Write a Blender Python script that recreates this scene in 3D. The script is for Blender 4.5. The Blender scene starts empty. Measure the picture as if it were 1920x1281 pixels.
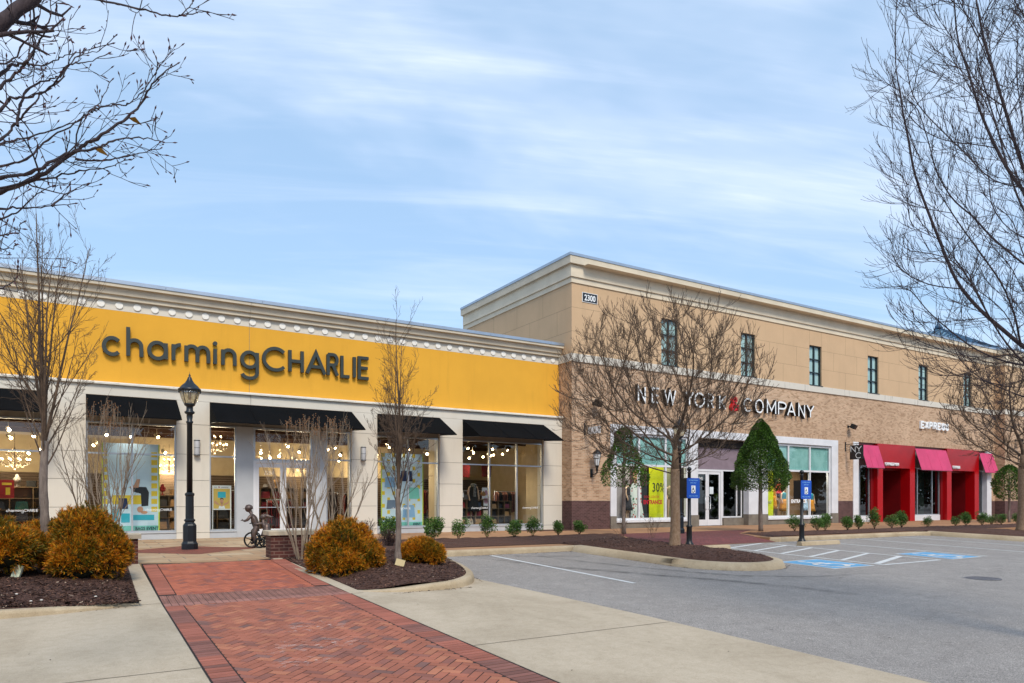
import bpy, math, random
import numpy as np
from mathutils import Vector, Matrix
PI = math.pi
rad = math.radians
sc = bpy.context.scene
# ------------------------------------------------------------------ camera, world, sun, exposure
cam_d = bpy.data.cameras.new('camera'); cam = bpy.data.objects.new('camera', cam_d)
sc.collection.objects.link(cam); sc.camera = cam
cam_d.sensor_width = 36; cam_d.lens = 24.75; cam_d.shift_y = 0.156; cam_d.clip_end = 3000
cam.location = (0, 0, 1.25); cam.rotation_euler = (rad(90), 0, rad(58.68 - 90))

SUN_EL, SUN_AZ = 46, 192          # azimuth measured clockwise from +Y
world = bpy.data.worlds.new('World'); sc.world = world; world.use_nodes = True
nt = world.node_tree; nt.nodes.clear(); N = nt.nodes.new; L = nt.links.new
out = N('ShaderNodeOutputWorld'); bg = N('ShaderNodeBackground'); bg.inputs['Strength'].default_value = 0.12
sky = N('ShaderNodeTexSky'); sky.sky_type = 'NISHITA'; sky.sun_disc = False
sky.sun_elevation = rad(SUN_EL); sky.sun_rotation = rad(SUN_AZ)
sky.air_density = 1.0; sky.dust_density = 0.6; sky.ozone_density = 2.0
tc = N('ShaderNodeTexCoord'); sep = N('ShaderNodeSeparateXYZ'); L(tc.outputs['Generated'], sep.inputs[0])
def wm(op, a, b=None, c=None):
    n = N('ShaderNodeMath'); n.operation = op
    for i, v in enumerate((a, b, c)):
        if v is None: continue
        if hasattr(v, 'is_output'): L(v, n.inputs[i])
        else: n.inputs[i].default_value = v
    return n.outputs[0]
zc = wm('ADD', wm('MAXIMUM', sep.outputs[2], 0.0), 0.22)
gx = wm('DIVIDE', sep.outputs[0], zc); gy = wm('DIVIDE', sep.outputs[1], zc)
ca, sa = math.cos(rad(66)), math.sin(rad(66))      # wind direction of the streaks
along = wm('SUBTRACT', wm('MULTIPLY', gx, sa), wm('MULTIPLY', gy, ca))
across = wm('ADD', wm('MULTIPLY', gx, ca), wm('MULTIPLY', gy, sa))
def clouds(sa_, sc_, scale, det, seed, dist):
    cmb = N('ShaderNodeCombineXYZ'); L(wm('MULTIPLY', along, sa_), cmb.inputs[0]); L(wm('MULTIPLY', across, sc_), cmb.inputs[1]); cmb.inputs[2].default_value = seed
    n = N('ShaderNodeTexNoise'); n.inputs['Scale'].default_value = scale; n.inputs['Detail'].default_value = det
    n.inputs['Roughness'].default_value = 0.6; n.inputs['Distortion'].default_value = dist
    L(cmb.outputs[0], n.inputs['Vector']); return n.outputs['Fac']
def wramp(v, lo, hi):
    n = N('ShaderNodeMapRange'); n.interpolation_type = 'SMOOTHSTEP'; n.inputs['From Min'].default_value = lo; n.inputs['From Max'].default_value = hi
    L(v, n.inputs['Value']); return n.outputs[0]
broad = wramp(clouds(.5, 1.1, 1.3, 5, 3.1, .4), .40, .70)
streak = wramp(clouds(.45, 3.2, 1.6, 8, 9.4, .8), .44, .78)
fine = wramp(clouds(.8, 6.5, 2.2, 10, 1.7, .3), .42, .8)
cl = wm('ADD', wm('MULTIPLY', broad, .40), wm('ADD', wm('MULTIPLY', streak, .26), wm('MULTIPLY', wm('MULTIPLY', fine, broad), .45)))
cl = wm('MINIMUM', cl, .85)
sat = N('ShaderNodeMix'); sat.data_type = 'RGBA'; sat.inputs[0].default_value = .58
SKYBLUE = (3.25, 4.85, 6.8, 1)
L(sky.outputs[0], sat.inputs[6]); sat.inputs[7].default_value = SKYBLUE      # thin even veil that lifts the clear blue
mixc = N('ShaderNodeMix'); mixc.data_type = 'RGBA'; L(cl, mixc.inputs[0]); L(sat.outputs[2], mixc.inputs[6])
mixc.inputs[7].default_value = (6.2, 6.75, 7.9, 1)
L(mixc.outputs[2], bg.inputs['Color']); L(bg.outputs[0], out.inputs['Surface'])

sun_d = bpy.data.lights.new('sun', 'SUN'); sun = bpy.data.objects.new('sun', sun_d); sc.collection.objects.link(sun)
sun_d.energy = 2.0; sun_d.angle = rad(17); sun_d.color = (1, .90, .76)
az, el = rad(SUN_AZ), rad(SUN_EL)
sdir = Vector((math.sin(az) * math.cos(el), math.cos(az) * math.cos(el), math.sin(el)))
sun.rotation_euler = sdir.to_track_quat('Z', 'Y').to_euler()
sc.view_settings.view_transform = 'Standard'; sc.view_settings.look = 'None'; sc.view_settings.exposure = 0.52; sc.view_settings.gamma = 1
sc.render.film_transparent = False
sc.cycles.max_bounces = 8; sc.cycles.transparent_max_bounces = 16; sc.cycles.glossy_bounces = 3; sc.cycles.diffuse_bounces = 3
sc.cycles.caustics_reflective = False; sc.cycles.caustics_refractive = False; sc.cycles.sample_clamp_indirect = 3

# ------------------------------------------------------------------ materials
def lin(h):
    h = h.lstrip('#'); r = []
    for i in (0, 2, 4):
        c = int(h[i:i+2], 16) / 255; r.append(c / 12.92 if c <= .04045 else ((c + .055) / 1.055) ** 2.4)
    return tuple(r) + (1,)
MATS = {}
class NT:
    def __init__(s, name):
        s.m = bpy.data.materials.new(name); s.m.use_nodes = True; s.t = s.m.node_tree
        s.p = s.t.nodes['Principled BSDF']; s.o = s.t.nodes['Material Output']
    def n(s, typ, **kw):
        x = s.t.nodes.new(typ)
        for k, v in kw.items():
            if hasattr(x, k) and k != 'inputs': setattr(x, k, v)
            else: x.inputs[k.replace('_', ' ')].default_value = v
        return x
    def l(s, a, b): s.t.links.new(a, b)
    def mix(s, f, a, b, blend='MIX'):
        x = s.t.nodes.new('ShaderNodeMix'); x.data_type = 'RGBA'; x.blend_type = blend
        for i, v in ((0, f), (6, a), (7, b)):
            if hasattr(v, 'is_output'): s.l(v, x.inputs[i])
            else: x.inputs[i].default_value = v
        return x.outputs[2]
    def ramp(s, v, lo, hi, smooth=True):
        x = s.t.nodes.new('ShaderNodeMapRange'); x.inputs['From Min'].default_value = lo; x.inputs['From Max'].default_value = hi
        if smooth: x.interpolation_type = 'SMOOTHSTEP'
        s.l(v, x.inputs['Value']); return x.outputs[0]
    def noise(s, scale, det=4, vec=None, rough=.55, dist=0, stretch=None):
        tc = s.t.nodes.new('ShaderNodeTexCoord'); v = tc.outputs['Object'] if vec is None else tc.outputs[vec]
        if stretch:
            mp = s.t.nodes.new('ShaderNodeMapping'); mp.inputs['Scale'].default_value = stretch; s.l(v, mp.inputs[0]); v = mp.outputs[0]
        x = s.t.nodes.new('ShaderNodeTexNoise'); x.inputs['Scale'].default_value = scale; x.inputs['Detail'].default_value = det
        x.inputs['Roughness'].default_value = rough; x.inputs['Distortion'].default_value = dist; s.l(v, x.inputs['Vector']); return x.outputs['Fac']
    def bump(s, h, strength=.3, dist=.01, prev=None):
        b = s.t.nodes.new('ShaderNodeBump'); b.inputs['Strength'].default_value = strength; b.inputs['Distance'].default_value = dist
        s.l(h, b.inputs['Height'])
        if prev is not None: s.l(prev, b.inputs['Normal'])
        s.l(b.outputs[0], s.p.inputs['Normal']); return b.outputs[0]
def mat(name, col, rough=.7, var=.12, scale=3, bump=0, bscale=60, metal=0, col2=None, fine=0, stretch=None, spec=None, coat=0):
    if name in MATS: return MATS[name]
    k = NT(name); c = lin(col) if isinstance(col, str) else tuple(col) + (1,)
    k.p.inputs['Roughness'].default_value = rough; k.p.inputs['Metallic'].default_value = metal
    if spec is not None: k.p.inputs['Specular IOR Level'].default_value = spec
    if coat: k.p.inputs['Coat Weight'].default_value = coat; k.p.inputs['Coat Roughness'].default_value = .08
    if var or col2:
        c2 = lin(col2) if col2 else tuple(min(1, v * (1 - var * 1.6)) for v in c[:3]) + (1,)
        c1 = c if col2 else tuple(min(1, v * (1 + var * .6)) for v in c[:3]) + (1,)
        f = k.ramp(k.noise(scale, 5, stretch=stretch), .3, .7); o = k.mix(f, c1, c2)
        if fine:
            g = k.ramp(k.noise(bscale * 1.7, 2), .3, .7); o = k.mix(g, o, k.mix(1.0, o, (1 - fine,) * 3 + (1,), 'MULTIPLY'))
        k.l(o, k.p.inputs['Base Color'])
    else: k.p.inputs['Base Color'].default_value = c
    if bump: k.bump(k.noise(bscale, 3), bump, .01)
    MATS[name] = k.m; return k.m
def emis(name, col, s):
    if name in MATS: return MATS[name]
    k = NT(name); k.p.inputs['Base Color'].default_value = (0, 0, 0, 1); k.p.inputs['Emission Color'].default_value = lin(col); k.p.inputs['Emission Strength'].default_value = s
    MATS[name] = k.m; return k.m
def glass(name, tint='ffffff', refl=1.0, base=.02, rough=0.0):
    if name in MATS: return MATS[name]
    k = NT(name); t = k.n('ShaderNodeBsdfTransparent'); t.inputs[0].default_value = lin(tint)
    g = k.n('ShaderNodeBsdfGlossy'); g.inputs['Roughness'].default_value = rough; g.inputs['Color'].default_value = (.95, .98, 1, 1)
    ge = k.n('ShaderNodeNewGeometry'); dt = k.n('ShaderNodeVectorMath', operation='DOT_PRODUCT'); k.l(ge.outputs['Normal'], dt.inputs[0]); k.l(ge.outputs['Incoming'], dt.inputs[1])
    ab = k.n('ShaderNodeMath', operation='ABSOLUTE'); k.l(dt.outputs['Value'], ab.inputs[0]); om = k.n('ShaderNodeMath', operation='SUBTRACT'); om.inputs[0].default_value = 1; k.l(ab.outputs[0], om.inputs[1])
    pw = k.n('ShaderNodeMath', operation='POWER'); k.l(om.outputs[0], pw.inputs[0]); pw.inputs[1].default_value = 5; f = k.n('ShaderNodeMath', operation='MULTIPLY_ADD'); k.l(pw.outputs[0], f.inputs[0]); f.inputs[1].default_value = .955; f.inputs[2].default_value = .045
    mu = k.n('ShaderNodeMath', operation='MULTIPLY_ADD'); k.l(f.outputs[0], mu.inputs[0]); mu.inputs[1].default_value = 1.7 * refl; mu.inputs[2].default_value = base; mu.use_clamp = True
    x = k.n('ShaderNodeMixShader'); k.l(mu.outputs[0], x.inputs[0]); k.l(t.outputs[0], x.inputs[1]); k.l(g.outputs[0], x.inputs[2]); k.l(x.outputs[0], k.o.inputs[0])
    MATS[name] = k.m; return k.m
def brickmat(name, c1, c2, mortar, bw=.2, bh=.068, ms=.009, rough=.85, vert=False, c3=None):
    k = NT(name); tcn = k.n('ShaderNodeTexCoord'); v = tcn.outputs['UV']
    if vert:
        mp = k.n('ShaderNodeMapping'); mp.inputs['Rotation'].default_value = (0, 0, PI / 2); k.l(v, mp.inputs[0]); v = mp.outputs[0]
    b = k.n('ShaderNodeTexBrick'); k.l(v, b.inputs['Vector']); b.inputs['Scale'].default_value = 1
    b.inputs['Brick Width'].default_value = bw; b.inputs['Row Height'].default_value = bh; b.inputs['Mortar Size'].default_value = ms
    b.inputs['Mortar Smooth'].default_value = .1; b.inputs['Bias'].default_value = 0
    b.inputs['Color1'].default_value = lin(c1); b.inputs['Color2'].default_value = lin(c2); b.inputs['Mortar'].default_value = lin(mortar)
    col = b.outputs['Color']
    # a second coarser lattice in step with the courses picks out odd darker bricks
    b2 = k.n('ShaderNodeTexBrick'); k.l(v, b2.inputs['Vector']); b2.inputs['Scale'].default_value = 1; b2.inputs['Brick Width'].default_value = bw; b2.inputs['Row Height'].default_value = bh
    b2.inputs['Mortar Size'].default_value = 0; b2.inputs['Color1'].default_value = (0, 0, 0, 1); b2.inputs['Color2'].default_value = (1, 1, 1, 1); b2.inputs['Bias'].default_value = .15
    nn = k.noise(3.2, 5, 'UV', .7); f = k.n('ShaderNodeMath', operation='MULTIPLY'); k.l(k.ramp(b2.outputs['Color'], .6, .95), f.inputs[0]); k.l(k.ramp(nn, .35, .9), f.inputs[1])
    col = k.mix(f.outputs[0], col, lin(c3 or c2))
    big = k.ramp(k.noise(.35, 4, 'UV'), .35, .65); col = k.mix(big, col, k.mix(1.0, col, (.86, .84, .82, 1), 'MULTIPLY'))
    k.l(col, k.p.inputs['Base Color']); k.p.inputs['Roughness'].default_value = rough
    inv = k.n('ShaderNodeMath', operation='SUBTRACT'); inv.inputs[0].default_value = 1; k.l(b.outputs['Fac'], inv.inputs[1])
    nb = k.bump(k.noise(90, 3, 'UV'), .25, .004); k.bump(inv.outputs[0], .6, .006, nb)
    MATS[name] = k.m; return k.m
def attrmat(name, rough=.7, trans=0, bump=0, bscale=80, noise=.15, nscale=5, spec=.4):
    if name in MATS: return MATS[name]
    k = NT(name); a = k.n('ShaderNodeAttribute', attribute_name='Col'); o = a.outputs['Color']
    if noise: o = k.mix(k.ramp(k.noise(nscale, 4), .3, .7), o, k.mix(1.0, o, (1 - noise,) * 3 + (1,), 'MULTIPLY'))
    k.l(o, k.p.inputs['Base Color']); k.p.inputs['Roughness'].default_value = rough; k.p.inputs['Specular IOR Level'].default_value = spec
    if bump: k.bump(k.noise(bscale, 3), bump, .006)
    if trans:
        t = k.n('ShaderNodeBsdfTranslucent'); k.l(o, t.inputs[0]); x = k.n('ShaderNodeMixShader'); x.inputs[0].default_value = trans
        k.l(k.p.outputs[0], x.inputs[1]); k.l(t.outputs[0], x.inputs[2]); k.l(x.outputs[0], k.o.inputs[0])
    MATS[name] = k.m; return k.m

# ------------------------------------------------------------------ mesh builder
class MB:
    def __init__(s): s.v = []; s.f = []; s.m = []; s.c = []; s.sm = []
    def face(s, idx, mi=0, col=None, sm=False): s.f.append(idx); s.m.append(mi); s.c.append(col); s.sm.append(sm)
    def poly(s, pts, mi=0, col=None):
        n = len(s.v); s.v += [tuple(p) for p in pts]; s.face(tuple(range(n, n + len(pts))), mi, col); return s
    def box(s, x0, x1, y0, y1, z0, z1, mi=0, col=None):
        if x0 > x1: x0, x1 = x1, x0
        if y0 > y1: y0, y1 = y1, y0
        if z0 > z1: z0, z1 = z1, z0
        n = len(s.v)
        s.v += [(x0, y0, z0), (x1, y0, z0), (x1, y1, z0), (x0, y1, z0), (x0, y0, z1), (x1, y0, z1), (x1, y1, z1), (x0, y1, z1)]
        for q in ((0, 3, 2, 1), (4, 5, 6, 7), (0, 1, 5, 4), (1, 2, 6, 5), (2, 3, 7, 6), (3, 0, 4, 7)): s.face(tuple(n + i for i in q), mi, col)
        return s
    def extrude(s, poly, fn, mi=0, mside=None, col=None):
        """poly: 2-D points ccw; fn(u,v,k) -> xyz for k=0 (front) and 1 (back)"""
        n = len(s.v); m = len(poly)
        s.v += [fn(u, v, 0) for u, v in poly] + [fn(u, v, 1) for u, v in poly]
        s.face(tuple(range(n, n + m)), mi, col); s.face(tuple(range(n + 2 * m - 1, n + m - 1, -1)), mi if mside is None else mside, col)
        for i in range(m):
            j = (i + 1) % m; s.face((n + j, n + i, n + m + i, n + m + j), mi if mside is None else mside, col)
        return s
    def profx(s, prof, x0, x1, mi=0):
        """(y,z) outline swept from x0 to x1"""
        return s.extrude(prof, lambda y, z, k: ((x1 if k else x0), y, z), mi)
    def tube(s, pts, rs, n=6, mi=0, cap=True, col=None, sm=True):
        pts = [Vector(p) for p in pts]; m = len(pts)
        if not hasattr(rs, '__len__'): rs = [rs] * m
        base = len(s.v); up = None
        for i in range(m):
            t = (pts[min(i + 1, m - 1)] - pts[max(i - 1, 0)])
            t = t.normalized() if t.length > 1e-9 else Vector((0, 0, 1))
            if up is None:
                a = Vector((0, 0, 1)) if abs(t.z) < .9 else Vector((1, 0, 0)); up = t.cross(a).normalized()
            else:
                up = (up - t * up.dot(t)); up = up.normalized() if up.length > 1e-6 else t.orthogonal().normalized()
            w = t.cross(up)
            for j in range(n):
                a = 2 * PI * j / n; p = pts[i] + (up * math.cos(a) + w * math.sin(a)) * rs[i]; s.v.append(p.to_tuple())
        for i in range(m - 1):
            for j in range(n):
                k = (j + 1) % n; a = base + i * n; s.face((a + j, a + k, a + n + k, a + n + j), mi, col, sm)
        if cap and n > 2:
            s.face(tuple(base + j for j in range(n - 1, -1, -1)), mi, col); s.face(tuple(base + (m - 1) * n + j for j in range(n)), mi, col)
        return s
    def lathe(s, prof, cx, cy, n=16, mi=0, sm=True, col=None, rot=0, cz=0, sx=1, sy=1):
        base = len(s.v); m = len(prof)
        for r, z in prof:
            for j in range(n):
                a = 2 * PI * j / n + rot; s.v.append((cx + r * sx * math.cos(a), cy + r * sy * math.sin(a), z + cz))
        for i in range(m - 1):
            for j in range(n):
                k = (j + 1) % n; a = base + i * n; s.face((a + j, a + k, a + n + k, a + n + j), mi, col, sm)
        s.face(tuple(base + j for j in range(n - 1, -1, -1)), mi, col); s.face(tuple(base + (m - 1) * n + j for j in range(n)), mi, col)
        return s
    def ball(s, c, r, n=12, mi=0, sz=1, col=None, sx=1, sy=1):
        k = max(4, n // 2); return s.lathe([(max(1e-4, r * math.sin(PI * i / k)), -r * sz * math.cos(PI * i / k)) for i in range(k + 1)], c[0], c[1], n, mi, True, col, 0, c[2], sx, sy)
    def ribbon(s, pts, w, y0, y1, mi=0, ms=0, closed=False, org=(0, 0)):
        """letter stroke: centre line in (x,z), front at y0, back at y1"""
        P = [Vector((p[0] + org[0], p[1] + org[1])) for p in pts]
        if closed and (P[0] - P[-1]).length < 1e-6: P = P[:-1]
        P = [P[i] for i in range(len(P)) if i == 0 or (P[i] - P[i-1]).length > 1e-5]
        m = len(P); Lf = []; Rt = []
        for i in range(m):
            a = P[i] - P[i - 1] if (i > 0 or closed) else P[1] - P[0]
            b = P[(i + 1) % m] - P[i] if (i < m - 1 or closed) else P[-1] - P[-2]
            a.normalize(); b.normalize(); t = (a + b)
            t = t.normalized() if t.length > .05 else b
            nrm = Vector((-t.y, t.x)); d = w / 2 / max(.35, nrm.dot(Vector((-b.y, b.x))))
            Lf.append(P[i] + nrm * d); Rt.append(P[i] - nrm * d)
        n = len(s.v)
        for A in (Lf, Rt):
            for y in (y0, y1): s.v += [(q.x, y, q.y) for q in A]
        LF, LB, RF, RB = n, n + m, n + 2 * m, n + 3 * m
        for i in range(m if closed else m - 1):
            j = (i + 1) % m
            s.face((LF + i, RF + i, RF + j, LF + j), mi); s.face((LB + i, LB + j, RB + j, RB + i), ms)
            s.face((LF + i, LF + j, LB + j, LB + i), ms); s.face((RF + i, RB + i, RB + j, RF + j), ms)
        if not closed:
            for i in (0, m - 1): s.face((LF + i, LB + i, RB + i, RF + i), ms)
        return s
    def build(s, name, mats, parent=None, org=(0, 0, 0), smooth=False, coll=None):
        if not isinstance(mats, (list, tuple)): mats = [mats]
        me = bpy.data.meshes.new(name)
        v = np.array(s.v, dtype=np.float64).reshape(-1, 3)
        me.from_pydata((v - np.array(org)).tolist(), [], s.f)
        for m in mats: me.materials.append(m)
        me.polygons.foreach_set('material_index', s.m)
        me.polygons.foreach_set('use_smooth', [bool(smooth or q) for q in s.sm])
        # UVs in metres, projected along each face's main axis
        nl = len(me.loops); uv = np.zeros((nl, 2)); vi = np.zeros(nl, dtype=np.int32); me.loops.foreach_get('vertex_index', vi)
        nrm = np.zeros(len(me.polygons) * 3); me.polygons.foreach_get('normal', nrm); nrm = np.abs(nrm.reshape(-1, 3))
        tot = np.zeros(len(me.polygons), dtype=np.int32); me.polygons.foreach_get('loop_total', tot)
        ax = np.repeat(np.argmax(nrm + np.array([0, 1e-4, 2e-4]), axis=1), tot); co = v[vi]
        uv[:, 0] = np.where(ax == 0, co[:, 1], co[:, 0]); uv[:, 1] = np.where(ax == 2, co[:, 1], co[:, 2])
        me.uv_layers.new(name='UVMap').data.foreach_set('uv', uv.ravel())
        if any(c is not None for c in s.c):
            cl_ = np.array([tuple(c)[:3] + (1,) if c is not None else (1, 1, 1, 1) for c in s.c], dtype=np.float32)
            ca_ = me.color_attributes.new('Col', 'FLOAT_COLOR', 'CORNER'); ca_.data.foreach_set('color', np.repeat(cl_, tot, axis=0).ravel())
        o = bpy.data.objects.new(name, me); sc.collection.objects.link(o)
        if parent is not None: o.parent = parent
        return o
def fastmesh(name, V, F, mats, parent=None, cols=None, loc=None, smooth=False, mi=None):
    """V (n,3) array, F (m,k) array of equal-sided faces, cols (m,3)"""
    me = bpy.data.meshes.new(name); k = F.shape[1]; m = F.shape[0]
    me.vertices.add(len(V)); me.vertices.foreach_set('co', np.asarray(V, dtype=np.float32).ravel())
    me.loops.add(m * k); me.loops.foreach_set('vertex_index', F.astype(np.int32).ravel())
    me.polygons.add(m); me.polygons.foreach_set('loop_start', np.arange(0, m * k, k, dtype=np.int32)); me.polygons.foreach_set('loop_total', np.full(m, k, dtype=np.int32))
    for q in (mats if isinstance(mats, (list, tuple)) else [mats]): me.materials.append(q)
    if mi is not None: me.polygons.foreach_set('material_index', mi.astype(np.int32))
    me.update(calc_edges=True)
    if smooth: me.polygons.foreach_set('use_smooth', [True] * m)
    if cols is not None:
        c4 = np.concatenate([cols, np.ones((m, 1))], axis=1).astype(np.float32)
        a = me.color_attributes.new('Col', 'FLOAT_COLOR', 'CORNER'); a.data.foreach_set('color', np.repeat(c4, k, axis=0).ravel())
    o = bpy.data.objects.new(name, me); sc.collection.objects.link(o)
    if parent is not None: o.parent = parent
    if loc is not None: o.location = loc
    return o
def thing(name, label, cat, loc=(0, 0, 0), rz=0, group=None, rot=None):
    o = bpy.data.objects.new(name, None); sc.collection.objects.link(o); o.location = loc
    o.rotation_euler = rot if rot else (0, 0, rz); o.empty_display_size = .2
    o['label'] = label; o['category'] = cat
    if group: o['group'] = group
    return o
def tag(o, label, cat, group=None):
    o['label'] = label; o['category'] = cat
    if group: o['group'] = group
    return o
def struct(o): o['kind'] = 'structure'; return o
def stuff(o, label=None, cat=None):
    o['kind'] = 'stuff'
    if label: o['label'] = label
    if cat: o['category'] = cat
    return o
def kids(o): return [c for c in bpy.data.objects if c.parent == o]
def dup(root, loc, rz=0, label=None, scale=None, KC={}):
    r = root.copy(); sc.collection.objects.link(r); r.location = loc; r.rotation_euler = (0, 0, rz)
    if label: r['label'] = label
    if scale: r.scale = scale
    if root.name not in KC: KC[root.name] = [(c, kids(c)) for c in kids(root)]
    for c, g in KC[root.name]:
        d = c.copy(); sc.collection.objects.link(d); d.parent = r
        for e in g: f = e.copy(); sc.collection.objects.link(f); f.parent = d
    return r
def text(name, body, size, loc, m, parent=None, rot=(PI/2, 0, 0), ext=.002, align='CENTER', sx=1.0, bold=0, org=(0, 0, 0)):
    cu = bpy.data.curves.new(name, 'FONT'); cu.body = body; cu.size = size; cu.extrude = ext; cu.align_x = align; cu.align_y = 'BOTTOM_BASELINE'; cu.offset = bold; cu.resolution_u = 3
    t = bpy.data.objects.new(name + '_c', cu); me = bpy.data.meshes.new_from_object(t); bpy.data.objects.remove(t); me.name = name
    me.transform(Matrix.Translation(Vector(loc) - Vector(org)) @ Matrix([Vector((1,0,0)), Vector((0,1,0)), Vector((0,0,1))]).to_4x4() @ (Matrix.Rotation(rot[2], 4, 'Z') @ Matrix.Rotation(rot[1], 4, 'Y') @ Matrix.Rotation(rot[0], 4, 'X')) @ Matrix.Scale(sx, 4, (1, 0, 0)))
    me.materials.clear(); me.materials.append(m)
    o = bpy.data.objects.new(name, me); sc.collection.objects.link(o)
    if parent is not None: o.parent = parent
    return o
def rndcol(rng, base, v=.15): k = 1 + rng.uniform(-v, v); return tuple(max(0, min(1, c * k)) for c in base[:3])
def gz(y):                         # the parking lot falls gently away from the shops
    return -.15 - .027 * (16 - max(-8, min(16, y)))

def stucco(name, col, streak=.9, dark='MULTIPLY'):
    k = NT(name); c = lin(col); o = k.mix(k.ramp(k.noise(.7, 5), .3, .7), c, tuple(v * .93 for v in c[:3]) + (1,)); o = k.mix(k.ramp(k.noise(2.2, 6, rough=.75, stretch=(1, 1, .10)), .50, .74), o, k.mix(1.0, o, (streak, streak, streak * 1.0, 1), 'MULTIPLY'))
    o = k.mix(k.ramp(k.noise(130, 4, rough=.8), .35, .65), o, k.mix(1.0, o, (.93, .93, .93, 1), 'MULTIPLY')); k.l(o, k.p.inputs['Base Color']); k.p.inputs['Roughness'].default_value = .93; k.bump(k.noise(200, 3), .35, .01); MATS[name] = k.m; return k.m
M_ = dict(
 asphalt=None,
 white=mat('white_frame_paint', 'dcdde0', .45, .05, 2, .05),
 alu=mat('silver_aluminium', 'c3c9cf', .35, .04, 2, metal=.6),
 alud=mat('grey_aluminium', '767a80', .4, .05, metal=.5),
 panel=mat('pale_blue_grey_panel', 'b9bcbf', .45, .05, 1.5),
 stuccow=stucco('cream_stucco', 'ddd6c8', .92),
 stuccob=mat('beige_cornice_stucco', 'cabfab', .9, .07, 1.0, .25, 220),
 stuccob2=mat('pale_cornice_stucco', 'dccfb8', .9, .06, 1.0, .25, 220),
 yellow=stucco('yellow_stucco', 'e6aa36', .91),
 tan=stucco('tan_stucco', 'cdad89', .92),
 joint=mat('stucco_joint', '8a765a', .9, 0),
 jointw=mat('stucco_joint_pale', '8e887c', .9, 0),
 coping=mat('metal_coping', 'a9b3bf', .35, .05, metal=.7),
 awn=mat('black_awning_canvas', '090c10', .95, .15, 1.2, .3, 300, spec=.1),
 pink=mat('pink_awning_canvas', 'c8416d', .8, .08, 1.5, .2, 300),
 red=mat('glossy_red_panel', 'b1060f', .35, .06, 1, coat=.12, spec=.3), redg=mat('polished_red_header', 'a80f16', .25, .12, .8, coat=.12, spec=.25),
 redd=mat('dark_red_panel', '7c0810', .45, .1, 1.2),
 stone=mat('grey_stone_base', '7c7468', .7, .15, 3, .2, 60),
 cap=mat('limestone_cap', 'c4b79f', .85, .12, 4, .3, 90),
 black=mat('black_metal', '0d0f12', .4, .2, 4, .05),
 iron=mat('dark_lamp_iron', '10181f', .38, .15, 5, .08),
 letter=mat('dark_green_grey_letter', '2a3330', .5, .08, 2),
 dark=mat('dark_interior', '1a1411', .8, .2),
 blk=mat('plain_black', '060606', .6, 0),
 wht=mat('plain_white', 'eceff0', .5, 0),
 conc=None)
GL = glass('window_glass', 'eef3f2', .9, .0)
GLD = glass('dark_tinted_glass', '6f7c7a', .9, .02)
BR_TAN = brickmat('tan_brick', 'cda888', 'b28c6b', 'c6b59e', c3='7a5636')
BR_DK = brickmat('plum_brick', '5d403e', '4c3230', '6d5450', c3='3c2827')
BR_WALL = brickmat('garden_wall_brick', '5e2f28', '482420', '7d6257', bw=.21, bh=.075, c3='331a18')
BR_SOLD = brickmat('tan_soldier_brick', 'cda888', 'b28c6b', 'c6b59e', bw=.21, bh=.072, vert=True, c3='7c5836')
# asphalt
k = NT('asphalt'); f1 = k.ramp(k.noise(75, 3, rough=.9), .38, .64); f2 = k.ramp(k.noise(.8, 7, dist=.8, rough=.65), .30, .72); f3 = k.ramp(k.noise(38, 6, rough=.85), .38, .62)
o = k.mix(f1, (.185, .168, .152, 1), (.56, .515, .47, 1)); o = k.mix(f3, k.mix(1.0, o, (.74, .74, .75, 1), 'MULTIPLY'), o); o = k.mix(f2, k.mix(1.0, o, (.86, .855, .85, 1), 'MULTIPLY'), o)
f4 = k.ramp(k.noise(9, 8, rough=.85), .675, .70); o = k.mix(f4, o, (.06, .057, .054, 1)); f6 = k.ramp(k.noise(4.5, 5, rough=.7), .36, .66); o = k.mix(f6, k.mix(1.0, o, (.86, .86, .86, 1), 'MULTIPLY'), o); f5 = k.ramp(k.noise(.9, 3, dist=2.5), .70, .78); o = k.mix(f5, o, k.mix(1.0, o, (.60, .59, .58, 1), 'MULTIPLY'))
k.l(o, k.p.inputs['Base Color']); k.p.inputs['Roughness'].default_value = .8; k.bump(k.noise(260, 3), .5, .004); M_['asphalt'] = k.m
# concrete
def concrete(name, a, b, stain):
    k = NT(name); o = k.mix(k.ramp(k.noise(1.1, 6, dist=.6, stretch=(1, .5, 1)), .32, .7), lin(a), lin(b)); g = k.ramp(k.noise(70, 6, rough=.85), .38, .62)
    o = k.mix(g, o, k.mix(1.0, o, (.80, .79, .78, 1), 'MULTIPLY')); o = k.mix(k.ramp(k.noise(7, 7, rough=.8, dist=.6), .42, .62), o, k.mix(1.0, o, (.90, .89, .87, 1), 'MULTIPLY')); o = k.mix(k.ramp(k.noise(2.6, 7, rough=.75, dist=1.2, stretch=(.6, 1.6, 1)), .60, .80), o, lin(stain))
    o = k.mix(k.ramp(k.noise(8, 7, rough=.85), .68, .70), o, (.10, .09, .08, 1))
    k.l(o, k.p.inputs['Base Color']); k.p.inputs['Roughness'].default_value = .85; k.bump(k.noise(150, 4), .35, .003); return k.m
M_['conc'] = concrete('concrete_apron', 'c3b49d', 'b2a38c', 'cdbfa9')
M_['kerb'] = concrete('kerb_concrete', 'c2b093', 'ad9a7d', '8b7a60')
M_['walk'] = concrete('tan_exposed_sidewalk', 'b48862', 'a17652', '916b4a')
M_['paint'] = mat('road_paint', 'd7d9d8', .7, 0.1, 5, .3, 200, fine=.1)
M_['paintb'] = mat('blue_road_paint', '5fa3cf', .7, .12, 4, .3, 200, fine=.1)
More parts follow.
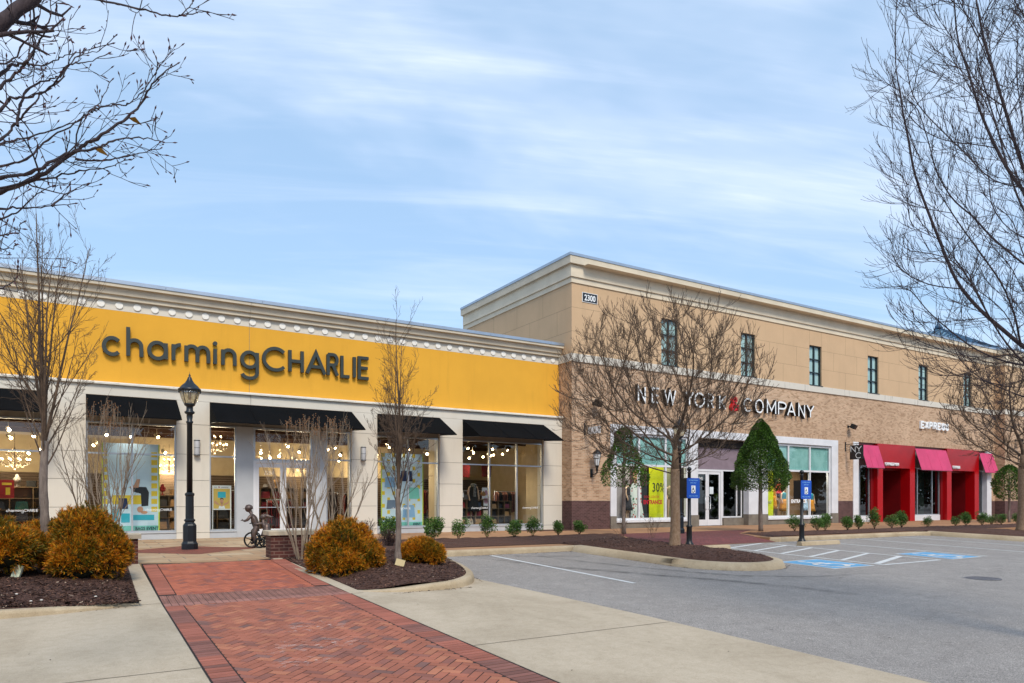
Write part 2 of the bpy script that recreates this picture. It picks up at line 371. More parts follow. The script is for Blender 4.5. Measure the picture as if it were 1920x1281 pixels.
# flagstone
k = NT('flagstone'); tcn = k.n('ShaderNodeTexCoord'); b = k.n('ShaderNodeTexBrick'); k.l(tcn.outputs['UV'], b.inputs['Vector'])
b.inputs['Scale'].default_value = 1; b.inputs['Brick Width'].default_value = .95; b.inputs['Row Height'].default_value = .62; b.inputs['Mortar Size'].default_value = .018; b.offset = .37
b.inputs['Color1'].default_value = lin('bfa98a'); b.inputs['Color2'].default_value = lin('a8835f'); b.inputs['Mortar'].default_value = lin('877a68')
o = k.mix(k.ramp(k.noise(2.4, 6, dist=1), .3, .7), b.outputs['Color'], k.mix(1.0, b.outputs['Color'], (.8, .78, .76, 1), 'MULTIPLY'))
k.l(o, k.p.inputs['Base Color']); k.p.inputs['Roughness'].default_value = .8; k.bump(k.noise(40, 5), .4, .006); M_['flag'] = k.m
# mulch
k = NT('mulch'); o = k.mix(k.ramp(k.noise(55, 4, rough=.8, stretch=(1, .5, 1)), .3, .7), lin('301c15'), lin('694637')); o = k.mix(k.ramp(k.noise(110, 3, rough=.8), .62, .75), o, lin('7a5a48'))
k.l(o, k.p.inputs['Base Color']); k.p.inputs['Roughness'].default_value = .95; k.bump(k.noise(45, 5, rough=.8), 1.0, .03); M_['mulch'] = k.m
PAVER = attrmat('paver_brick', .85, 0, .4, 150, .18, 3)
LEAF = attrmat('leaf', .55, .25, noise=.1)
CHIP = attrmat('mulch_chip', .95, 0, noise=.1)
def barkmat(name, a, b, sc_=14, st=(1, 1, .25)):
    k = NT(name); o = k.mix(k.ramp(k.noise(sc_, 6, rough=.75, stretch=st), .32, .68), lin(a), lin(b)); k.l(o, k.p.inputs['Base Color']); k.p.inputs['Roughness'].default_value = .9
    k.bump(k.noise(sc_ * 2.5, 5, stretch=st), .7, .015); return k.m
BARK_G = barkmat('grey_bark', '5e524b', '85776c'); BARK_B = barkmat('brown_bark', '43352a', '6b5746'); BARK_Z = barkmat('mottled_bark', '7b6047', '947c66', 20, (1, 1, .6))
BARK_D = barkmat('dark_purple_bark', '2b2228', '463a3c'); TWIG = barkmat('twig_bark', '3a2c22', '584636'); CRAPE = barkmat('pale_smooth_bark', '7a6a5a', 'a3927d', 9)
TWIGR = barkmat('reddish_twig_bark', '35272a', '523c3a')
# ================================================================== GROUND
def sheet(name, polys, m, z=None, parent=None):
    b = MB()
    for P in polys: b.poly([(p[0], p[1], (p[2] if len(p) > 2 else z)) for p in P])
    return b.build(name, m, parent)
g = MB()
ys = [-400, -8, 16.06, 16.062, 900]
xs = [-500, -60, 0, 60, 120, 900]
for i in range(5):
    for (a, b_) in ((-400, -8), (-8, 16.06), (16.06, 900)):
        g.poly([(xs[i], a, gz(a)), (xs[i+1], a, gz(a)), (xs[i+1], b_, gz(b_)), (xs[i], b_, gz(b_))])
struct(g.build('asphalt_ground', M_['asphalt']))
# sidewalk in front of the shops (a slab with a real edge), left clear where the flagstones lie
s = MB()
s.box(7.6, 14.9, 16.16, 26.2, -.2, 0); s.box(14.9, 20.3, 16.9, 26.2, -.2, 0); s.box(20.3, 90, 16.2, 26.2, -.2, 0)
s.poly([(14.9, 15.9, -.145), (20.3, 15.9, -.145), (20.3, 16.9, -.001), (14.9, 16.9, -.001)])
struct(s.build('sidewalk', M_['walk']))
fl = MB(); arc = [(-14, 15.95), (.6, 15.95), (1.0, 15.95), (1.8, 15.72), (2.6, 15.66), (3.2, 15.74), (3.5, 15.95), (7.6, 15.95), (7.6, 26.2), (-14, 26.2)]
fl.extrude([(x, y) for x, y in arc], lambda u, v, k: (u, v, .0 if k == 0 else -.3))
struct(fl.build('flagstone_paving', M_['flag']))
# concrete apron either side of the crosswalk, scored joints
ap = MB()
XL = [(6.95, -6), (6.9, 3.6), (6.85, 5.9), (6.82, 7.5), (6.7, 9.7), (6.5, 12.1)]
for i in range(5):
    a, b_ = XL[i], XL[i+1]; ap.poly([(3.78, a[1], gz(a[1]) + .004), (a[0], a[1], gz(a[1]) + .004), (b_[0], b_[1], gz(b_[1]) + .004), (3.78, b_[1], gz(b_[1]) + .004)])
ap.poly([(-40, -6, gz(-6) + .004), (.98, -6, gz(-6) + .004), (.98, 11.8, gz(11.8) + .004), (-40, 11.8, gz(11.8) + .004)])
ap.poly([(.70, 11.6, gz(11.6) + .008), (.98, 11.6, gz(11.6) + .008), (.95, 16.0, .002), (.74, 16.0, .002)])
ap.poly([(3.76, 11.3, gz(11.3) + .008), (3.98, 11.3, gz(11.3) + .008), (3.72, 15.95, .002), (3.52, 15.95, .002)])
struct(ap.build('concrete_apron', M_['conc']))
jn = MB()
for (x0, x1, y) in ((3.78, 6.8, 7.05), (-30, .98, 7.45), (-30, .98, 3.0), (3.78, 6.85, 2.6)):
    jn.poly([(x0, y - .006, gz(y) + .007), (x1, y - .006, gz(y) + .007), (x1, y + .006, gz(y) + .007), (x0, y + .006, gz(y) + .007)])
struct(jn.build('concrete_joints', mat('joint_dark', '4a4339', .9, 0)))
# tyre scuffs curving round the island: thin worn-in stains
k = NT('tyre_scuff'); at_ = k.n('ShaderNodeAttribute', attribute_name='Col'); tr_ = k.n('ShaderNodeBsdfTransparent'); k.p.inputs['Base Color'].default_value = (.07, .068, .066, 1); k.p.inputs['Roughness'].default_value = .7
mu = k.n('ShaderNodeMath', operation='MULTIPLY'); k.l(at_.outputs['Fac'], mu.inputs[0]); k.l(k.ramp(k.noise(3, 6, rough=.7), .3, .7), mu.inputs[1]); mx = k.n('ShaderNodeMixShader'); k.l(mu.outputs[0], mx.inputs[0]); k.l(tr_.outputs[0], mx.inputs[1]); k.l(k.p.outputs[0], mx.inputs[2]); k.l(mx.outputs[0], k.o.inputs[0])
def scuff(path, w, a0):
    V_, F_, C_ = [], [], []; P_ = []
    for i in range(len(path) - 1):
        for q in range(8): P_.append(Vector(path[i]).lerp(Vector(path[i+1]), q / 8))
    for i, p in enumerate(P_):
        t = (P_[min(i+1, len(P_)-1)] - P_[max(i-1, 0)]).normalized(); nn = Vector((-t.y, t.x)) * w / 2
        for s_ in (-1, 0, 1): q = p + nn * s_; V_.append((q.x, q.y, gz(q.y) + .002))
    m = len(P_)
    for i in range(m - 1):
        for s_ in (0, 1): F_.append((i*3+s_, i*3+s_+1, i*3+s_+4, i*3+s_+3))
    me = bpy.data.meshes.new('tyre_scuff'); me.from_pydata(V_, [], F_); me.materials.append(k.m); ca_ = me.color_attributes.new('Col', 'FLOAT_COLOR', 'POINT')
    for i in range(len(V_)):
        f = (i // 3) / (m - 1); al = a0 * math.sin(PI * min(1, max(0, f))) ** .5 if i % 3 == 1 else 0; ca_.data[i].color = (al, al, al, 1)
    o = bpy.data.objects.new('tyre_scuff', me); sc.collection.objects.link(o); struct(o)
scuff([(8.5, 15.4), (9.0, 13.2), (10.0, 11.3), (10.9, 9.6), (11.4, 8.2), (11.6, 6.8)], .5, .55)
scuff([(10.0, 15.6), (10.4, 13.5), (11.0, 11.6), (11.7, 10.1), (13.0, 9.3), (15, 9.1)], .35, .5)
scuff([(8.4, 15.8), (10.2, 15.2), (11.5, 14.4)], .7, .4)

# brick crosswalk: every brick laid as its own chamfered block
def cz(y):
    if y > 15.9: return 0.0
    if y > 11.6: return gz(11.6) + (y - 11.6) / 4.3 * (-gz(11.6))
    return gz(y)
def clip(poly, f):
    r = []
    for i in range(len(poly)):
        a, b = poly[i], poly[(i + 1) % len(poly)]; fa, fb = f(a), f(b)
        if fa >= 0: r.append(a)
        if (fa >= 0) != (fb >= 0):
            t = fa / (fa - fb); r.append((a[0] + (b[0] - a[0]) * t, a[1] + (b[1] - a[1]) * t))
    return r
rng = random.Random(5)
pv = MB()
def brick(poly, zf, col, h=.012, ch=.004):
    if len(poly) < 3: return
    ar = sum(poly[i][0] * poly[(i+1) % len(poly)][1] - poly[(i+1) % len(poly)][0] * poly[i][1] for i in range(len(poly))) / 2
    if abs(ar) < .0015: return
    if ar < 0: poly = poly[::-1]
    cx = sum(p[0] for p in poly) / len(poly); cy = sum(p[1] for p in poly) / len(poly); m = len(poly); n = len(pv.v)
    dz = rng.uniform(-.0012, .0012); tx, ty = rng.uniform(-.006, .006), rng.uniform(-.006, .006)
    ins = []
    for (x, y) in poly:
        d = math.hypot(x - cx, y - cy) or 1; ins.append((x - (x - cx) / d * ch * 1.4, y - (y - cy) / d * ch * 1.4))
    pv.v += [(x, y, zf(y) + h + dz + (x - cx) * tx + (y - cy) * ty) for x, y in ins] + [(x, y, zf(y) + h - ch * .8) for x, y in poly] + [(x, y, zf(y) - .01) for x, y in poly]
    pv.face(tuple(range(n, n + m)), 0, col)
    for i in range(m):
        j = (i + 1) % m; pv.face((n + i, n + m + i, n + m + j, n + j), 0, col); pv.face((n + m + i, n + 2*m + i, n + 2*m + j, n + m + j), 0, col)
cellf = lambda y: cz(y) - .006
GAP = .0052
def bcol(x, y):
    r = rng.random()
    patch = math.sin(x * 1.9 + 1.3 * math.sin(y * .8)) * math.sin(y * 1.25 + 2.0)
    if y > 12.15: base = lin('b8664c') if r < .6 else (lin('ab5e49') if r < .85 else lin('9a5b4e'))
    else:
        p = .08 + .20 * max(0, patch)
        base = lin('8a6056') if r < p * .5 else (lin('985f50') if r < p + .1 else (lin('ad6750') if r < .88 else lin('ba7558')))
    return rndcol(rng, tuple(c * f for c, f in zip(base, (.88, .92, .94))), .11)
C45, A = math.sqrt(.5), .104
INX0, INX1 = 1.25, 3.44
Y0_, Y1_ = 1.5, 15.66
def herring(x0, x1, y0, y1):
    R = 110
    for i in range(-R, R):
        for j in range(-R, R):
            k = (i - j) % 4
            if k == 0: cells = (i, j, 2, 1)
            elif k == 3: cells = (i, j, 1, 2)
            else: continue
            a0, b0, w, h = cells; cxr, cyr = (a0 + w / 2) * A, (b0 + h / 2) * A
            X = (cxr - cyr) * C45 + 2.3; Y = (cxr + cyr) * C45 + 8.5
            if X < x0 - .2 or X > x1 + .2 or Y < y0 - .2 or Y > y1 + .2: continue
            q = []
            for (u, v) in ((a0 * A + GAP, b0 * A + GAP), ((a0 + w) * A - GAP, b0 * A + GAP), ((a0 + w) * A - GAP, (b0 + h) * A - GAP), (a0 * A + GAP, (b0 + h) * A - GAP)):
                q.append(((u - v) * C45 + 2.3, (u + v) * C45 + 8.5))
            for f in (lambda p: p[0] - x0, lambda p: x1 - p[0], lambda p: p[1] - y0, lambda p: y1 - p[1]): q = clip(q, f) if len(q) > 2 else q
            brick(q, cellf, bcol(X, Y))
herring(INX0 + .006, INX1 - .006, Y0_, 11.28); herring(INX0 + .006, INX1 - .006, 12.2, Y1_)
y = Y0_; run = 0; dk = [False, False]
while y < Y1_:
    for sd, (a, b_) in enumerate(((1.0, INX0 - .004), (INX1 + .004, 3.76))):
        if rng.random() < .10: dk[sd] = not dk[sd]
        if 11.28 < y < 12.2: continue
        base = lin('85584e') if (dk[sd] and y < 12) else lin('a0604f')
        if sd == 1:
            brick([(a + .004, y + .010), (b_ - .004, y + .010), (b_ - .004, y + .093), (a + .004, y + .093)], cellf, rndcol(rng, base, .17))
        else: brick([(a + .004, y + .010), (b_ - .004, y + .010), (b_ - .004, y + .093), (a + .004, y + .093)], cellf, rndcol(rng, base, .17))
    y += .1
# detectable warning strip: four courses of studded pavers
x = 1.0
while x < 3.74:
    for r_ in range(4):
        y = 11.29 + r_ * .227; col = rndcol(rng, lin('8d6459') if r_ else lin('9a6c61'), .14)
        brick([(x + .004, y + .004), (x + .096, y + .004), (x + .096, y + .223), (x + .004, y + .223)], cellf, col)
        if r_ > 0:
            for a in range(2):
                for b_ in range(4):
                    cx, cy = x + .027 + a * .046, y + .034 + b_ * .053
                    pv.lathe([(.013, 0), (.008, .006)], cx, cy, 6, 0, False, tuple(c * .8 for c in col), cz=cellf(cy) + .011)
    x += .1
crosswalk = struct(pv.build('brick_crosswalk', PAVER))
bd = MB()
for (a, b_) in ((-6, 11.6), (11.6, 15.95)): bd.poly([(.985, a, cz(a) - .0015 + .004), (3.775, a, cz(a) + .0025), (3.775, b_, cz(b_) + (.0025 if b_ < 12 else -.004)), (.985, b_, cz(b_) + (.0025 if b_ < 12 else -.004))])
struct(bd.build('crosswalk_joint_sand', mat('joint_sand', '241915', .95, .3, 30)))
# efflorescence: chalky stains lying on the bricks
# brick diamond round the lamp, brick ramp to the second shop
dm = MB(); D = 1.72; dcx, dcy = 2.33, 19.75
dm.poly([(dcx - D, dcy, .004), (dcx, dcy - D, .004), (dcx + D, dcy, .004), (dcx, dcy + D, .004)])
BR_PAV = brickmat('diamond_paver', '8f4a3a', '77402f', '5d3a30', bw=.2, bh=.1, ms=.006, c3='5e342c')
struct(dm.build('brick_diamond_inlay', BR_PAV))
BR_PAV2 = brickmat('ramp_paver', '7c4240', '6a3838', '4f302e', bw=.2, bh=.1, ms=.006, vert=True, c3='5a3331')
pr = MB(); pr.poly([(15.0, 16.9, .004), (20.4, 16.9, .004), (21.9, 18.9, .004), (25.0, 20.9, .004), (17.4, 20.9, .004)]); pr.poly([(15.0, 15.93, -.137), (20.28, 15.93, -.137), (20.28, 16.9, .004), (15.0, 16.9, .004)])
struct(pr.build('brick_ramp', BR_PAV2))

# kerbs: swept profile with a rounded nose
def kerb(name, path, w=.16, inward=1, m=None, closed=False, parent=None, slope=1.0):
    """path: (x,y,ztop,zbase) along the outer foot; inward=+1 puts the kerb body to the left of travel"""
    b = MB(); n = len(path); rows = []
    for i in range(n):
        a = Vector(path[max(0, i - 1)][:2]); c = Vector(path[min(n - 1, i + 1)][:2]); t = (c - a).normalized(); nr = Vector((-t.y, t.x)) * inward
        x, y, zt, zb = path[i]; h = zt - zb; pr_ = []
        for (o, zz) in ((0, zb - .05), (.012 * slope, zb + h * (.55 if slope < 2 else .30)), (.03 * slope, zt - min(.02, h * .3)), (.055 * slope, zt), (w, zt + .002), (w, zb - .1)): pr_.append((x + nr.x * o, y + nr.y * o, zz))
        rows.append(len(b.v)); b.v += pr_
    for i in range(n - 1):
        for j in range(5):
            a, c = rows[i] + j, rows[i + 1] + j
            b.face((a, c, c + 1, a + 1) if inward < 0 else (a, a + 1, c + 1, c), 0, None, j in (1, 2))
    return b.build(name, m or M_['kerb'], parent)
def subdiv(path, step=.25):
    r = []
    for i in range(len(path) - 1):
        a, c = path[i], path[i + 1]; n = max(1, int(math.dist(a[:2], c[:2]) / step))
        for k_ in range(n): r.append(tuple(a[q] + (c[q] - a[q]) * k_ / n for q in range(len(a))))
    r.append(path[-1]); return r
def smoothp(P, it=2):
    for _ in range(it):
        q = [P[0]]
        for i in range(len(P) - 1):
            a, b = P[i], P[i + 1]; q += [tuple(.75 * u + .25 * v for u, v in zip(a, b)), tuple(.25 * u + .75 * v for u, v in zip(a, b))]
        q.append(P[-1]); P = q
    return P
rb = [(3.98, 11.46, .006), (4.4, 11.12, .05), (5.0, 11.0, .11), (5.7, 11.05, .14), (6.35, 11.7, .15), (6.8, 12.9, .15), (7.1, 14.3, .15), (7.3, 15.6, .15), (7.5, 16.0, .15), (8.2, 16.0, .15)]
rb = smoothp(rb); RB = [(x, y, gz(y) + h, gz(y)) for x, y, h in rb]
struct(kerb('kerb_right_bed', RB, inward=1))
struct(kerb('kerb_parking', subdiv([(8.2, 16.0, 0, gz(16)), (14.7, 16.0, 0, gz(16))], 1), inward=1))
lb = smoothp([(-40, 11.15, .12), (-2, 11.2, .12), (-.9, 11.21, .11), (-.2, 11.3, .085), (.4, 11.5, .04), (.74, 11.66, .006)]); LB = [(x, y, gz(y) + h, gz(y)) for x, y, h in lb]
struct(kerb('kerb_left_bed', LB, inward=1))
struct(kerb('kerb_far_bed', [(20.3, 16.6, 0, -.12), (20.3, 16.2, 0, gz(16)), (20.5, 15.95, 0, gz(16)), (24, 15.95, 0, gz(16)), (29.2, 15.95, 0, gz(16)), (29.6, 15.7, 0, gz(16))], inward=1))
# planting islands in the parking rows
def island(name, x0, x1, yf, yb, zc=.13):
    r = (x1 - x0) / 2; cx = (x0 + x1) / 2; pts = [(x0, yb)]
    yy = yf + r * 1.05; pts.append((x0, yy))
    for a in range(0, 181, 15): pts.append((cx - r * math.cos(rad(a)), yy - r * 1.05 * math.sin(rad(a))))
    pts += [(x1, yy), (x1, yb)]
    P = [(x, y, gz(y) + .17, gz(y)) for x, y in subdiv(pts, .4)]
    o = struct(kerb(name, P, w=.36, inward=1, m=M_['kerb'], slope=3.4)); return P, cx, r, yy
isl, icx, ir, iyy = island('kerb_island', 11.65, 14.75, 10.45, 15.95)
isl2, icx2, ir2, iyy2 = island('kerb_far_island', 29.7, 33.2, 10.2, 15.95)

def mulch_bed(name, poly, edge, mound, seed, chips=0, chipy=None, centre=None, zf=None):
    """polygon (x,y) filled with a grid; z = edge height field + mound that fades at the rim"""
    r_ = random.Random(seed); xs_ = [p[0] for p in poly]; ys_ = [p[1] for p in poly]
    x0, x1, y0, y1 = min(xs_), max(xs_), min(ys_), max(ys_); n = len(poly)
    P = np.array(poly); Q = np.roll(P, -1, axis=0)
    def inside(x, y):
        c = False
        for i in range(n):
            a, b = poly[i], poly[(i + 1) % n]
            if (a[1] > y) != (b[1] > y) and x < (b[0] - a[0]) * (y - a[1]) / (b[1] - a[1]) + a[0]: c = not c
        return c
    def dist(x, y):
        d = Q - P; t = np.clip(((x - P[:, 0]) * d[:, 0] + (y - P[:, 1]) * d[:, 1]) / (d ** 2).sum(1), 0, 1)
        return np.sqrt(((P[:, 0] + t * d[:, 0] - x) ** 2 + (P[:, 1] + t * d[:, 1] - y) ** 2).min())
    def hz(x, y):
        d = dist(x, y); w = .012 * (math.sin(x * 5.1 + y * 3.3) + math.sin(x * 2.3 - y * 6.1 + 1) + math.sin(x * 9.7 + 2) * math.sin(y * 8.9))
        return edge(x, y) + mound * (1 - math.exp(-d * 1.6)) + w * min(1, d * 4)
    st = max(.09, (x1 - x0) / 160); nx = int((x1 - x0) / st) + 2; ny = int((y1 - y0) / st) + 2
    b = MB(); idx = {}
    for i in range(nx):
        for j in range(ny):
            x, y = x0 + i * st, y0 + j * st
            if inside(x, y): idx[i, j] = len(b.v); b.v.append((x, y, hz(x, y)))
    for (i, j) in idx:
        if (i+1, j) in idx and (i, j+1) in idx and (i+1, j+1) in idx: b.face((idx[i, j], idx[i+1, j], idx[i+1, j+1], idx[i, j+1]), 0, None, True)
    # skirt to the outline
    rim = subdiv([tuple(p) for p in poly] + [tuple(poly[0])], .15); k0 = len(b.v)
    cxy = (sum(xs_) / n, sum(ys_) / n)
    rimv = []
    for (x, y) in rim:
        best = None
        for e in (.06, .12, .18, .26):
            d = math.hypot(cxy[0] - x, cxy[1] - y); q = (x + (cxy[0] - x) / d * e, y + (cxy[1] - y) / d * e)
            if inside(*q): best = q
        q = best or (x, y); rimv.append(((x, y, edge(x, y)), (q[0], q[1], hz(*q) if best else edge(x, y))))
    for i in range(len(rimv) - 1):
        a, c = rimv[i], rimv[i + 1]; b.poly([a[0], c[0], c[1], a[1]])
    if chips:
        for _ in range(chips):
            for t in range(20):
                x, y = r_.uniform(x0, x1), r_.uniform(chipy[0] if chipy else y0, chipy[1] if chipy else y1)
                if inside(x, y): break
            else: continue
            z = hz(x, y) + .004; a = r_.uniform(0, PI); l_, w_ = r_.uniform(.012, .034), r_.uniform(.003, .009); tl = r_.uniform(-.5, .5)
            u = Vector((math.cos(a), math.sin(a), math.sin(tl) * .6)) * l_; v = Vector((-math.sin(a), math.cos(a), r_.uniform(-.5, .5))) * w_
            p = Vector((x, y, z)); rr = r_.random(); base = lin('33201a') if rr < .5 else (lin('573b2d') if rr < .86 else (lin('7d5a47') if rr < .975 else lin('b09a85')))
            b.poly([p - u - v, p + u - v, p + u + v, p - u + v], 1, rndcol(r_, base, .2))
    o = b.build(name, [M_['mulch'], CHIP]); return stuff(o, {'mulch_left_bed': 'dark brown bark mulch in the left bed under the golden shrubs'}.get(name), None), hz
ed_r = lambda x, y: (gz(y) + .12 if y < 13 else gz(y) + .12 + (y - 13) / 3 * (-.005 - gz(16) - .12)) if y < 16 else .008
polR = [(3.95, 11.62)] + [(p[0] - .1 * 0, p[1]) for p in []]
inn = []
for i, (x, y, h) in enumerate(rb[2:]):
    a = Vector(rb[min(len(rb) - 1, i + 3)][:2]) - Vector(rb[max(0, i + 1)][:2]); a.normalize(); inn.append((x - a.y * .15, y + a.x * .15))
polR = [(3.97, 11.66)] + [p for p in inn if p[1] > 11.0 and p[0] < 7.5] + [(7.45, 16.2), (7.6, 16.9), (14.6, 16.9), (15.6, 18.2), (17.4, 20.8), (14, 20.6), (9.0, 20.6), (6.6, 22.0), (5.6, 22.0), (5.6, 16.42), (5.6, 15.86), (3.74, 15.86)]
def edR(x, y):
    walk = cz(min(y, 15.9)) + .012; kerbz = min(.008, gz(y) + .13 + max(0, y - 11.9) * .03); t = max(0, min(1, (x - 4.0) / .9)); return walk + (kerbz - walk) * t * t * (3 - 2 * t)
mr, hzR = mulch_bed('mulch', polR, edR, .10, 3, 9000, (11, 16))
mr['label'] = 'dark brown bark mulch right of the brick crosswalk and along the shopfront'
edl = lambda x, y: gz(y) + (.11 if x < -.9 else max(.012, .11 - (x + .9) * .055)) + max(0, y - 11.5) * .03
polL = [(-30, 11.33), (-2, 11.36), (-.9, 11.38), (-.2, 11.47), (.4, 11.66), (.70, 11.82), (.74, 15.86), (-30, 15.86)]
ml, hzL = mulch_bed('mulch_left_bed', polL, edl, .13, 4, 0)
ml.name = 'mulch'
# chips only where the lens sees the near bed
cb = MB(); r_ = random.Random(8)
for _ in range(8000):
    x, y = r_.uniform(-1.6, .7), 11.45 + (r_.random() ** 1.5) * 3.6; z = hzL(x, y) + .004
    a = r_.uniform(0, PI); l_, w_ = r_.uniform(.012, .036), r_.uniform(.003, .009)
    u = Vector((math.cos(a), math.sin(a), r_.uniform(-.4, .4))) * l_; v = Vector((-math.sin(a), math.cos(a), r_.uniform(-.5, .5))) * w_; p = Vector((x, y, z))
    rr = r_.random(); base = lin('33201a') if rr < .5 else (lin('573b2d') if rr < .86 else (lin('7d5a47') if rr < .975 else lin('b09a85')))
    cb.poly([p - u - v, p + u - v, p + u + v, p - u + v], 0, rndcol(r_, base, .2))
for (x, y) in ((.15, 11.9), (-.5, 11.75), (-.62, 11.72), (-.8, 12.0)):   # pale pebbles
    cb.ball((x, y, hzL(x, y) + .01), .022, 6, 0, .5, lin('d8d2c8'))
stuff(cb.build('bark_chips', CHIP), 'loose bark chips over the left mulch bed with a few white pebbles')
polI = [(x, y) for x, y in [(icx - ir + .3, 15.9)] + [(icx - (ir - .3) * math.cos(rad(a)), iyy - (ir - .28) * 1.05 * math.sin(rad(a))) for a in range(0, 181, 12)] + [(icx + ir - .3, 15.9), (15.0, 16.9), (11.9, 16.9)]]
mi_, hzI = mulch_bed('mulch', polI, lambda x, y: gz(min(16, y)) + .165, .20, 5, 4000)
mi_['label'] = 'mounded dark mulch filling the kerbed island round the vase shaped tree'
polF = [(20.45, 16.3), (29.3, 16.3), (29.9, 15.9), (33.0, 15.9), (33.0, 16.3), (60, 16.3), (60, 18.3), (33, 18.5), (26, 18.3), (21.9, 18.8)]
mf, hzF = mulch_bed('mulch', polF, lambda x, y: .008, .10, 6, 2500)
mf['label'] = 'dark mulch strip under the small shrubs before the brick shops'
polI2 = [(icx2 - ir2 + .3, 15.9)] + [(icx2 - (ir2 - .3) * math.cos(rad(a)), iyy2 - (ir2 - .28) * 1.05 * math.sin(rad(a))) for a in range(0, 181, 12)] + [(icx2 + ir2 - .3, 15.9)]
mg, hzI2 = mulch_bed('mulch', polI2, lambda x, y: gz(min(16, y)) + .165, .18, 7)
mg['label'] = 'dark mulch in the far kerbed island at the right edge'
mv = MB(); mv.poly([(16.3, 24.35, .006), (18.2, 24.35, .006), (18.2, 25.65, .006), (16.3, 25.65, .006), (15.3, 25.2, .006)])
o_ = stuff(mv.build('mulch', M_['mulch'])); o_['label'] = 'small mulch patch at the corner where the yellow and brick buildings meet'

# painted markings
pm = MB()
def stripe(a, b_, w, mi=0, h=.004):
    a, b_ = Vector(a), Vector(b_); t = (b_ - a).normalized(); n_ = Vector((-t.y, t.x)) * w / 2
    pm.poly([(p.x, p.y, gz(p.y) + h) for p in (a - n_, b_ - n_, b_ + n_, a + n_)], mi)
stripe((9.0, 15.85), (8.93, 10.2), .10)
stripe((16.85, 15.2), (16.75, 10.02), .10); stripe((19.45, 15.5), (19.42, 10.05), .10); stripe((16.8, 10.02), (19.42, 10.07), .10)
for i in range(6): stripe((16.86, 10.25 + i * .93), (19.4, 11.12 + i * .93), .16 if i == 0 else .12, 0, .0045)
stripe((21.9, 14.9), (21.9, 10.05), .10); stripe((24.75, 15.85), (24.6, 10.1), .10); stripe((27.55, 15.85), (27.4, 10.3), .10)
struct(pm.build('parking_lines', M_['paint']))
def isa(b, fn, mi, k=1.0):
    """wheelchair symbol strokes in a unit square, fn(u,v)->xyz"""
    def st(P, w):
        P = [Vector(p) for p in P]
        for i in range(len(P) - 1):
            t = (P[i+1] - P[i]).normalized(); n_ = Vector((-t.y, t.x)) * w / 2; a, c = P[i] - t * w * .1, P[i+1] + t * w * .1
            b.poly([fn(*(a - n_)), fn(*(c - n_)), fn(*(c + n_)), fn(*(a + n_))], mi)
    w = .085 * k
    b.poly([fn(.40 + .075 * math.cos(a * PI / 6), .90 + .075 * math.sin(a * PI / 6)) for a in range(12)], mi)
    st([(.42, .80), (.44, .48)], w * 1.15); st([(.43, .64), (.66, .64)], w); st([(.44, .48), (.68, .48)], w * 1.2)
    st([(.68, .48), (.80, .18)], w); st([(.80, .18), (.92, .22)], w)
    st([(.45 + .27 * math.cos(rad(a)), .33 + .27 * math.sin(rad(a))) for a in range(115, 345, 14)], w)
for (cx, cy, nm) in ((15.6, 10.8, 0), (20.75, 10.8, 1)):
    b = MB(); h_ = .80
    b.poly([(cx + x * h_, cy + y * h_, gz(cy + y * h_) + .004) for x, y in ((-1, -1), (1, -1), (1, 1), (-1, 1))], 0)
    h2 = h_ - .07; b.poly([(cx + x * h2, cy + y * h2, gz(cy + y * h2) + .007) for x, y in ((-1, -1), (1, -1), (1, 1), (-1, 1))], 1)
    isa(b, lambda u, v: (cx + (u - .55) * 1.35, cy + (v - .52) * 1.35, gz(cy + (v - .52) * 1.35) + .0095), 0, 1.15)
    struct(b.build('accessible_parking_marking', [M_['paint'], M_['paintb']]))
# manhole
mh = MB(); mx, my = 16.2, 7.55; mh.lathe([(.36, -.01), (.36, .005), (.33, .007), (.33, .003), (.30, .006), (.001, .006)], mx, my, 32, 0, False, cz=gz(my) + .001)
for i in range(-4, 5):
    hw = math.sqrt(max(0, .28 ** 2 - (i * .06) ** 2)); mh.box(mx - hw, mx + hw, my + i * .06 - .012, my + i * .06 + .012, gz(my) + .004, gz(my) + .012)
tag(mh.build('manhole_cover', mat('worn_iron_cover', '66656a', .6, .2, 8)), 'round grey iron manhole cover set in the asphalt', 'manhole cover')
# wheel stops
ws = MB(); ws.profx([(-.11, 0), (.11, 0), (.08, .11), (.05, .13), (-.05, .13), (-.08, .11)], -1.0, 1.0)
w0 = ws.build('wheel_stop', M_['kerb']); w0.location = (15.6, 14.75, gz(14.7)); tag(w0, 'concrete wheel stop half hidden behind the mulched island', 'wheel stop', 'concrete wheel stops')
w1 = w0.copy(); sc.collection.objects.link(w1); w1.location = (20.75, 14.6, gz(14.6)); w1['label'] = 'concrete wheel stop beside the far accessible parking sign'

# leaf litter and grit gathered along the kerb feet
lt = MB(); r_ = random.Random(12)
def litter(p0, p1, n, w=.10):
    for _ in range(n):
        t = r_.random(); x = p0[0] + (p1[0] - p0[0]) * t + r_.gauss(0, w * .5); y = p0[1] + (p1[1] - p0[1]) * t - abs(r_.gauss(0, w)); z = gz(y) + .008; a = r_.uniform(0, PI); l_ = r_.uniform(.006, .026); w_ = l_ * r_.uniform(.3, .7)
        u = Vector((math.cos(a), math.sin(a), r_.uniform(-.2, .3))) * l_; v = Vector((-math.sin(a), math.cos(a), r_.uniform(-.2, .3))) * w_; p = Vector((x, y, z + .004)); c_ = r_.choice([lin('3a2a1e'), lin('57402c'), lin('2a2320'), lin('6b5138')])
        lt.poly([p - u, p - v, p + u, p + v], 0, rndcol(r_, c_, .2))
litter((8.2, 15.95), (11.6, 15.95), 260); litter((20.6, 15.9), (29.3, 15.9), 300); litter((-3, 11.12), (.6, 11.5), 90, .05); litter((4.4, 11.0), (6.0, 11.1), 140, .06); litter((6.4, 11.6), (7.2, 15.4), 150, .06)
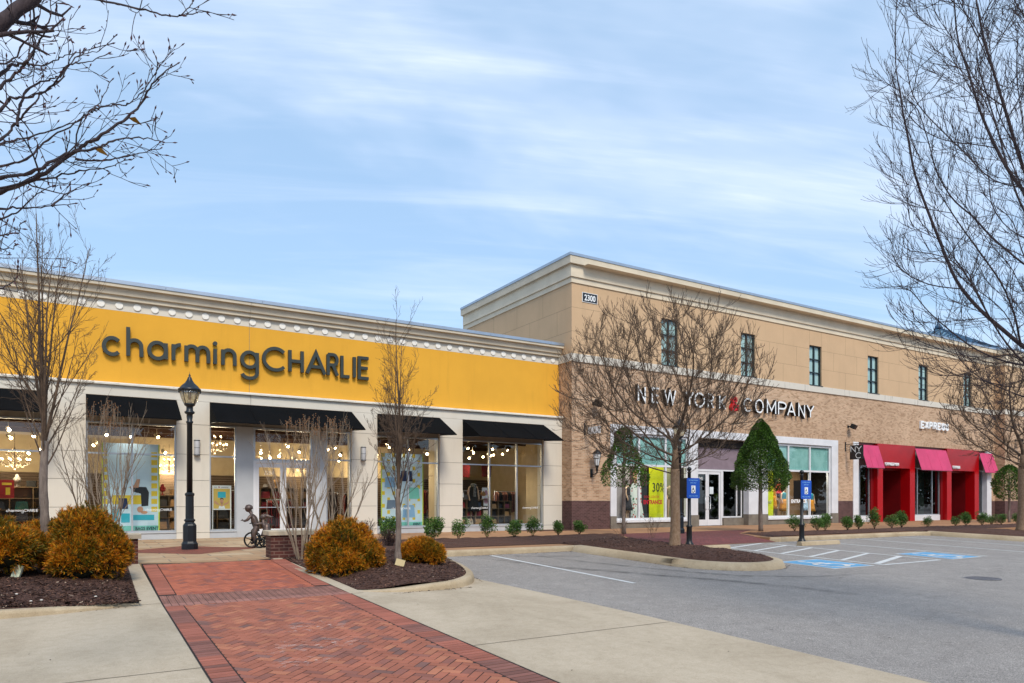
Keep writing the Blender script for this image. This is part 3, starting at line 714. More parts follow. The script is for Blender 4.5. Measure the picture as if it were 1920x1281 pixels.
for i in range(2, len(isl) - 3): litter(isl[i][:2], isl[i+1][:2], 14, .05)
for _ in range(170):
    x, y = r_.uniform(-1, 22), r_.uniform(3.5, 15); z = (cz(y) + .012 if 1 < x < 3.76 else gz(y) + .008); a = r_.uniform(0, PI); l_ = r_.uniform(.005, .018); u = Vector((math.cos(a), math.sin(a), .1)) * l_; v = Vector((-math.sin(a), math.cos(a), .1)) * l_ * .5; p = Vector((x, y, z)); lt.poly([p - u, p - v, p + u, p + v], 0, rndcol(r_, lin('3f3025'), .3))
stuff(lt.build('leaf_litter', CHIP), 'scraps of dead leaf and grit along the kerbs and on the paving')
# pale efflorescence on the near bricks
ef = NT('efflorescence'); tr_ = ef.n('ShaderNodeBsdfTransparent'); ef.p.inputs['Base Color'].default_value = lin('e0cfc6'); ef.p.inputs['Roughness'].default_value = .95
tce = ef.n('ShaderNodeTexCoord'); gr_ = ef.n('ShaderNodeTexGradient', gradient_type='SPHERICAL'); mpe = ef.n('ShaderNodeMapping'); mpe.inputs['Scale'].default_value = (1.1, 1.1, 1); ef.l(tce.outputs['Object'], mpe.inputs[0]); ef.l(mpe.outputs[0], gr_.inputs[0])
m2 = ef.n('ShaderNodeMath', operation='MULTIPLY'); ef.l(ef.ramp(ef.noise(6, 7, rough=.75, dist=.6), .50, .72), m2.inputs[0]); ef.l(ef.ramp(gr_.outputs['Fac'], 0, .8), m2.inputs[1]); m3 = ef.n('ShaderNodeMath', operation='MULTIPLY'); ef.l(m2.outputs[0], m3.inputs[0]); m3.inputs[1].default_value = .75
mx = ef.n('ShaderNodeMixShader'); ef.l(m3.outputs[0], mx.inputs[0]); ef.l(tr_.outputs[0], mx.inputs[1]); ef.l(ef.p.outputs[0], mx.inputs[2]); ef.l(mx.outputs[0], ef.o.inputs[0])
for (x, y, sx, sy) in ((2.2, 7.9, .9, .5), (2.5, 8.9, .7, .5), (1.9, 7.2, .5, .3)):
    b = MB(); b.poly([(-1, -1, -.027 * -1 * 0), (1, -1, 0), (1, 1, 0), (-1, 1, 0)]); o = struct(b.build('chalky_stain', ef.m)); o.location = (x, y, gz(y) + .0165); o.scale = (sx, sy, 1); o.rotation_euler = (math.atan(.027), 0, 0)

# kerbed tree pits for the two near trees whose trunks stand beside the lens
for (x, y) in ((10.15, 3.25), (-4.3, 3.1)):
    r = .62; P = [(x + r * math.cos(rad(a)), y + r * math.sin(rad(a)), gz(y) + .12, gz(y + r * math.sin(rad(a)))) for a in range(0, 361, 15)]
    struct(kerb('kerb_tree_pit', P, w=.12, inward=1))
    b = MB(); b.lathe([(.52, gz(y) + .10), (.35, gz(y) + .13), (.0001, gz(y) + .15)], x, y, 20); stuff(b.build('mulch', M_['mulch']), 'round patch of mulch at the foot of a tree beside the camera')
# ================================================================== stroke lettering
def arc(cx, cy, rx, ry, a0, a1, n=14): return [(cx + rx * math.cos(rad(a0 + (a1 - a0) * i / n)), cy + ry * math.sin(rad(a0 + (a1 - a0) * i / n))) for i in range(n + 1)]
def glyph(ch, W, H, A=0, D=0):
    """centre lines of a letter in a box W x H; A ascender height, D descender depth"""
    r = W / 2
    if ch == 'c': return [arc(r, H/2, r, H/2, 42, 318, 20)]
    if ch == 'h': return [[(0, 0), (0, A)], [(0, H * .45)] + arc(r, H - r, r, r, 172, 0, 10) + [(W, 0)]]
    if ch == 'n': return [[(0, 0), (0, H)], [(0, H * .45)] + arc(r, H - r, r, r, 172, 0, 10) + [(W, 0)]]
    if ch == 'a': return [arc(r, H/2, r, H/2, 0, 360, 28), [(W, 0), (W, H)]]
    if ch == 'r': return [[(0, 0), (0, H)], [(0, H * .45)] + arc(W, H - W, W, W, 172, 90, 7)]
    if ch == 'm':
        q = W / 4; return [[(0, 0), (0, H)], [(0, H * .45)] + arc(q, H - q, q, q, 172, 0, 9) + [(2*q, 0)], [(2*q, H * .45)] + arc(3*q, H - q, q, q, 172, 0, 9) + [(W, 0)]]
    if ch == 'i': return [[(0, 0), (0, H * .97)], 'dot']
    if ch == 'g': return [arc(r, H/2, r, H/2, 0, 360, 28), [(W, H), (W, -D + .19 * D / .38)] + arc(r, -D + .19 * D / .38, r, .19 * D / .38, 0, -165, 12)]
    if ch == 'C': return [arc(W * .56, H/2, W * .56, H/2, 42, 318, 22)]
    if ch == 'H': return [[(0, 0), (0, H)], [(W, 0), (W, H)], [(0, H/2), (W, H/2)]]
    if ch == 'A': return [[(0, 0), (r, H), (W, 0)], [(W * .2, H * .33), (W * .8, H * .33)]]
    if ch == 'R': return [[(0, 0), (0, H)], [(0, H), (W * .55, H)] + arc(W * .55, H * .75, W * .42, H * .25, 80, -80, 9) + [(0, H * .5)], [(W * .5, H * .5), (W, 0)]]
    if ch == 'P': return [[(0, 0), (0, H)], [(0, H), (W * .55, H)] + arc(W * .55, H * .74, W * .45, H * .26, 80, -80, 9) + [(0, H * .48)]]
    if ch == 'L': return [[(0, H), (0, 0), (W, 0)]]
    if ch == 'I': return [[(0, 0), (0, H)]]
    if ch == 'E': return [[(W, H), (0, H), (0, 0), (W, 0)], [(0, H/2), (W * .9, H/2)]]
    if ch == 'N': return [[(0, 0), (0, H), (W, 0), (W, H)]]
    if ch == 'W': return [[(0, H), (W * .26, 0), (r, H), (W * .74, 0), (W, H)]]
    if ch == 'Y': return [[(0, H), (r, H * .48), (r, 0)], [(r, H * .48), (W, H)]]
    if ch == 'O': return [arc(r, H/2, r, H/2, 0, 360, 28)]
    if ch == 'K': return [[(0, 0), (0, H)], [(W, H), (0, H * .4)], [(W * .3, H * .56), (W, 0)]]
    if ch == 'M': return [[(0, 0), (0, H), (r, H * .25), (W, H), (W, 0)]]
    if ch == 'X': return [[(0, 0), (W, H)], [(0, H), (W, 0)]]
    if ch == 'S': return [arc(r, H * .75, r, H * .25, 35, 265, 12) + arc(r, H * .25, r, H * .25, 85, -145, 12)]
    if ch == '&': return [[(W, 0), (W * .22, H * .70), (W * .22, H * .88), (W * .42, H), (W * .66, H * .9), (W * .66, H * .72), (W * .1, H * .38), (0, H * .2), (W * .12, H * .05), (W * .4, 0), (W * .75, H * .12), (W * .95, H * .42)]]
    return []
def letter(mb, ch, x0, x1, zb, H, w, y0, y1, A=0, D=0, mi=0, ms=0):
    h = w / 2
    for q, st_ in enumerate(glyph(ch, max(.001, x1 - x0 - w), H - w, A - w, D - h)):
        e = .0015 * q
        if st_ == 'dot': mb.extrude([((x0 + x1) / 2 + .55 * w * 1.15 * math.cos(a * PI / 8), zb + H + w * 1.0 + .55 * w * 1.15 * math.sin(a * PI / 8)) for a in range(16)], lambda u, v, k: (u, y1 if k else y0, v), mi, ms); continue
        cl_ = len(st_) > 24
        mb.ribbon(st_, w, y0 - e, y1, mi, ms, cl_, (x0 + h, zb + h))
# ================================================================== YELLOW STORE
YP, YF = 25.70, 25.94
XE = 18.25
B1 = thing('yellow_store_building', 'long single storey store with a yellow stucco band, cream piers and black awnings', 'building', (2, 25.7, 0)); o1 = (2, 25.7, 0)
w_ = MB(); w_.box(-16, 4.97, YF, YF + .35, 5.03, 7.38, 0); w_.box(4.985, XE, YF, YF + .35, 5.03, 7.38, 0); w_.box(4.97, 4.985, YF + .012, YF + .35, 5.03, 7.38, 1)
w_.build('yellow_wall_band', [M_['yellow'], M_['jointw']], B1, o1)
w_ = MB(); w_.box(-16, 4.97, YF - .004, YF + .35, 7.38, 7.70, 0); w_.box(4.985, XE, YF - .004, YF + .35, 7.38, 7.70, 0); w_.box(4.97, 4.985, YF + .02, YF + .35, 7.38, 7.70, 1); w_.build('frieze', [M_['stuccow'], M_['jointw']], B1, o1)
i = 0; x = .98 - .513 * 12; first = None
while x < 18.1:
    if first is None:
        d = MB(); pr_ = [(.112, 0), (.112, .03), (.102, .038), (.0001, .038)]
        n = 20; d.v = []
        for r, h in pr_:
            for j in range(n): d.v.append((r * math.cos(2*PI*j/n), -h, r * math.sin(2*PI*j/n)))
        for a in range(3):
            for j in range(n): k_ = (j+1) % n; d.face((a*n+j, a*n+n+j, a*n+n+k_, a*n+k_)[::-1], 0)
        first = d.build('disc', mat('disc_stucco', 'efece4', .9, .03), B1); c_ = first
    else: c_ = first.copy(); sc.collection.objects.link(c_); c_.parent = B1
    c_.location = (x - o1[0], YF - .004 - o1[1], 7.545); x += .513
w_ = MB()   # cornice: stepped fascias then metal coping
w_.profx([(25.80, 7.70), (25.80, 7.82), (25.72, 7.84), (25.68, 8.04), (25.56, 8.05), (25.56, 8.15), (26.3, 8.15), (26.3, 7.70)], -16, 4.975, 0)
w_.profx([(25.80, 7.70), (25.80, 7.82), (25.72, 7.84), (25.68, 8.04), (25.56, 8.05), (25.56, 8.15), (26.3, 8.15), (26.3, 7.70)], 4.985, XE, 0)
w_.build('cornice', [M_['stuccob']], B1, o1)
w_ = MB(); x = -16
while x < XE:
    w_.box(x, min(XE, x + 3.04), 25.53, 26.32, 8.152, 8.27); x += 3.05
w_.build('coping', [M_['coping']], B1, o1)
k = NT('weathered_ledge'); o = k.mix(k.ramp(k.noise(1.6, 6, rough=.8, stretch=(1, 1, 6)), .50, .75), lin('d6d0c3'), lin('8e897d')); k.l(o, k.p.inputs['Base Color']); k.p.inputs['Roughness'].default_value = .9; LEDGE = k.m
w_ = MB(); w_.profx([(25.60, 4.945), (25.60, 4.99), (25.64, 5.03), (26.3, 5.03), (26.3, 4.945)], -16, XE); w_.build('ledge', LEDGE, B1, o1)
w_ = MB(); w_.box(-16, 4.97, YP, 26.3, 4.61, 4.945); w_.box(4.985, XE, YP, 26.3, 4.61, 4.945); w_.box(4.97, 4.985, YP + .02, 26.3, 4.61, 4.945, 1); w_.build('beam', [M_['stuccow'], M_['jointw']], B1, o1)
BAYS = [(-3.62, -.99), (.06, 2.63), (3.65, 8.60), (9.60, 12.24), (13.27, 17.27)]
piers = [(-8.7, -7.4), (-4.6, -3.62), (-.99, .06), (2.63, 3.65), (8.60, 9.60), (12.24, 13.27), (17.27, XE)]
for (a, b_) in piers:
    w_ = MB(); zs = [0, .2, 1.07, 1.95, 2.82, 3.82, 4.61]
    for z0, z1 in zip(zs[:-1], zs[1:]): w_.box(a, b_, YP, 26.2, z0 + (.007 if z0 else 0), z1 - .007, 0)
    w_.box(a + .02, b_ - .02, YP + .02, 26.15, .1, 4.59, 1); w_.build('pier', [M_['stuccow'], M_['jointw']], B1, o1)
YG = 25.86
def glaze(parent, name, x0, x1, z0, z1, mulls, trans, yg, fm, gm, org, fw=.05, dp=.06, single=None, label=None):
    """framed shop window: verticals run through, transoms butt between; each pane its own mesh under the frame"""
    f = MB(); vs = [x0] + mulls + [x1]; segs = []
    f.box(x0, x0 + fw, yg - dp, yg + dp, z0, z1); f.box(x1 - fw, x1, yg - dp, yg + dp, z0, z1)
    for m in mulls: f.box(m - fw/2, m + fw/2, yg - dp, yg + dp, z0, z1)
    edges = [x0 + fw] + sum([[m - fw/2, m + fw/2] for m in mulls], []) + [x1 - fw]
    for i in range(0, len(edges), 2):
        a, b_ = edges[i], edges[i+1]; segs.append((a, b_))
        f.box(a, b_, yg - dp, yg + dp, z0, z0 + fw); f.box(a, b_, yg - dp, yg + dp, z1 - fw, z1)
        for t in trans: f.box(a, b_, yg - dp, yg + dp, t - fw/2, t + fw/2)
    fo = f.build(name, fm, parent, org)
    if label: fo['label'] = label
    ze = [z0 + fw] + sum([[t - fw/2, t + fw/2] for t in trans], []) + [z1 - fw]; g_i = 0
    for a, b_ in segs:
        for j in range(0, len(ze), 2):
            p = MB(); p.poly([(a, yg, ze[j]), (b_, yg, ze[j]), (b_, yg, ze[j+1]), (a, yg, ze[j+1])])
            gmm = gm(j, g_i) if callable(gm) else gm
            p.build('pane', gmm, fo, org)
        g_i += 1
    return fo
HEAD = mat('window_head_panel', '8e877b', .7, .08)
for (a, b_), mu in ((BAYS[0], [-2.3]), (BAYS[1], [1.34]), (BAYS[3], [10.93]), (BAYS[4], [14.60, 15.95])):
    glaze(B1, 'window', a, b_, .24, 3.78, mu, [2.78], YG, M_['alu'], GL, o1, .05)
    w_ = MB(); w_.box(a, b_, YG - .03, 26.2, 3.78, 4.61); w_.build('window_head', HEAD, B1, o1)
    w_ = MB(); w_.box(a, b_, YG - .11, 26.1, 0, .2); w_.box(a, b_, YG - .14, 26.1, .2, .24); w_.build('sill', M_['panel'], B1, o1)
# entrance bay
a, b_ = BAYS[2]
w_ = MB(); w_.box(a, b_, YG - .03, 26.2, 3.84, 4.61); w_.build('window_head', HEAD, B1, o1)
glaze(B1, 'window', a, 4.52, .24, 3.84, [], [2.78], YG, M_['alu'], GL, o1)
glaze(B1, 'window', 7.66, b_, .24, 3.84, [], [2.78], YG, M_['alu'], GL, o1)
w_ = MB(); w_.box(a, 4.52, YG - .11, 26.1, 0, .2); w_.box(a, 4.52, YG - .14, 26.1, .2, .24); w_.build('sill', M_['panel'], B1, o1)
w_ = MB(); w_.box(7.66, b_, YG - .11, 26.1, 0, .2); w_.box(7.66, b_, YG - .14, 26.1, .2, .24); w_.build('sill', M_['panel'], B1, o1)
w_ = MB(); w_.box(4.52, 5.08, YG - .08, 26.1, 0, 3.84); w_.build('panel', M_['panel'], B1, o1)
w_ = MB(); w_.box(7.15, 7.66, YG - .08, 26.1, 0, 3.84); w_.build('panel', M_['panel'], B1, o1)
glaze(B1, 'transom_window', 5.08, 7.15, 2.68, 3.84, [], [], YG, M_['alu'], GL, o1, .07)
w_ = MB(); w_.box(5.08, 5.17, YG - .07, YG + .07, 0, 2.68); w_.box(7.06, 7.15, YG - .07, YG + .07, 0, 2.68); w_.box(5.17, 7.06, YG - .07, YG + .07, 2.60, 2.68); w_.build('door_frame', M_['white'], B1, o1)
for (x0, x1, hs) in ((5.18, 6.11, 1), (6.12, 7.05, -1)):
    d = MB(); yd = YG; d.box(x0, x0 + .10, yd - .03, yd + .03, .02, 2.59); d.box(x1 - .10, x1, yd - .03, yd + .03, .02, 2.59); d.box(x0 + .10, x1 - .10, yd - .03, yd + .03, .02, .27); d.box(x0 + .10, x1 - .10, yd - .03, yd + .03, 2.45, 2.59)
    do = d.build('door', M_['white'], B1, o1)
    p = MB(); p.poly([(x0 + .1, yd, .27), (x1 - .1, yd, .27), (x1 - .1, yd, 2.45), (x0 + .1, yd, 2.45)]); p.build('pane', GL, do, o1)
    hx = x1 - .05 if hs > 0 else x0 + .05; h = MB(); h.tube([(hx, yd - .03, .95), (hx, yd - .09, .95), (hx, yd - .09, 1.3), (hx, yd - .03, 1.3)], .013, 8); h.box(x0 + .1, x1 - .1, yd - .07, yd - .045, 1.02, 1.05); h.build('handle', M_['alu'], do, o1)
text('door_number', '2250', .19, (5.63, YG - .006, 2.20), M_['wht'], B1, org=o1, sx=.9)
# black canvas awnings
def cloth(q, a, b_, yw, zt, yf, zf, sag, bays):
    """sloping canvas that dips a little between its frame ribs, with a raised seam on each rib"""
    nx, ny = bays * 6, 6; n0 = len(q.v)
    for i in range(nx + 1):
        for j in range(ny + 1):
            u, v = i / nx, j / ny; d = sag * abs(math.sin(PI * u * bays)) * math.sin(PI * v) ; q.v.append((a + (b_ - a) * u, yw + (yf - yw) * v, zt + (zf - zt) * v - d))
    for i in range(nx):
        for j in range(ny): k_ = n0 + i * (ny + 1) + j; q.face((k_, k_ + 1, k_ + ny + 2, k_ + ny + 1), 0, None, True)
    for i in range(1, bays):
        x = a + (b_ - a) * i / bays; q.tube([(x, yw, zt + .003), (x, yf, zf + .003)], .008, 4)
AW = M_['awn']
for (a, b_) in BAYS:
    q = MB(); zt, zf, zw, yf = 4.595, 3.79, 3.90, 24.18; yw = YP - .012; t = .012
    cloth(q, a, b_, yw, zt, yf, zf + .03, .02, max(2, int((b_ - a) / 1.2))); q.poly([(a, yf, zf), (b_, yf, zf), (b_, yf, zf + .03), (a, yf, zf + .03)])
    q.poly([(a, yw, zt), (a, yw, zw), (a, yf, zf), (a, yf, zf + .03)]); q.poly([(b_, yw, zt), (b_, yf, zf + .03), (b_, yf, zf), (b_, yw, zw)])
    # inner faces give the cloth its thickness
    q.poly([(a + t, yw, zt - t), (b_ - t, yw, zt - t), (b_ - t, yf + t, zf + .01), (a + t, yf + t, zf + .01)])
    ao = q.build('awning', AW, B1, o1)
    f = MB(); f.tube([(a + .03, yw, zw), (a + .03, yf + .02, zf + .01), (b_ - .03, yf + .02, zf + .01), (b_ - .03, yw, zw)], .014, 6)
    f.tube([(a + .03, yw, zt - .03), (a + .03, yf + .03, zf + .03)], .012, 6); f.tube([(b_ - .03, yw, zt - .03), (b_ - .03, yf + .03, zf + .03)], .012, 6)
    f.build('awning_frame', M_['alud'], ao, o1)
# closed shell: roof, back, ends, shop floor, ceiling and inner walls
CREAM = mat('shop_cream_wall', 'c2ae8c', .9, .05); CEIL = mat('shop_brown_ceiling', '4a2e20', .85, .2, 1.5); FLOOR = mat('shop_wood_floor', '5b3e29', .5, .2, 2, stretch=(.3, 2, 1))
w_ = MB(); w_.box(-16, XE, 26.3, 40, 7.6, 7.8); w_.build('roof', mat('grey_roof_membrane', '8c8c8c', .9, .1), B1, o1)
w_ = MB(); w_.box(-16, XE, 40, 40.3, 0, 8.1); w_.box(-16.3, -16, 25.7, 40.3, 0, 8.1); w_.build('back_wall', M_['stuccow'], B1, o1)
w_ = MB(); w_.box(-15.9, XE - .3, 32.0, 32.2, 2.35, 4.6); w_.box(-15.9, XE - .3, 32.2, 32.3, 0, 4.6); w_.box(XE - .3, XE - .1, 26.2, 34.8, 0, 4.6); w_.box(-15.9, -15.7, 26.2, 34.8, 0, 4.6); w_.box(12.3, 13.2, 26.2, 26.9, .0, 4.6); w_.box(17.3, 17.9, 26.2, 27.2, 0, 4.6); w_.build('inner_wall', CREAM, B1, o1)
w_ = MB(); w_.box(-15.9, XE - .3, 26.2, 34.6, 4.0, 4.5)
for yy in (27.6, 29.6, 31.6, 33.4): w_.box(-15.9, XE - .3, yy, yy + .16, 3.82, 4.0, 0)
w_.build('ceiling', CEIL, B1, o1)
w_ = MB(); w_.box(-15.9, XE - .3, 26.1, 34.6, -.05, .03); w_.build('shop_floor', FLOOR, B1, o1)
w_ = MB()
for q in range(22): w_.box(-15.9, XE - .3, 31.95, 31.99, .1 + q * .102, .19 + q * .102)
w_.build('slat_wall', mat('brown_slat_wall', '5e4c3c', .8, .15, 1.5), B1, o1)
w_ = MB(); w_.box(-8.7, -3.62, 25.75, 26.2, 0, 4.61); w_.box(-16, -8.7, 25.75, 26.2, 0, 4.61); w_.build('side_wall', M_['stuccow'], B1, o1)
# store sign letters
SG = thing('store_sign', 'large dark green charmingCHARLIE letters mounted on the yellow band', 'sign', (4.9, YF, 5.9)); so = (4.9, YF, 5.9)
spec = [('c', .49, 1.07, 0, 0), ('h', 1.17, 1.66, 1.04, 0), ('a', 1.77, 2.38, 0, 0), ('r', 2.49, 2.83, 0, 0), ('m', 2.88, 3.68, 0, 0), ('i', 3.78, 3.89, 0, 0), ('n', 4.03, 4.53, 0, 0), ('g', 4.65, 5.27, 0, .44)]
for ch, a, b_, A_, D_ in spec:
    l_ = MB(); letter(l_, ch, a, b_, 5.88, .64, .115, YF - .16, YF - .05, A_, D_)
    l_.box(a + .04, a + .07, YF - .06, YF, 6.0, 6.03)
    l_.build('letter', M_['letter'], SG, so)
for ch, a, b_ in (('C', 5.87, 6.72), ('H', 6.85, 7.44), ('A', 7.50, 8.36), ('R', 8.40, 8.92), ('L', 8.97, 9.38), ('I', 9.44, 9.55), ('E', 9.62, 10.08)):
    pass
caps = [('C', 492, 536), ('H', 541, 570), ('A', 573, 612), ('R', 611, 635.5), ('L', 639, 658.5), ('I', 662, 667.5), ('E', 671.5, 694)]
CAPX = [(5.38, 6.21), (6.29, 6.84), (6.90, 7.67), (7.68, 8.14), (8.20, 8.60), (8.68, 8.79), (8.87, 9.35)]
for (ch, _, _2), (a, b_) in zip(caps, CAPX):
    l_ = MB(); letter(l_, ch, a, b_, 5.87, .88, .115, YF - .16, YF - .05); l_.build('letter', M_['letter'], SG, so)
# white lettering stuck on the glass
def decal(parent, x, z, h, y, org):
    l_ = MB(); s_ = h / .6; X = x
    for ch, a, b_, A_, D_ in spec: letter(l_, ch, x + (a - .5) * s_ * .93, x + (b_ - .5) * s_ * .93, z, .6 * s_, .1 * s_, y, y + .001, A_ * s_, D_ * s_)
    for (ch, _, _2), (a, b_) in zip(caps, CAPX): letter(l_, ch, x + (a - .5) * s_ * .93, x + (b_ - .5) * s_ * .93, z, .86 * s_, .1 * s_, y, y + .001)
    return l_.build('window_lettering', M_['wht'], parent, org)
for x in (-1.98, 1.72, 10.25, 13.75, 16.27): decal(B1, x, .93, .058, YG - .006, o1)
# wall sconces on the piers
for i, (x, lb_) in enumerate(((3.24, 'slim frosted wall sconce on the pier left of the entrance, behind the lamp post'), (9.02, 'slim frosted wall sconce on the pier right of the entrance'))):
    t = thing('wall_sconce', lb_, 'wall light', (x, YP, 2.78), 0, 'frosted sconces on the cream piers')
    b = MB(); b.lathe([(.085, .03), (.09, .05), (.09, .47), (.085, .49)], 0, -.10, 14); b.build('shade', mat('frosted_shade', 'b9bbbf', .5, .05), t)
    b = MB(); b.box(-.08, .08, -.06, 0, .0, .52); b.lathe([(.10, 0), (.10, .03)], 0, -.10, 14, cz=0); b.lathe([(.10, .49), (.10, .52)], 0, -.10, 14); b.lathe([(.094, .25), (.094, .27)], 0, -.10, 14); b.build('bracket', M_['alud'], t)

# ================================================================== BRICK BUILDING
Y2 = 24.98; X0 = 18.26; Y3 = 24.34; XS = 55.5
B2 = thing('brick_store_building', 'two storey brick and tan stucco building with tall narrow upper windows', 'building', (30, 25, 0)); o2 = (30, 25, 0)
T = .3
WX = [23.54, 29.08, 34.66, 40.18, 45.68, 51.2]; WW = 1.1
# upper stucco with openings; joints are recessed grooves drawn as thin proud strips in the joint colour
u = MB(); x = X0
for wx in WX + [None]:
    e = wx if wx is not None else XS
    u.box(x, e, Y2, Y2 + T, 7.735, 10.0, 0); x = (wx + WW) if wx is not None else x
u.box(X0, XS, Y2, Y2 + T, 10.0, 10.84, 0); u.box(X0, X0 + T, Y2 + T, 35.0, 7.735, 10.84, 0)
u.box(XS, 58.55, Y3, Y3 + T, 7.735, 10.0); u.box(59.65, 75, Y3, Y3 + T, 7.735, 10.0); u.box(XS, 75, Y3, Y3 + T, 10.0, 10.84); u.box(XS, XS + T, Y3 + T, Y2, 7.735, 10.84)
hj = [8.72, 9.77]; jd = .0015; jw = .012
segs = []; x = X0
for wx in WX: segs.append((x, wx)); x = wx + WW
segs.append((x, XS))
for a, b_ in segs:
    for z in hj: u.box(a, b_, Y2 - jd, Y2 + .01, z - jw/2, z + jw/2, 1)
for z in hj: u.box(X0 - jd, X0 + .01, Y2 - jd, 35, z - jw/2, z + jw/2, 1)
vr = {0: [], 1: [], 2: []}
x = 20.05; i = 0
for bay, wx in enumerate([X0 - 4.4] + WX):
    s0 = wx + (WW if wx > 20 else 0)
    for f, rows in ((.02, (0,)), (.98 + 0, (0,))): pass
for wi, wx in enumerate(WX + [56.8]):
    pv0 = (WX[wi-1] + WW) if wi else X0 + .9
    L_ = wx - pv0
    for t_ in ((.0, 2), (1.0, 2), (.5, 2), (.5, 0), (.25, 1), (.75, 1)):
        xx = pv0 + L_ * t_[0]
        if t_[0] in (0.0, 1.0): z0, z1 = 10.0, 10.84
        elif t_[1] == 2: z0, z1 = 9.776, 10.84
        elif t_[1] == 1: z0, z1 = 8.726, 9.764
        else: z0, z1 = 7.735, 8.714
        if xx < XS - .1: u.box(xx - jw/2, xx + jw/2, Y2 - jd - .0004, Y2 + .01, z0, z1, 1)
for j_, yy in enumerate((27.25, 29.54, 31.85, 34.2)): u.box(X0 - jd - .0004, X0 + .01, yy - jw/2, yy + jw/2, 9.776, 10.84, 1)
for j_, yy in enumerate((26.09, 28.37, 30.65, 32.9)): u.box(X0 - jd - .0004, X0 + .01, yy - jw/2, yy + jw/2, 8.726, 9.764, 1)
u.build('stucco_wall', [M_['tan'], M_['joint']], B2, o2)
# belt course between brick and stucco, dirt runs on it
k = NT('belt_course'); o = k.mix(k.ramp(k.noise(5, 5, rough=.8, stretch=(1, 1, .06)), .56, .72), lin('cfc9bd'), lin('8b8880')); k.l(o, k.p.inputs['Base Color']); k.p.inputs['Roughness'].default_value = .9; BELT = k.m
u = MB(); o_ = .06
u.extrude([(X0 - o_, Y2 - o_), (XS - o_, Y2 - o_), (XS - o_, Y3 - o_), (75, Y3 - o_), (75, Y3 + .2), (XS + .1, Y3 + .2), (XS + .1, Y2 + .2), (X0 + .2, Y2 + .2), (X0 + .2, 26.3), (X0 - o_, 26.3)], lambda a, b_, k: (a, b_, 7.735 if k == 0 else 7.39))
u.build('belt_course', BELT, B2, o2)
# cornice wraps the corner (mitred)
u = MB()
def wrap(off, z0, z1, mi): u.extrude([(X0 - off, 35.1), (X0 - off, Y2 - off), (XS - off, Y2 - off), (XS - off, Y3 - off), (75, Y3 - off), (75, Y2 + .6), (X0 + .6, Y2 + .6), (X0 + .6, 35.1)], lambda a, b_, k: (a, b_, z1 if k == 0 else z0), mi)
wrap(.05, 10.842, 11.07, 0); wrap(.12, 11.075, 11.58, 0)
wrap(.26, 11.60, 11.93, 1)
u.box(X0 - .15, X0 + .5, 24.9, 35.1, 11.58, 11.60, 0); u.box(X0 + .5, 75, Y3 + .1, 25.4, 11.58, 11.60, 0)
u.build('cornice', [M_['stuccob2'], M_['stuccob']], B2, o2)
u = MB(); wrap(.29, 11.932, 12.05, 0); u.build('coping', M_['coping'], B2, o2)
u = MB(); u.box(X0 + .3, 75, Y2 + .3, 35, 11.5, 11.6); u.build('roof', mat('grey_roof_membrane', '8c8c8c', .9, .1), B2, o2)
u = MB(); u.box(X0, 75, 35.0, 35.3, 0, 11.9); u.box(74.7, 75, Y2, 35, 0, 11.9); u.build('back_wall', M_['tan'], B2, o2)
# upper windows: dark frame, two by three panes, pale blinds close behind
DKF = mat('dark_green_window_frame', '1c2a2e', .4, .1); BLIND = mat('pale_teal_blind', 'c2e0de', .7, .12, 1.5, stretch=(3, 3, .4))
def upper_window(x, y):
    ww = WW if y == Y2 else 1.1
    yg = y + .13
    f = MB(); z0, z1 = 7.76, 10.0; fw = .055
    f.box(x, x + fw, yg - .05, yg + .05, z0, z1); f.box(x + ww - fw, x + ww, yg - .05, yg + .05, z0, z1); m_ = x + ww * .5; f.box(m_ - .035, m_ + .035, yg - .05, yg + .05, z0, z1)
    zr = [z0 + fw, z0 + .745, z0 + 1.49, z1 - fw]
    for (a, b_) in ((x + fw, m_ - .035), (m_ + .035, x + ww - fw)):
        f.box(a, b_, yg - .05, yg + .05, z0, z0 + fw); f.box(a, b_, yg - .05, yg + .05, z1 - fw, z1)
        for z in zr[1:3]: f.box(a, b_, yg - .05, yg + .05, z - .025, z + .025)
    f.box(x - .02, x + ww + .02, y - .09, y + .07, 7.736, 7.76)
    fo = f.build('upper_window', DKF, B2, o2)
    for (a, b_) in ((x + fw, m_ - .035), (m_ + .035, x + ww - fw)):
        for z_ in range(3):
            zb, zt = zr[z_] + (.025 if z_ else 0), zr[z_+1] - (.025 if z_ < 2 else 0)
            p = MB(); p.poly([(a, yg, zb), (b_, yg, zb), (b_, yg, zt), (a, yg, zt)]); p.build('pane', GL, fo, o2)
    bl = MB(); bl.poly([(x, yg + .052, z0), (x + ww, yg + .052, z0), (x + ww, yg + .052, z1), (x, yg + .052, z1)]); bl.build('blind', BLIND, fo, o2)
for wx in WX: upper_window(wx, Y2)
upper_window(58.55, Y3)
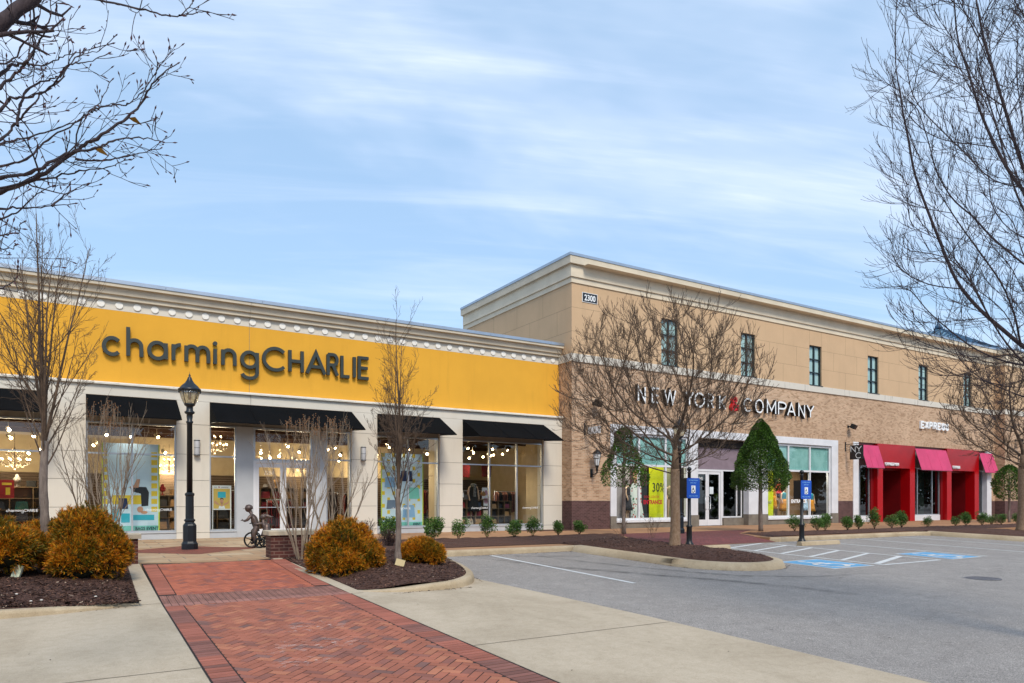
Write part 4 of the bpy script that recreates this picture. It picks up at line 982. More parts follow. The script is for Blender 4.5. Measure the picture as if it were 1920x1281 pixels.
# brickwork: plum base, tan field, soldier course over the shopfronts
OA, OB = (20.41, 37.21), (38.69, 54.93)
u = MB(); ub = MB()
for a, b_ in ((X0, OA[0]), (OA[1], OB[0]), (OB[1], XS)):
    MB().box(a, b_, Y2, Y2 + T, 0, 1.27).build('plum_brick_base', BR_DK, B2, o2); u.box(a, b_, Y2, Y2 + T, 1.272, 4.76)
u.box(X0, XS, Y2, Y2 + T, 4.97, 7.39); u.box(X0, X0 + T, Y2 + T, 26.4, 1.272, 7.39); MB().box(X0, X0 + T, Y2 + T, 26.4, 0, 1.27).build('plum_brick_base', BR_DK, B2, o2)
u.box(XS, 75, Y3, Y3 + T, 1.272, 7.39); ub.box(XS, 75, Y3, Y3 + T, 0, 1.27); u.box(XS, XS + T, Y3 + T, Y2 + .2, 1.272, 7.39); MB().box(XS, XS + T, Y3 + T, Y2 + .2, 0, 1.27).build('plum_brick_base', BR_DK, B2, o2)
u.build('brick_wall', BR_TAN, B2, o2); ub.build('plum_brick_base', BR_DK, B2, o2)
u = MB(); u.box(X0, XS, Y2 - .004, Y2 + T, 4.762, 4.968); u.build('soldier_course', BR_SOLD, B2, o2)
# --- first shop: white surround, stone base, windows either side of a recessed door
WS = M_['white']; u = MB()
u.box(OA[0], OA[1], Y2 - .05, Y2 + .3, 4.40, 4.76)
u.build('white_surround', WS, B2, o2)
for a, b_ in ((OA[0], 20.74), (25.32, 25.93), (29.62, 31.12), (36.62, OA[1])): MB().box(a, b_, Y2 - .05, Y2 + .3, .57, 4.397).build('white_pilaster', WS, B2, o2)
for bx in ((OA[0], 20.74, Y2 - .07, Y2 + .3, 0, .567), (25.32, 25.98, Y2 - .07, Y2 + .3, 0, .567), (29.58, 31.12, Y2 - .07, Y2 + .3, 0, .567), (36.62, OA[1], Y2 - .07, Y2 + .3, 0, .567), (20.743, 25.317, Y2 - .02, Y2 + .3, 0, .267), (31.123, 36.617, Y2 - .02, Y2 + .3, 0, .267), (28.1, 29.577, Y2 + .25, Y2 + .5, 0, .38)): MB().box(*bx).build('stone_base', M_['stone'], B2, o2)
TEAL = glass('transom_glass', 'd6ecea', .7, .03)
gsel = lambda j, i: TEAL if j == 2 else GL
for a, b_ in ((20.743, 25.317), (31.123, 36.617)): MB().box(a, b_, Y2 - .08, Y2 + .3, .27, .367).build('sill', WS, B2, o2)
glaze(B2, 'window', 20.74, 25.32, .37, 4.38, [22.2, 23.88], [2.93], Y2 + .10, WS, gsel, o2, .10, .05)
glaze(B2, 'window', 31.12, 36.62, .37, 4.38, [32.95, 34.80], [2.93], Y2 + .10, WS, gsel, o2, .10, .05)
PALE = mat('pale_transom_back', 'cfe6e2', .8, .18, 1.8, col2='a9c9c4')
for a, b_ in ((20.74, 25.32), (31.12, 36.62)): MB().box(a, b_, Y2 + .165, Y2 + .18, 2.99, 4.28).build('transom_backing', PALE, B2, o2)
MAUVE = mat('mauve_soffit_panel', '86767f', .6, .08)
u = MB(); u.box(25.93, 29.62, Y2 + .42, Y2 + .5, 2.88, 3.98); u.build('mauve_panel', MAUVE, B2, o2)
u = MB(); u.box(25.93, 29.62, Y2 + .3, Y2 + .5, 4.02, 4.40); u.box(25.93, 29.62, Y2 + .43, Y2 + .48, 3.98, 4.02); u.build('dark_soffit', M_['dark'], B2, o2)  # coloured dark to stand in for the shadow above the mauve panel
YD = Y2 + .42
u = MB(); u.box(25.93, 26.08, YD - .05, YD + .06, 0, 2.87); u.box(28.0, 28.12, YD - .05, YD + .06, 0, 2.87); u.box(26.08, 28.0, YD - .05, YD + .06, 2.76, 2.87); u.build('door_frame', M_['white'], B2, o2)
for (x0, x1, hs) in ((26.09, 27.035, 1), (27.045, 27.99, -1)):
    d = MB(); d.box(x0, x0 + .11, YD - .03, YD + .03, .02, 2.75); d.box(x1 - .11, x1, YD - .03, YD + .03, .02, 2.75); d.box(x0 + .11, x1 - .11, YD - .03, YD + .03, .02, .32); d.box(x0 + .11, x1 - .11, YD - .03, YD + .03, 2.62, 2.75)
    do = d.build('door', WS, B2, o2); p = MB(); p.poly([(x0 + .11, YD, .32), (x1 - .11, YD, .32), (x1 - .11, YD, 2.62), (x0 + .11, YD, 2.62)]); p.build('pane', GLD, do, o2)
    hx = x1 - .04 if hs > 0 else x0 + .04; hx2 = hx + (-.14 if hs > 0 else .14)
    h = MB(); h.tube([(hx, YD - .03, .85), (hx2, YD - .07, .86), (hx2, YD - .07, 1.49), (hx, YD - .03, 1.5)], .016, 8); h.build('handle', M_['alu'], do, o2)
glaze(B2, 'side_window', 28.12, 29.60, .40, 2.87, [29.2], [], YD, M_['white'], GLD, o2, .07, .04)
text('door_number', '2340', .22, (26.55, YD - .006, 2.33), M_['wht'], B2, org=o2, sx=.85)
n_ = MB(); n_.box(27.22, 27.5, YD - .008, YD - .004, 1.62, 1.98); n_.build('door_notice', mat('white_paper', 'd9e2e6', .7, .05), B2, o2)
# --- second shop: red portals, deep pink awnings, narrow white jambs
for a, b_ in ((OB[0], 39.22), (54.3, OB[1])): MB().box(a, b_, Y2 - .04, Y2 + .35, 0, 4.757).build('white_pilaster', WS, B2, o2)
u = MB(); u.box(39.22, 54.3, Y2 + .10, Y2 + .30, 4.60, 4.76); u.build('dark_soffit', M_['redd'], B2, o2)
GLX = glass('shop_glass_grey', 'aab6b4', 1.0, .03)
wins = [(39.22, 41.02), (45.08, 48.90), (53.04, 54.3)]
for (a, b_), mu in zip(wins, ([39.75], [46.0, 47.75], [53.7])):
    zb = .36; glaze(B2, 'window', a, b_ - (.28 if b_ < 50 else 0), zb, 3.42, mu, [], Y2 + .28, M_['alu'], GLX, o2, .05, .04)
    MB().box(a, b_ - (.28 if b_ < 50 else 0), Y2 + 1.25, Y2 + 1.3, 0, 3.5).build('display_backdrop', mat('grey_green_backdrop', '5d635e', .8, .15), B2, o2)
    u = MB(); u.box(a, b_ - (.28 if b_ < 50 else 0), Y2 + .2, Y2 + .36, 0, zb); u.build('sill', WS, B2, o2)
    u = MB(); u.box(a, b_ - (.28 if b_ < 50 else 0), Y2 + .25, Y2 + .36, 3.42, 4.60); u.build('window_head', mat('taupe_head_panel', '6f6163', .7, .08), B2, o2)
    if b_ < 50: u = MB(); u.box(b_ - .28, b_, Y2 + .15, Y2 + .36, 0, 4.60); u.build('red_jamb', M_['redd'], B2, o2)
for (a, b_) in ((41.02, 45.08), (48.90, 53.04)):
    R_ = M_['red']; u = MB(); pw = .56
    for q0, q1 in ((a, a + pw), (b_ - pw, b_)): MB().box(q0, q1, Y2 - .10, Y2 + .5, 0, 3.30).build('red_pillar', R_, B2, o2)
    u = MB(); u.box(a, b_, Y2 - .104, Y2 + .5, 3.302, 4.745); u.build('red_header', M_['redg'], B2, o2)
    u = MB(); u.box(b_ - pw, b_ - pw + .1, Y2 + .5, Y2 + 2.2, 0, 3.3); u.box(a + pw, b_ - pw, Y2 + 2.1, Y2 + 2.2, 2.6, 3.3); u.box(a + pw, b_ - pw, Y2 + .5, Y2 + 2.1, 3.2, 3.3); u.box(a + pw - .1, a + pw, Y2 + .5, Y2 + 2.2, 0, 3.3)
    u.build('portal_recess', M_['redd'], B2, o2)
    u = MB(); yd = Y2 + 2.12; x0 = a + pw; u.box(x0, x0 + .1, yd - .05, yd + .05, 0, 2.6); u.box(x0 + 1.1, x0 + 1.2, yd - .05, yd + .05, 0, 2.6); u.box(x0 + .1, x0 + 1.1, yd - .05, yd + .05, 2.5, 2.6); u.box(x0 + 1.9, x0 + 2.0, yd - .05, yd + .05, 0, 2.6); u.box(x0 + 1.2, x0 + 1.9, yd - .05, yd + .05, 2.5, 2.6); u.box(x0 + .1, x0 + 1.1, yd - .05, yd + .05, .02, .2)
    dd = u.build('door', M_['alud'], B2, o2); p = MB(); p.poly([(x0 + .1, yd, .2), (x0 + 1.1, yd, .2), (x0 + 1.1, yd, 2.5), (x0 + .1, yd, 2.5)]); p.poly([(x0 + 1.2, yd, 0), (x0 + 1.9, yd, 0), (x0 + 1.9, yd, 2.5), (x0 + 1.2, yd, 2.5)]); p.build('pane', GLD, dd, o2)
    h = MB(); h.tube([(x0 + .2, yd - .04, .8), (x0 + .2, yd - .1, .8), (x0 + .2, yd - .1, 1.5), (x0 + .2, yd - .04, 1.5)], .02, 6); h.build('handle', M_['alu'], dd, o2)
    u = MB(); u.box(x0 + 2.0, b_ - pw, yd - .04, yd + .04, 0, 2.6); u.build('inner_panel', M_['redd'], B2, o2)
for (a, b_) in ((39.28, 41.08), (45.08, 48.75), (53.04, 54.9)):
    q = MB(); zt, zf, yf = 4.60, 3.27, 24.46; yw = Y2 - .012 - .1
    cloth(q, a, b_, yw, zt, yf, zf, .035, 3); q.poly([(a, yw + 0, zt - .02), (b_, yw, zt - .02), (b_, yf + .01, zf - .03), (a, yf + .01, zf - .03)]); q.poly([(a, yf, zf), (a, yf, zf - .04), (b_, yf, zf - .04), (b_, yf, zf)])
    q.poly([(a, yw, zt), (a, yw, zt - .02), (a, yf, zf - .04), (a, yf, zf)]); q.poly([(b_, yw, zt), (b_, yf, zf), (b_, yf, zf - .04), (b_, yw, zt - .02)])
    ao = q.build('pink_awning', M_['pink'], B2, o2)
    f = MB(); f.tube([(a + .04, yf + .03, zf - .03), (a + .04, Y2 + .2, 3.45)], .02, 6); f.tube([(b_ - .04, yf + .03, zf - .03), (b_ - .04, Y2 + .2, 3.45)], .02, 6); f.tube([(a + .04, yf + .03, zf - .05), (b_ - .04, yf + .03, zf - .05)], .018, 6); f.build('awning_frame', M_['alud'], ao, o2)
# dark shop interiors behind the glass
u = MB(); u.box(X0 + .4, 74, Y2 + 5.0, Y2 + 5.2, 0, 4.7, 0); u.box(X0 + .4, 74, Y2 + .5, Y2 + 5.0, 4.5, 4.6, 0); u.box(X0 + .4, XS + .2, Y2 + .36, Y2 + 5, -.02, .02, 0); u.box(25.5, 25.6, Y2 + .5, Y2 + 5, 0, 4.5, 0); u.box(37.9, 38.0, Y2 + .4, Y2 + 5, 0, 4.5, 0)
u.build('inner_wall', mat('dark_shop_wall', '2b2622', .9, .2), B2, o2)
u = MB(); u.box(20.6, 22.55, Y2 + 1.05, Y2 + 1.1, 0, 2.9); u.build('display_backdrop', mat('grey_backdrop', '9d969a', .8, .08), B2, o2)
u = MB(); u.box(24.0, 25.4, Y2 + 1.05, Y2 + 1.1, 0, 2.9); u.build('display_backdrop', mat('sage_backdrop', 'a9aa86', .8, .08), B2, o2)
u = MB(); u.box(34.9, 37.6, Y2 + 2.3, Y2 + 2.35, 0, 4.0); u.build('display_backdrop', mat('tan_backdrop', '86684a', .8, .08), B2, o2)
u = MB(); u.box(32.9, 34.9, Y2 + 2.3, Y2 + 2.35, 0, 4.0); u.build('display_backdrop', mat('brown_backdrop', '4c3a2e', .8, .08), B2, o2)

# channel letter sign
S2 = thing('store_sign', 'white and black channel letters reading NEW YORK & COMPANY on the brick with a red ampersand', 'sign', (28.6, Y2, 5.85)); s2 = (28.6, Y2, 5.85)
RETB = mat('black_letter_return', '0b0b0c', .5, 0); REDL = mat('red_letter', 'c9101a', .4, .05)
NYL = [('N', 1196, 1211), ('E', 1222, 1237), ('W', 1245, 1268), ('Y', 1285, 1301), ('O', 1302, 1322), ('R', 1327, 1339), ('K', 1348.5, 1361.5), ('&', 1372, 1387), ('C', 1394.5, 1410), ('O', 1416, 1432), ('M', 1438, 1455.5), ('P', 1459, 1475), ('A', 1476, 1492), ('N', 1497, 1509.5), ('Y', 1512.5, 1527)]
NYX = []
for ch, p0, p1 in NYL:
    def fx(p, Y=24.76):
        u_ = (p - 960) / 1320; a_ = rad(58.68); return Y * (math.cos(a_) + math.sin(a_) * u_) / (math.sin(a_) - math.cos(a_) * u_)
    NYX.append((ch, round(fx(p0), 2), round(fx(p1), 2)))
for ch, a, b_ in NYX:
    l_ = MB(); letter(l_, ch, a, b_, 5.86, .74, .085, Y2 - .22, Y2 - .03, mi=0, ms=1); l_.build('letter', [REDL if ch == '&' else M_['wht'], REDL if ch == '&' else RETB], S2, s2)
S3 = thing('store_sign', 'small bold white EXPRESS letters high on the brick above the pink awnings', 'sign', (47.4, Y2, 5.9)); s3 = (47.4, Y2, 5.9)
for i, ch in enumerate('EXPRESS'):
    l_ = MB(); a = 45.72 + i * .49; letter(l_, ch, a, a + .40, 5.9, .5, .11, Y2 - .14, Y2 - .02, mi=0, ms=0); l_.build('letter', M_['wht'], S3, s3)
for bx, wd, lb_ in ((41.7, 'EXPRESS MEN', 'small white lettering standing on the first red portal header'), (49.5, 'EXPRESS', 'small white lettering standing on the second red portal header')):
    t = text('portal_sign', wd, .24, (bx, Y2 - .16, 3.45), M_['wht'], None, ext=.035, align='LEFT', bold=.006); tag(t, lb_, 'sign', 'lettering on the red portals')
# address plate, sign plates
pl = thing('address_plate', 'black plate with white numerals 2300 at the top corner of the tan wall', 'sign', (19.24, Y2, 10.07))
b = MB(); b.box(-.42, .42, -.03, 0, 0, .43, 0); b.box(-.40, .40, -.034, -.03, .02, .41, 1); b.build('plate', [M_['wht'], mat('plate_navy', '10151d', .4, 0)], pl)
text('numerals', '2300', .36, (0, -.036, .085), M_['wht'], pl, bold=.008, sx=.86)
def bracket_sign(name, label, x, zt, cat, face):
    t = thing(name, label, cat, (x, Y2, zt))
    b = MB(); b.box(-.03, .03, -.04, 0, -.42, .12); b.tube([(0, -.03, -.02), (0, -1.15, -.02)], .017, 8); b.tube([(0, -.03, -.36)] + [(0, -.03 - .7 * math.sin(a), -.36 + .34 * (1 - math.cos(a))) for a in [q * PI / 16 for q in range(1, 9)]], .012, 6)
    b.tube([(0, -.25 - .1 * math.cos(a), -.14 + .09 * math.sin(a)) for a in [q * PI / 5 for q in range(11)]], .009, 6); b.ball((0, -1.17, -.02), .03, 8)
    for y in (-.4, -1.02): b.tube([(0, y, -.02), (0, y, -.10)], .006, 5)
    b.build('bracket', M_['black'], t)
    face(t); return t
def nyc(t):
    b = MB(); b.box(-.02, .02, -1.12, -.30, -.92, -.10); b.build('sign_board', mat('sign_black_red', '150b0d', .4, .1), t)
    l_ = MB()
    for ch, a, b_, zb in (('N', .05, .36, .42), ('Y', .40, .74, .42), ('C', .36, .70, .05)): letter(l_, ch, a, b_, zb, .34, .035, 0, .006)
    # face points to -X so the camera reads it
    l_.v = [(-.0265 + y * .5, -.30 - vx * 1.0, -.92 + vz) for vx, y, vz in l_.v]; l_.build('lettering', M_['wht'], t)
bracket_sign('hanging_sign', 'square black NYC sign hanging from an iron bracket on the brick pier', 37.95, 4.58, 'hanging sign', nyc)
def wsign(t):
    b = MB(); b.box(-.02, .02, -1.12, -.30, -.42, -.10); b.build('sign_board', M_['wht'], t)
bracket_sign('hanging_sign', 'white oblong sign on an iron bracket near the brick corner, behind the tree branches', 18.95, 4.60, 'hanging sign', wsign)
bs = bracket_sign('hanging_sign', 'pale round hanging sign on the brick at the far right', 57.4, 4.5, 'hanging sign', wsign); bs.location = (57.4, Y3, 4.5)
# floodlights
def flood(x, y, z, lb_):
    t = thing('floodlight', lb_, 'floodlight', (x, y, z), 0, 'floodlights on the brick wall')
    b = MB(); b.box(-.15, .15, -.5, -.22, -.13, .13); b.build('housing', M_['black'], t, (0, -.3, 0)); h = bpy.data.objects[-1] if False else None
    b = MB(); b.tube([(0, 0, 0), (0, -.25, 0)], .03, 8); b.box(-.07, .07, -.03, 0, -.07, .07); b.build('arm', M_['black'], t)
    for c in kids(t):
        if c.name.startswith('housing'): c.location = (0, -.3, 0); c.rotation_euler = (rad(28), 0, rad(12))
    return t
flood(38.22, Y2, 5.62, 'black floodlight on the brick above the pier between the two shops'); flood(19.45, Y2, 5.62, 'black floodlight on the brick behind the vase shaped tree'); flood(57.0, Y3, 5.6, 'black floodlight at the far right behind branches')
# wall lantern on scroll arm
def lantern(x, y, z, lb_):
    t = thing('wall_lantern', lb_, 'wall lantern', (x, y, z), 0, 'black lanterns on the brick walls')
    b = MB(); b.box(-.06, .06, -.04, 0, -.18, .18); b.tube([(0, -.03, -.05), (0, -.22, -.06), (0, -.40, 0)], .022, 8); b.tube([(0, -.03, -.14), (0, -.2, -.16), (0, -.38, -.04)], .012, 6); b.build('arm', M_['black'], t)
    b = MB(); b.lathe([(.03, -.02), (.04, .0), (.035, .06), (.06, .12), (.055, .2), (.085, .3), (.09, .33)], 0, -.42, 12); b.lathe([(.22, .84), (.20, .88), (.13, .94), (.04, 1.02), (.02, 1.06), (.012, 1.14), (.0001, 1.16)], 0, -.42, 8, rot=PI/8)
    for j in range(8):
        a = PI / 8 + j * PI / 4; b.tube([(.09 * math.cos(a), -.42 + .09 * math.sin(a), .33), (.19 * math.cos(a), -.42 + .19 * math.sin(a), .85)], .008, 4)
    b.tube([(.145 * math.cos(a), -.42 + .145 * math.sin(a), .62) for a in [PI/8 + j * PI / 4 for j in range(9)]], .006, 4)
    b.build('lantern_frame', M_['black'], t)
    b = MB(); b.lathe([(.085, .335), (.18, .84)], 0, -.42, 8, rot=PI/8, sm=False); b.build('lantern_glass', mat('milky_glass', 'd5d9da', .35, 0), t)
    return t
lantern(19.33, Y2, 2.50, 'black wall lantern on a scroll arm on the brick corner pier'); lantern(56.9, Y3, 2.50, 'black wall lantern far right behind the tree trunk')
# pavilion with a blue standing seam roof behind the brick block
PV = thing('pavilion', 'distant pavilion with a blue standing seam pyramid roof rising behind the parapet', 'building', (79.8, 41.5, 0)); RS = 9; ZE, ZA = 15.2, 20.15
b = MB(); BL = mat('blue_metal_roof', '7ea2b6', .45, .15, 1, metal=.3); BLD = mat('dark_blue_seam', '2f5370', .5, .1)
def hz_(t): return ZE + (ZA - ZE) * (t ** 1.15)
n = 8
for sd in range(4):
    R_ = Matrix.Rotation(sd * PI / 2, 3, 'Z')
    for i in range(n):
        t0, t1 = i / n, (i + 1) / n; a, c = RS * (1 - t0), RS * (1 - t1)
        P_ = [R_ @ Vector(p) for p in ((-a, -a, hz_(t0)), (a, -a, hz_(t0)), (c, -c, hz_(t1)), (-c, -c, hz_(t1)))]
        b.poly(P_, 0)
    for s_ in range(-15, 16):
        x = s_ * .6; tt = 1 - abs(x) / RS
        if tt <= 0.02: continue
        b.tube([R_ @ Vector((x, -RS * (1 - tt * q), hz_(tt * q) + .05)) for q in (0, .33, .66, 1)], .11, 4, 1)
b.build('roof', [BL, BLD], PV); b = MB(); b.lathe([(.4, ZA - .1), (.35, ZA + .2), (.12, ZA + .5), (.08, ZA + 1.0), (.0001, ZA + 1.4)], 0, 0, 10); b.build('finial', BLD, PV)
b = MB(); b.box(-7.5, 7.5, -7.5, 7.5, 0, ZE); b.build('wall', M_['tan'], PV)

# across the car park, behind the lens: the row of shops and trees that the shop glass mirrors
OP = thing('opposite_building', 'low gabled shop row across the car park, seen only mirrored in the shop glass', 'building', (30, -42, 0))
b = MB(); b.box(-25, 95, -54, -42, gz(-9), 5.2); b.build('wall', mat('opposite_wall', '6f6354', .9, .1), OP, (30, -42, 0))
b = MB(); b.extrude([(-55, 5.2), (-41, 5.2), (-48, 9.0)], lambda u, v, k: ((-26 if k == 0 else 96), u, v)); b.build('roof', mat('opposite_roof', '4a453f', .9, .1), OP, (30, -42, 0))
for q in range(14): b = MB(); b.box(-22 + q * 8.2, -17.5 + q * 8.2, -41.98, -41.9, .3, 3.4); b.build('window', mat('opposite_window', '1c2226', .3, .1), OP, (30, -42, 0))
# ================================================================== STREET FURNITURE
def lamp_post(x, y, z, lb_):
    t = thing('street_lamp', lb_, 'street lamp', (x, y, z)); I = M_['iron']
    b = MB(); b.lathe([(.205, 0), (.205, .15), (.19, .17), (.168, .21), (.168, .62), (.15, .66), (.12, .69), (.115, .72), (.14, .74), (.14, .77), (.105, .80), (.102, 1.38), (.12, 1.41), (.12, 1.45), (.08, 1.48)], 0, 0, 8, rot=PI/8, sm=False); b.build('base', I, t)
    b = MB(); b.lathe([(.072, 1.46), (.066, 3.26), (.085, 3.28), (.085, 3.32), (.062, 3.34), (.075, 3.44), (.075, 3.5), (.12, 3.53), (.125, 3.57), (.085, 3.60), (.08, 3.70), (.13, 3.74), (.14, 3.78)], 0, 0, 20)
    b.build('post', I, t)
    b = MB(); b.lathe([(.145, 3.78), (.20, 3.90), (.235, 4.04), (.245, 4.12)], 0, 0, 20); b.build('globe', glass('lamp_glass', 'e8e0cc', 1.2, .12, .05), t)
    b = MB()
    for j in range(4):
        a = PI / 4 + j * PI / 2; b.tube([(r * math.cos(a), r * math.sin(a), z_) for r, z_ in ((.148, 3.78), (.205, 3.90), (.24, 4.04), (.25, 4.12))], .009, 5)
    b.lathe([(.26, 4.10), (.275, 4.12), (.275, 4.16), (.25, 4.17), (.20, 4.24), (.12, 4.31), (.075, 4.38), (.05, 4.44), (.045, 4.46), (.02, 4.48), (.03, 4.51), (.008, 4.55), (.0001, 4.62)], 0, 0, 20)
    for j in range(24): a = j * PI / 12; b.box(.262 * math.cos(a) - .008, .262 * math.cos(a) + .008, .262 * math.sin(a) - .008, .262 * math.sin(a) + .008, 4.06, 4.11)
    for j in range(4): a = PI / 4 + j * PI / 2; b.ball((.28 * math.cos(a), .28 * math.sin(a), 4.14), .022, 6)
    b.build('lantern_cap', I, t)
    b = MB(); b.lathe([(.05, 3.78), (.045, 3.84), (.03, 3.88)], 0, 0, 10); b.lathe([(.032, 3.88), (.042, 3.98), (.03, 4.07), (.0001, 4.10)], 0, 0, 10); b.build('bulb', mat('frosted_bulb', 'e9e6dc', .3, 0), t)
    return t
lamp_post(2.35, 19.95, 0, 'tall dark iron street lamp standing on the brick diamond before the yellow store')
lamp_post(19.8, 20.0, 0, 'dark iron street lamp mostly hidden behind the trunk of the vase shaped tree')
SIGNB = mat('sign_blue', '1250b8', .35, .04); SIGNT = mat('sign_pale_blue', '8fc4f0', .5, 0)
def acc_sign(x, y, z, lb_):
    t = thing('parking_sign', lb_, 'parking sign', (x, y, z), 0, 'accessible parking signs'); K = M_['black']
    b = MB(); b.lathe([(.15, 0), (.15, .05), (.12, .12), (.095, .16), (.085, .22), (.082, .60), (.095, .62), (.095, .66), (.055, .69), (.05, 2.28), (.065, 2.30), (.05, 2.32), (.03, 2.34)], 0, 0, 18); b.ball((0, 0, 2.40), .072, 14); b.build('post', K, t)
    yy = -.16; b = MB(); b.box(-.27, .27, -.16, .12, 1.50, 2.12); b.build('sign_box', K, t)
    b = MB(); c_ = .03; b.extrude([(-.27, 1.53), (-.24, 1.50), (.24, 1.50), (.27, 1.53), (.27, 2.09), (.24, 2.12), (-.24, 2.12), (-.27, 2.09)], lambda u, v, k: (u, -.172 if k == 0 else -.161, v)); b.build('sign_panel', SIGNB, t)
    b = MB(); b.box(-.085, .085, -.176, -.172, 1.66, 1.89, 0); isa(b, lambda u, v: (-.085 + u * .16, -.1775, 1.665 + v * .22), 1, 1.2)
    b.build('wheelchair_symbol', [M_['wht'], mat('symbol_black', '15202c', .5, 0)], t)
    text('sign_text', 'ACCESSIBLE PARKING', .052, (0, -.174, 2.035), SIGNT, t, sx=.78, ext=.001); text('sign_text', 'PERMIT ONLY', .052, (0, -.174, 1.955), SIGNT, t, sx=.78, ext=.001); text('sign_text', 'VIOLATORS FINED', .052, (0, -.174, 1.555), SIGNT, t, sx=.9, ext=.001)
    return t
acc_sign(15.95, 15.7, -.16, 'blue accessible parking sign on a black post just right of the vase shaped tree')
acc_sign(20.55, 15.1, gz(15.1), 'blue accessible parking sign on a ball topped black post before the second shop window')
def garden_wall(x0, x1, lb_):
    t = thing('garden_wall', lb_, 'garden wall', ((x0 + x1) / 2, 16.15, 0)); og = ((x0 + x1) / 2, 16.15, 0)
    b = MB(); b.box(x0, x1, 15.9, 16.4, -.3, .50); b.build('brickwork', BR_WALL, t, og)
    b = MB(); z0, z1, o = .502, .60, .055
    P_ = [(x0 - o, 15.9 - o), (x1 + o, 15.9 - o), (x1 + o, 16.4 + o), (x0 - o, 16.4 + o)]; q = .012
    P2 = [(x0 - o + q, 15.9 - o + q), (x1 + o - q, 15.9 - o + q), (x1 + o - q, 16.4 + o - q), (x0 - o + q, 16.4 + o - q)]
    n = len(b.v); b.v += [(x, y, z0) for x, y in P_] + [(x, y, z1 - q) for x, y in P_] + [(x, y, z1) for x, y in P2]
    b.face((n+3, n+2, n+1, n)); b.face((n+8, n+9, n+10, n+11))
    for i in range(4):
        j = (i + 1) % 4; b.face((n+i, n+j, n+4+j, n+4+i)); b.face((n+4+i, n+4+j, n+8+j, n+8+i))
    b.build('cap', M_['cap'], t, og); return t
garden_wall(-3.5, .93, 'low dark brick garden wall with stone cap left of the brick walk, half behind golden shrubs')
garden_wall(3.50, 5.6, 'low dark brick garden wall with stone cap right of the brick walk beside the bronze statue')
t = tag(MB().box(-.055, .055, -.03, .03, .04, .24).build('landscape_light', mat('pale_fixture', 'c8cdb0', .5, .05)), 'small pale rectangular landscape fixture in the mulch left of the slender tree', 'landscape light'); t.location = (-.92, 13.35, hzL(-.92, 13.35) - .05); t.rotation_euler = (rad(-12), rad(14), rad(-20))
# black bins far right
t = thing('litter_bin', 'black litter bin with a domed lid by the far brick wall', 'litter bin', (54.3, 22.2, 0)); b = MB(); b.lathe([(.3, 0), (.32, .9), (.34, .92)], 0, 0, 16); b.build('body', M_['black'], t); b = MB(); b.lathe([(.36, .92), (.34, 1.05), (.2, 1.18), (.0001, 1.22)], 0, 0, 16); b.build('lid', M_['black'], t)
t = thing('cafe_table', 'black metal table beside the litter bin at the far right', 'table', (52.5, 20.6, 0)); b = MB(); b.box(-.8, .8, -.4, .4, .70, .76); b.build('table_top', M_['black'], t); [MB().tube([(lx, ly, 0), (lx, ly, .7)], .03, 6).build('leg', M_['black'], t) for lx in (-.6, .6) for ly in (-.3, .3)]

# ================================================================== FIGURES (skin-grown)
def skin(name, verts, edges, radii, m, parent=None, root=0, sub=2, smooth=True):
    me = bpy.data.meshes.new(name); me.from_pydata(verts, edges, []); o = bpy.data.objects.new(name, me); sc.collection.objects.link(o)
    md = o.modifiers.new('skin', 'SKIN'); md.use_smooth_shade = True; md.branch_smoothing = .6
    for i, r in enumerate(radii):
        r2 = r if hasattr(r, '__len__') else (r, r); me.skin_vertices[0].data[i].radius = r2
    me.skin_vertices[0].data[root].use_root = True
    ss = o.modifiers.new('sub', 'SUBSURF'); ss.levels = sub; ss.render_levels = sub
    dg = bpy.context.evaluated_depsgraph_get(); ev = o.evaluated_get(dg); nm = bpy.data.meshes.new_from_object(ev)
    bpy.data.objects.remove(o); nm.name = name
    nm.materials.clear(); nm.materials.append(m)
    if smooth: nm.polygons.foreach_set('use_smooth', [True] * len(nm.polygons))
    r = bpy.data.objects.new(name, nm); sc.collection.objects.link(r)
    if parent is not None: r.parent = parent
    return r
BRZ = mat('bronze', '544a48', .45, .2, 10, .15, 60, metal=.55, col2='6d5a50'); BRZD = mat('dark_bronze', '1c2022', .4, .2, 8, metal=.5)
ST = thing('bronze_statue', 'bronze statue of a child riding a tricycle with a smaller child hanging on behind', 'statue', (3.92, 19.75, 0), rad(-31.3 + 6))
# local frame: -x is the riding direction, the camera looks along +y
def wheel(name, cx, cz, r, y, par):
    b = MB(); b.tube([(cx + r * math.cos(a), y, cz + r * math.sin(a)) for a in [j * 2 * PI / 28 for j in range(29)]], .022, 8)
    w = b.build('wheel', BRZD, par); b = MB()
    for j in range(5): a = j * 2 * PI / 5 + .3; b.tube([(cx, y, cz), (cx + r * math.cos(a), y, cz + r * math.sin(a))], .011, 6)
    b.tube([(cx, y - .03, cz), (cx, y + .03, cz)], .035, 10); b.build('spokes', BRZD, w); return w
wheel('w', -.06, .20, .185, 0, ST); wheel('w', .17, .135, .115, -.17, ST); wheel('w', .20, .135, .115, .17, ST)
b = MB(); b.tube([(-.06, -.035, .2), (-.06, -.035, .40), (0, 0, .47)], .014, 8); b.tube([(-.06, .035, .2), (-.06, .035, .40), (0, 0, .47)], .014, 8); b.tube([(0, 0, .47), (-.06, 0, .62)], .014, 8); b.tube([(-.07, -.17, .62), (-.04, 0, .63), (-.07, .17, .62)], .013, 8)
b.tube([(0, 0, .45), (.12, 0, .34), (.19, 0, .14)], .018, 8); b.tube([(.19, -.18, .135), (.19, .18, .135)], .014, 8); b.box(.10, .30, -.10, .10, .19, .21); b.ball((.06, 0, .44), .07, 12, 0, .45); b.build('tricycle_frame', BRZD, ST)
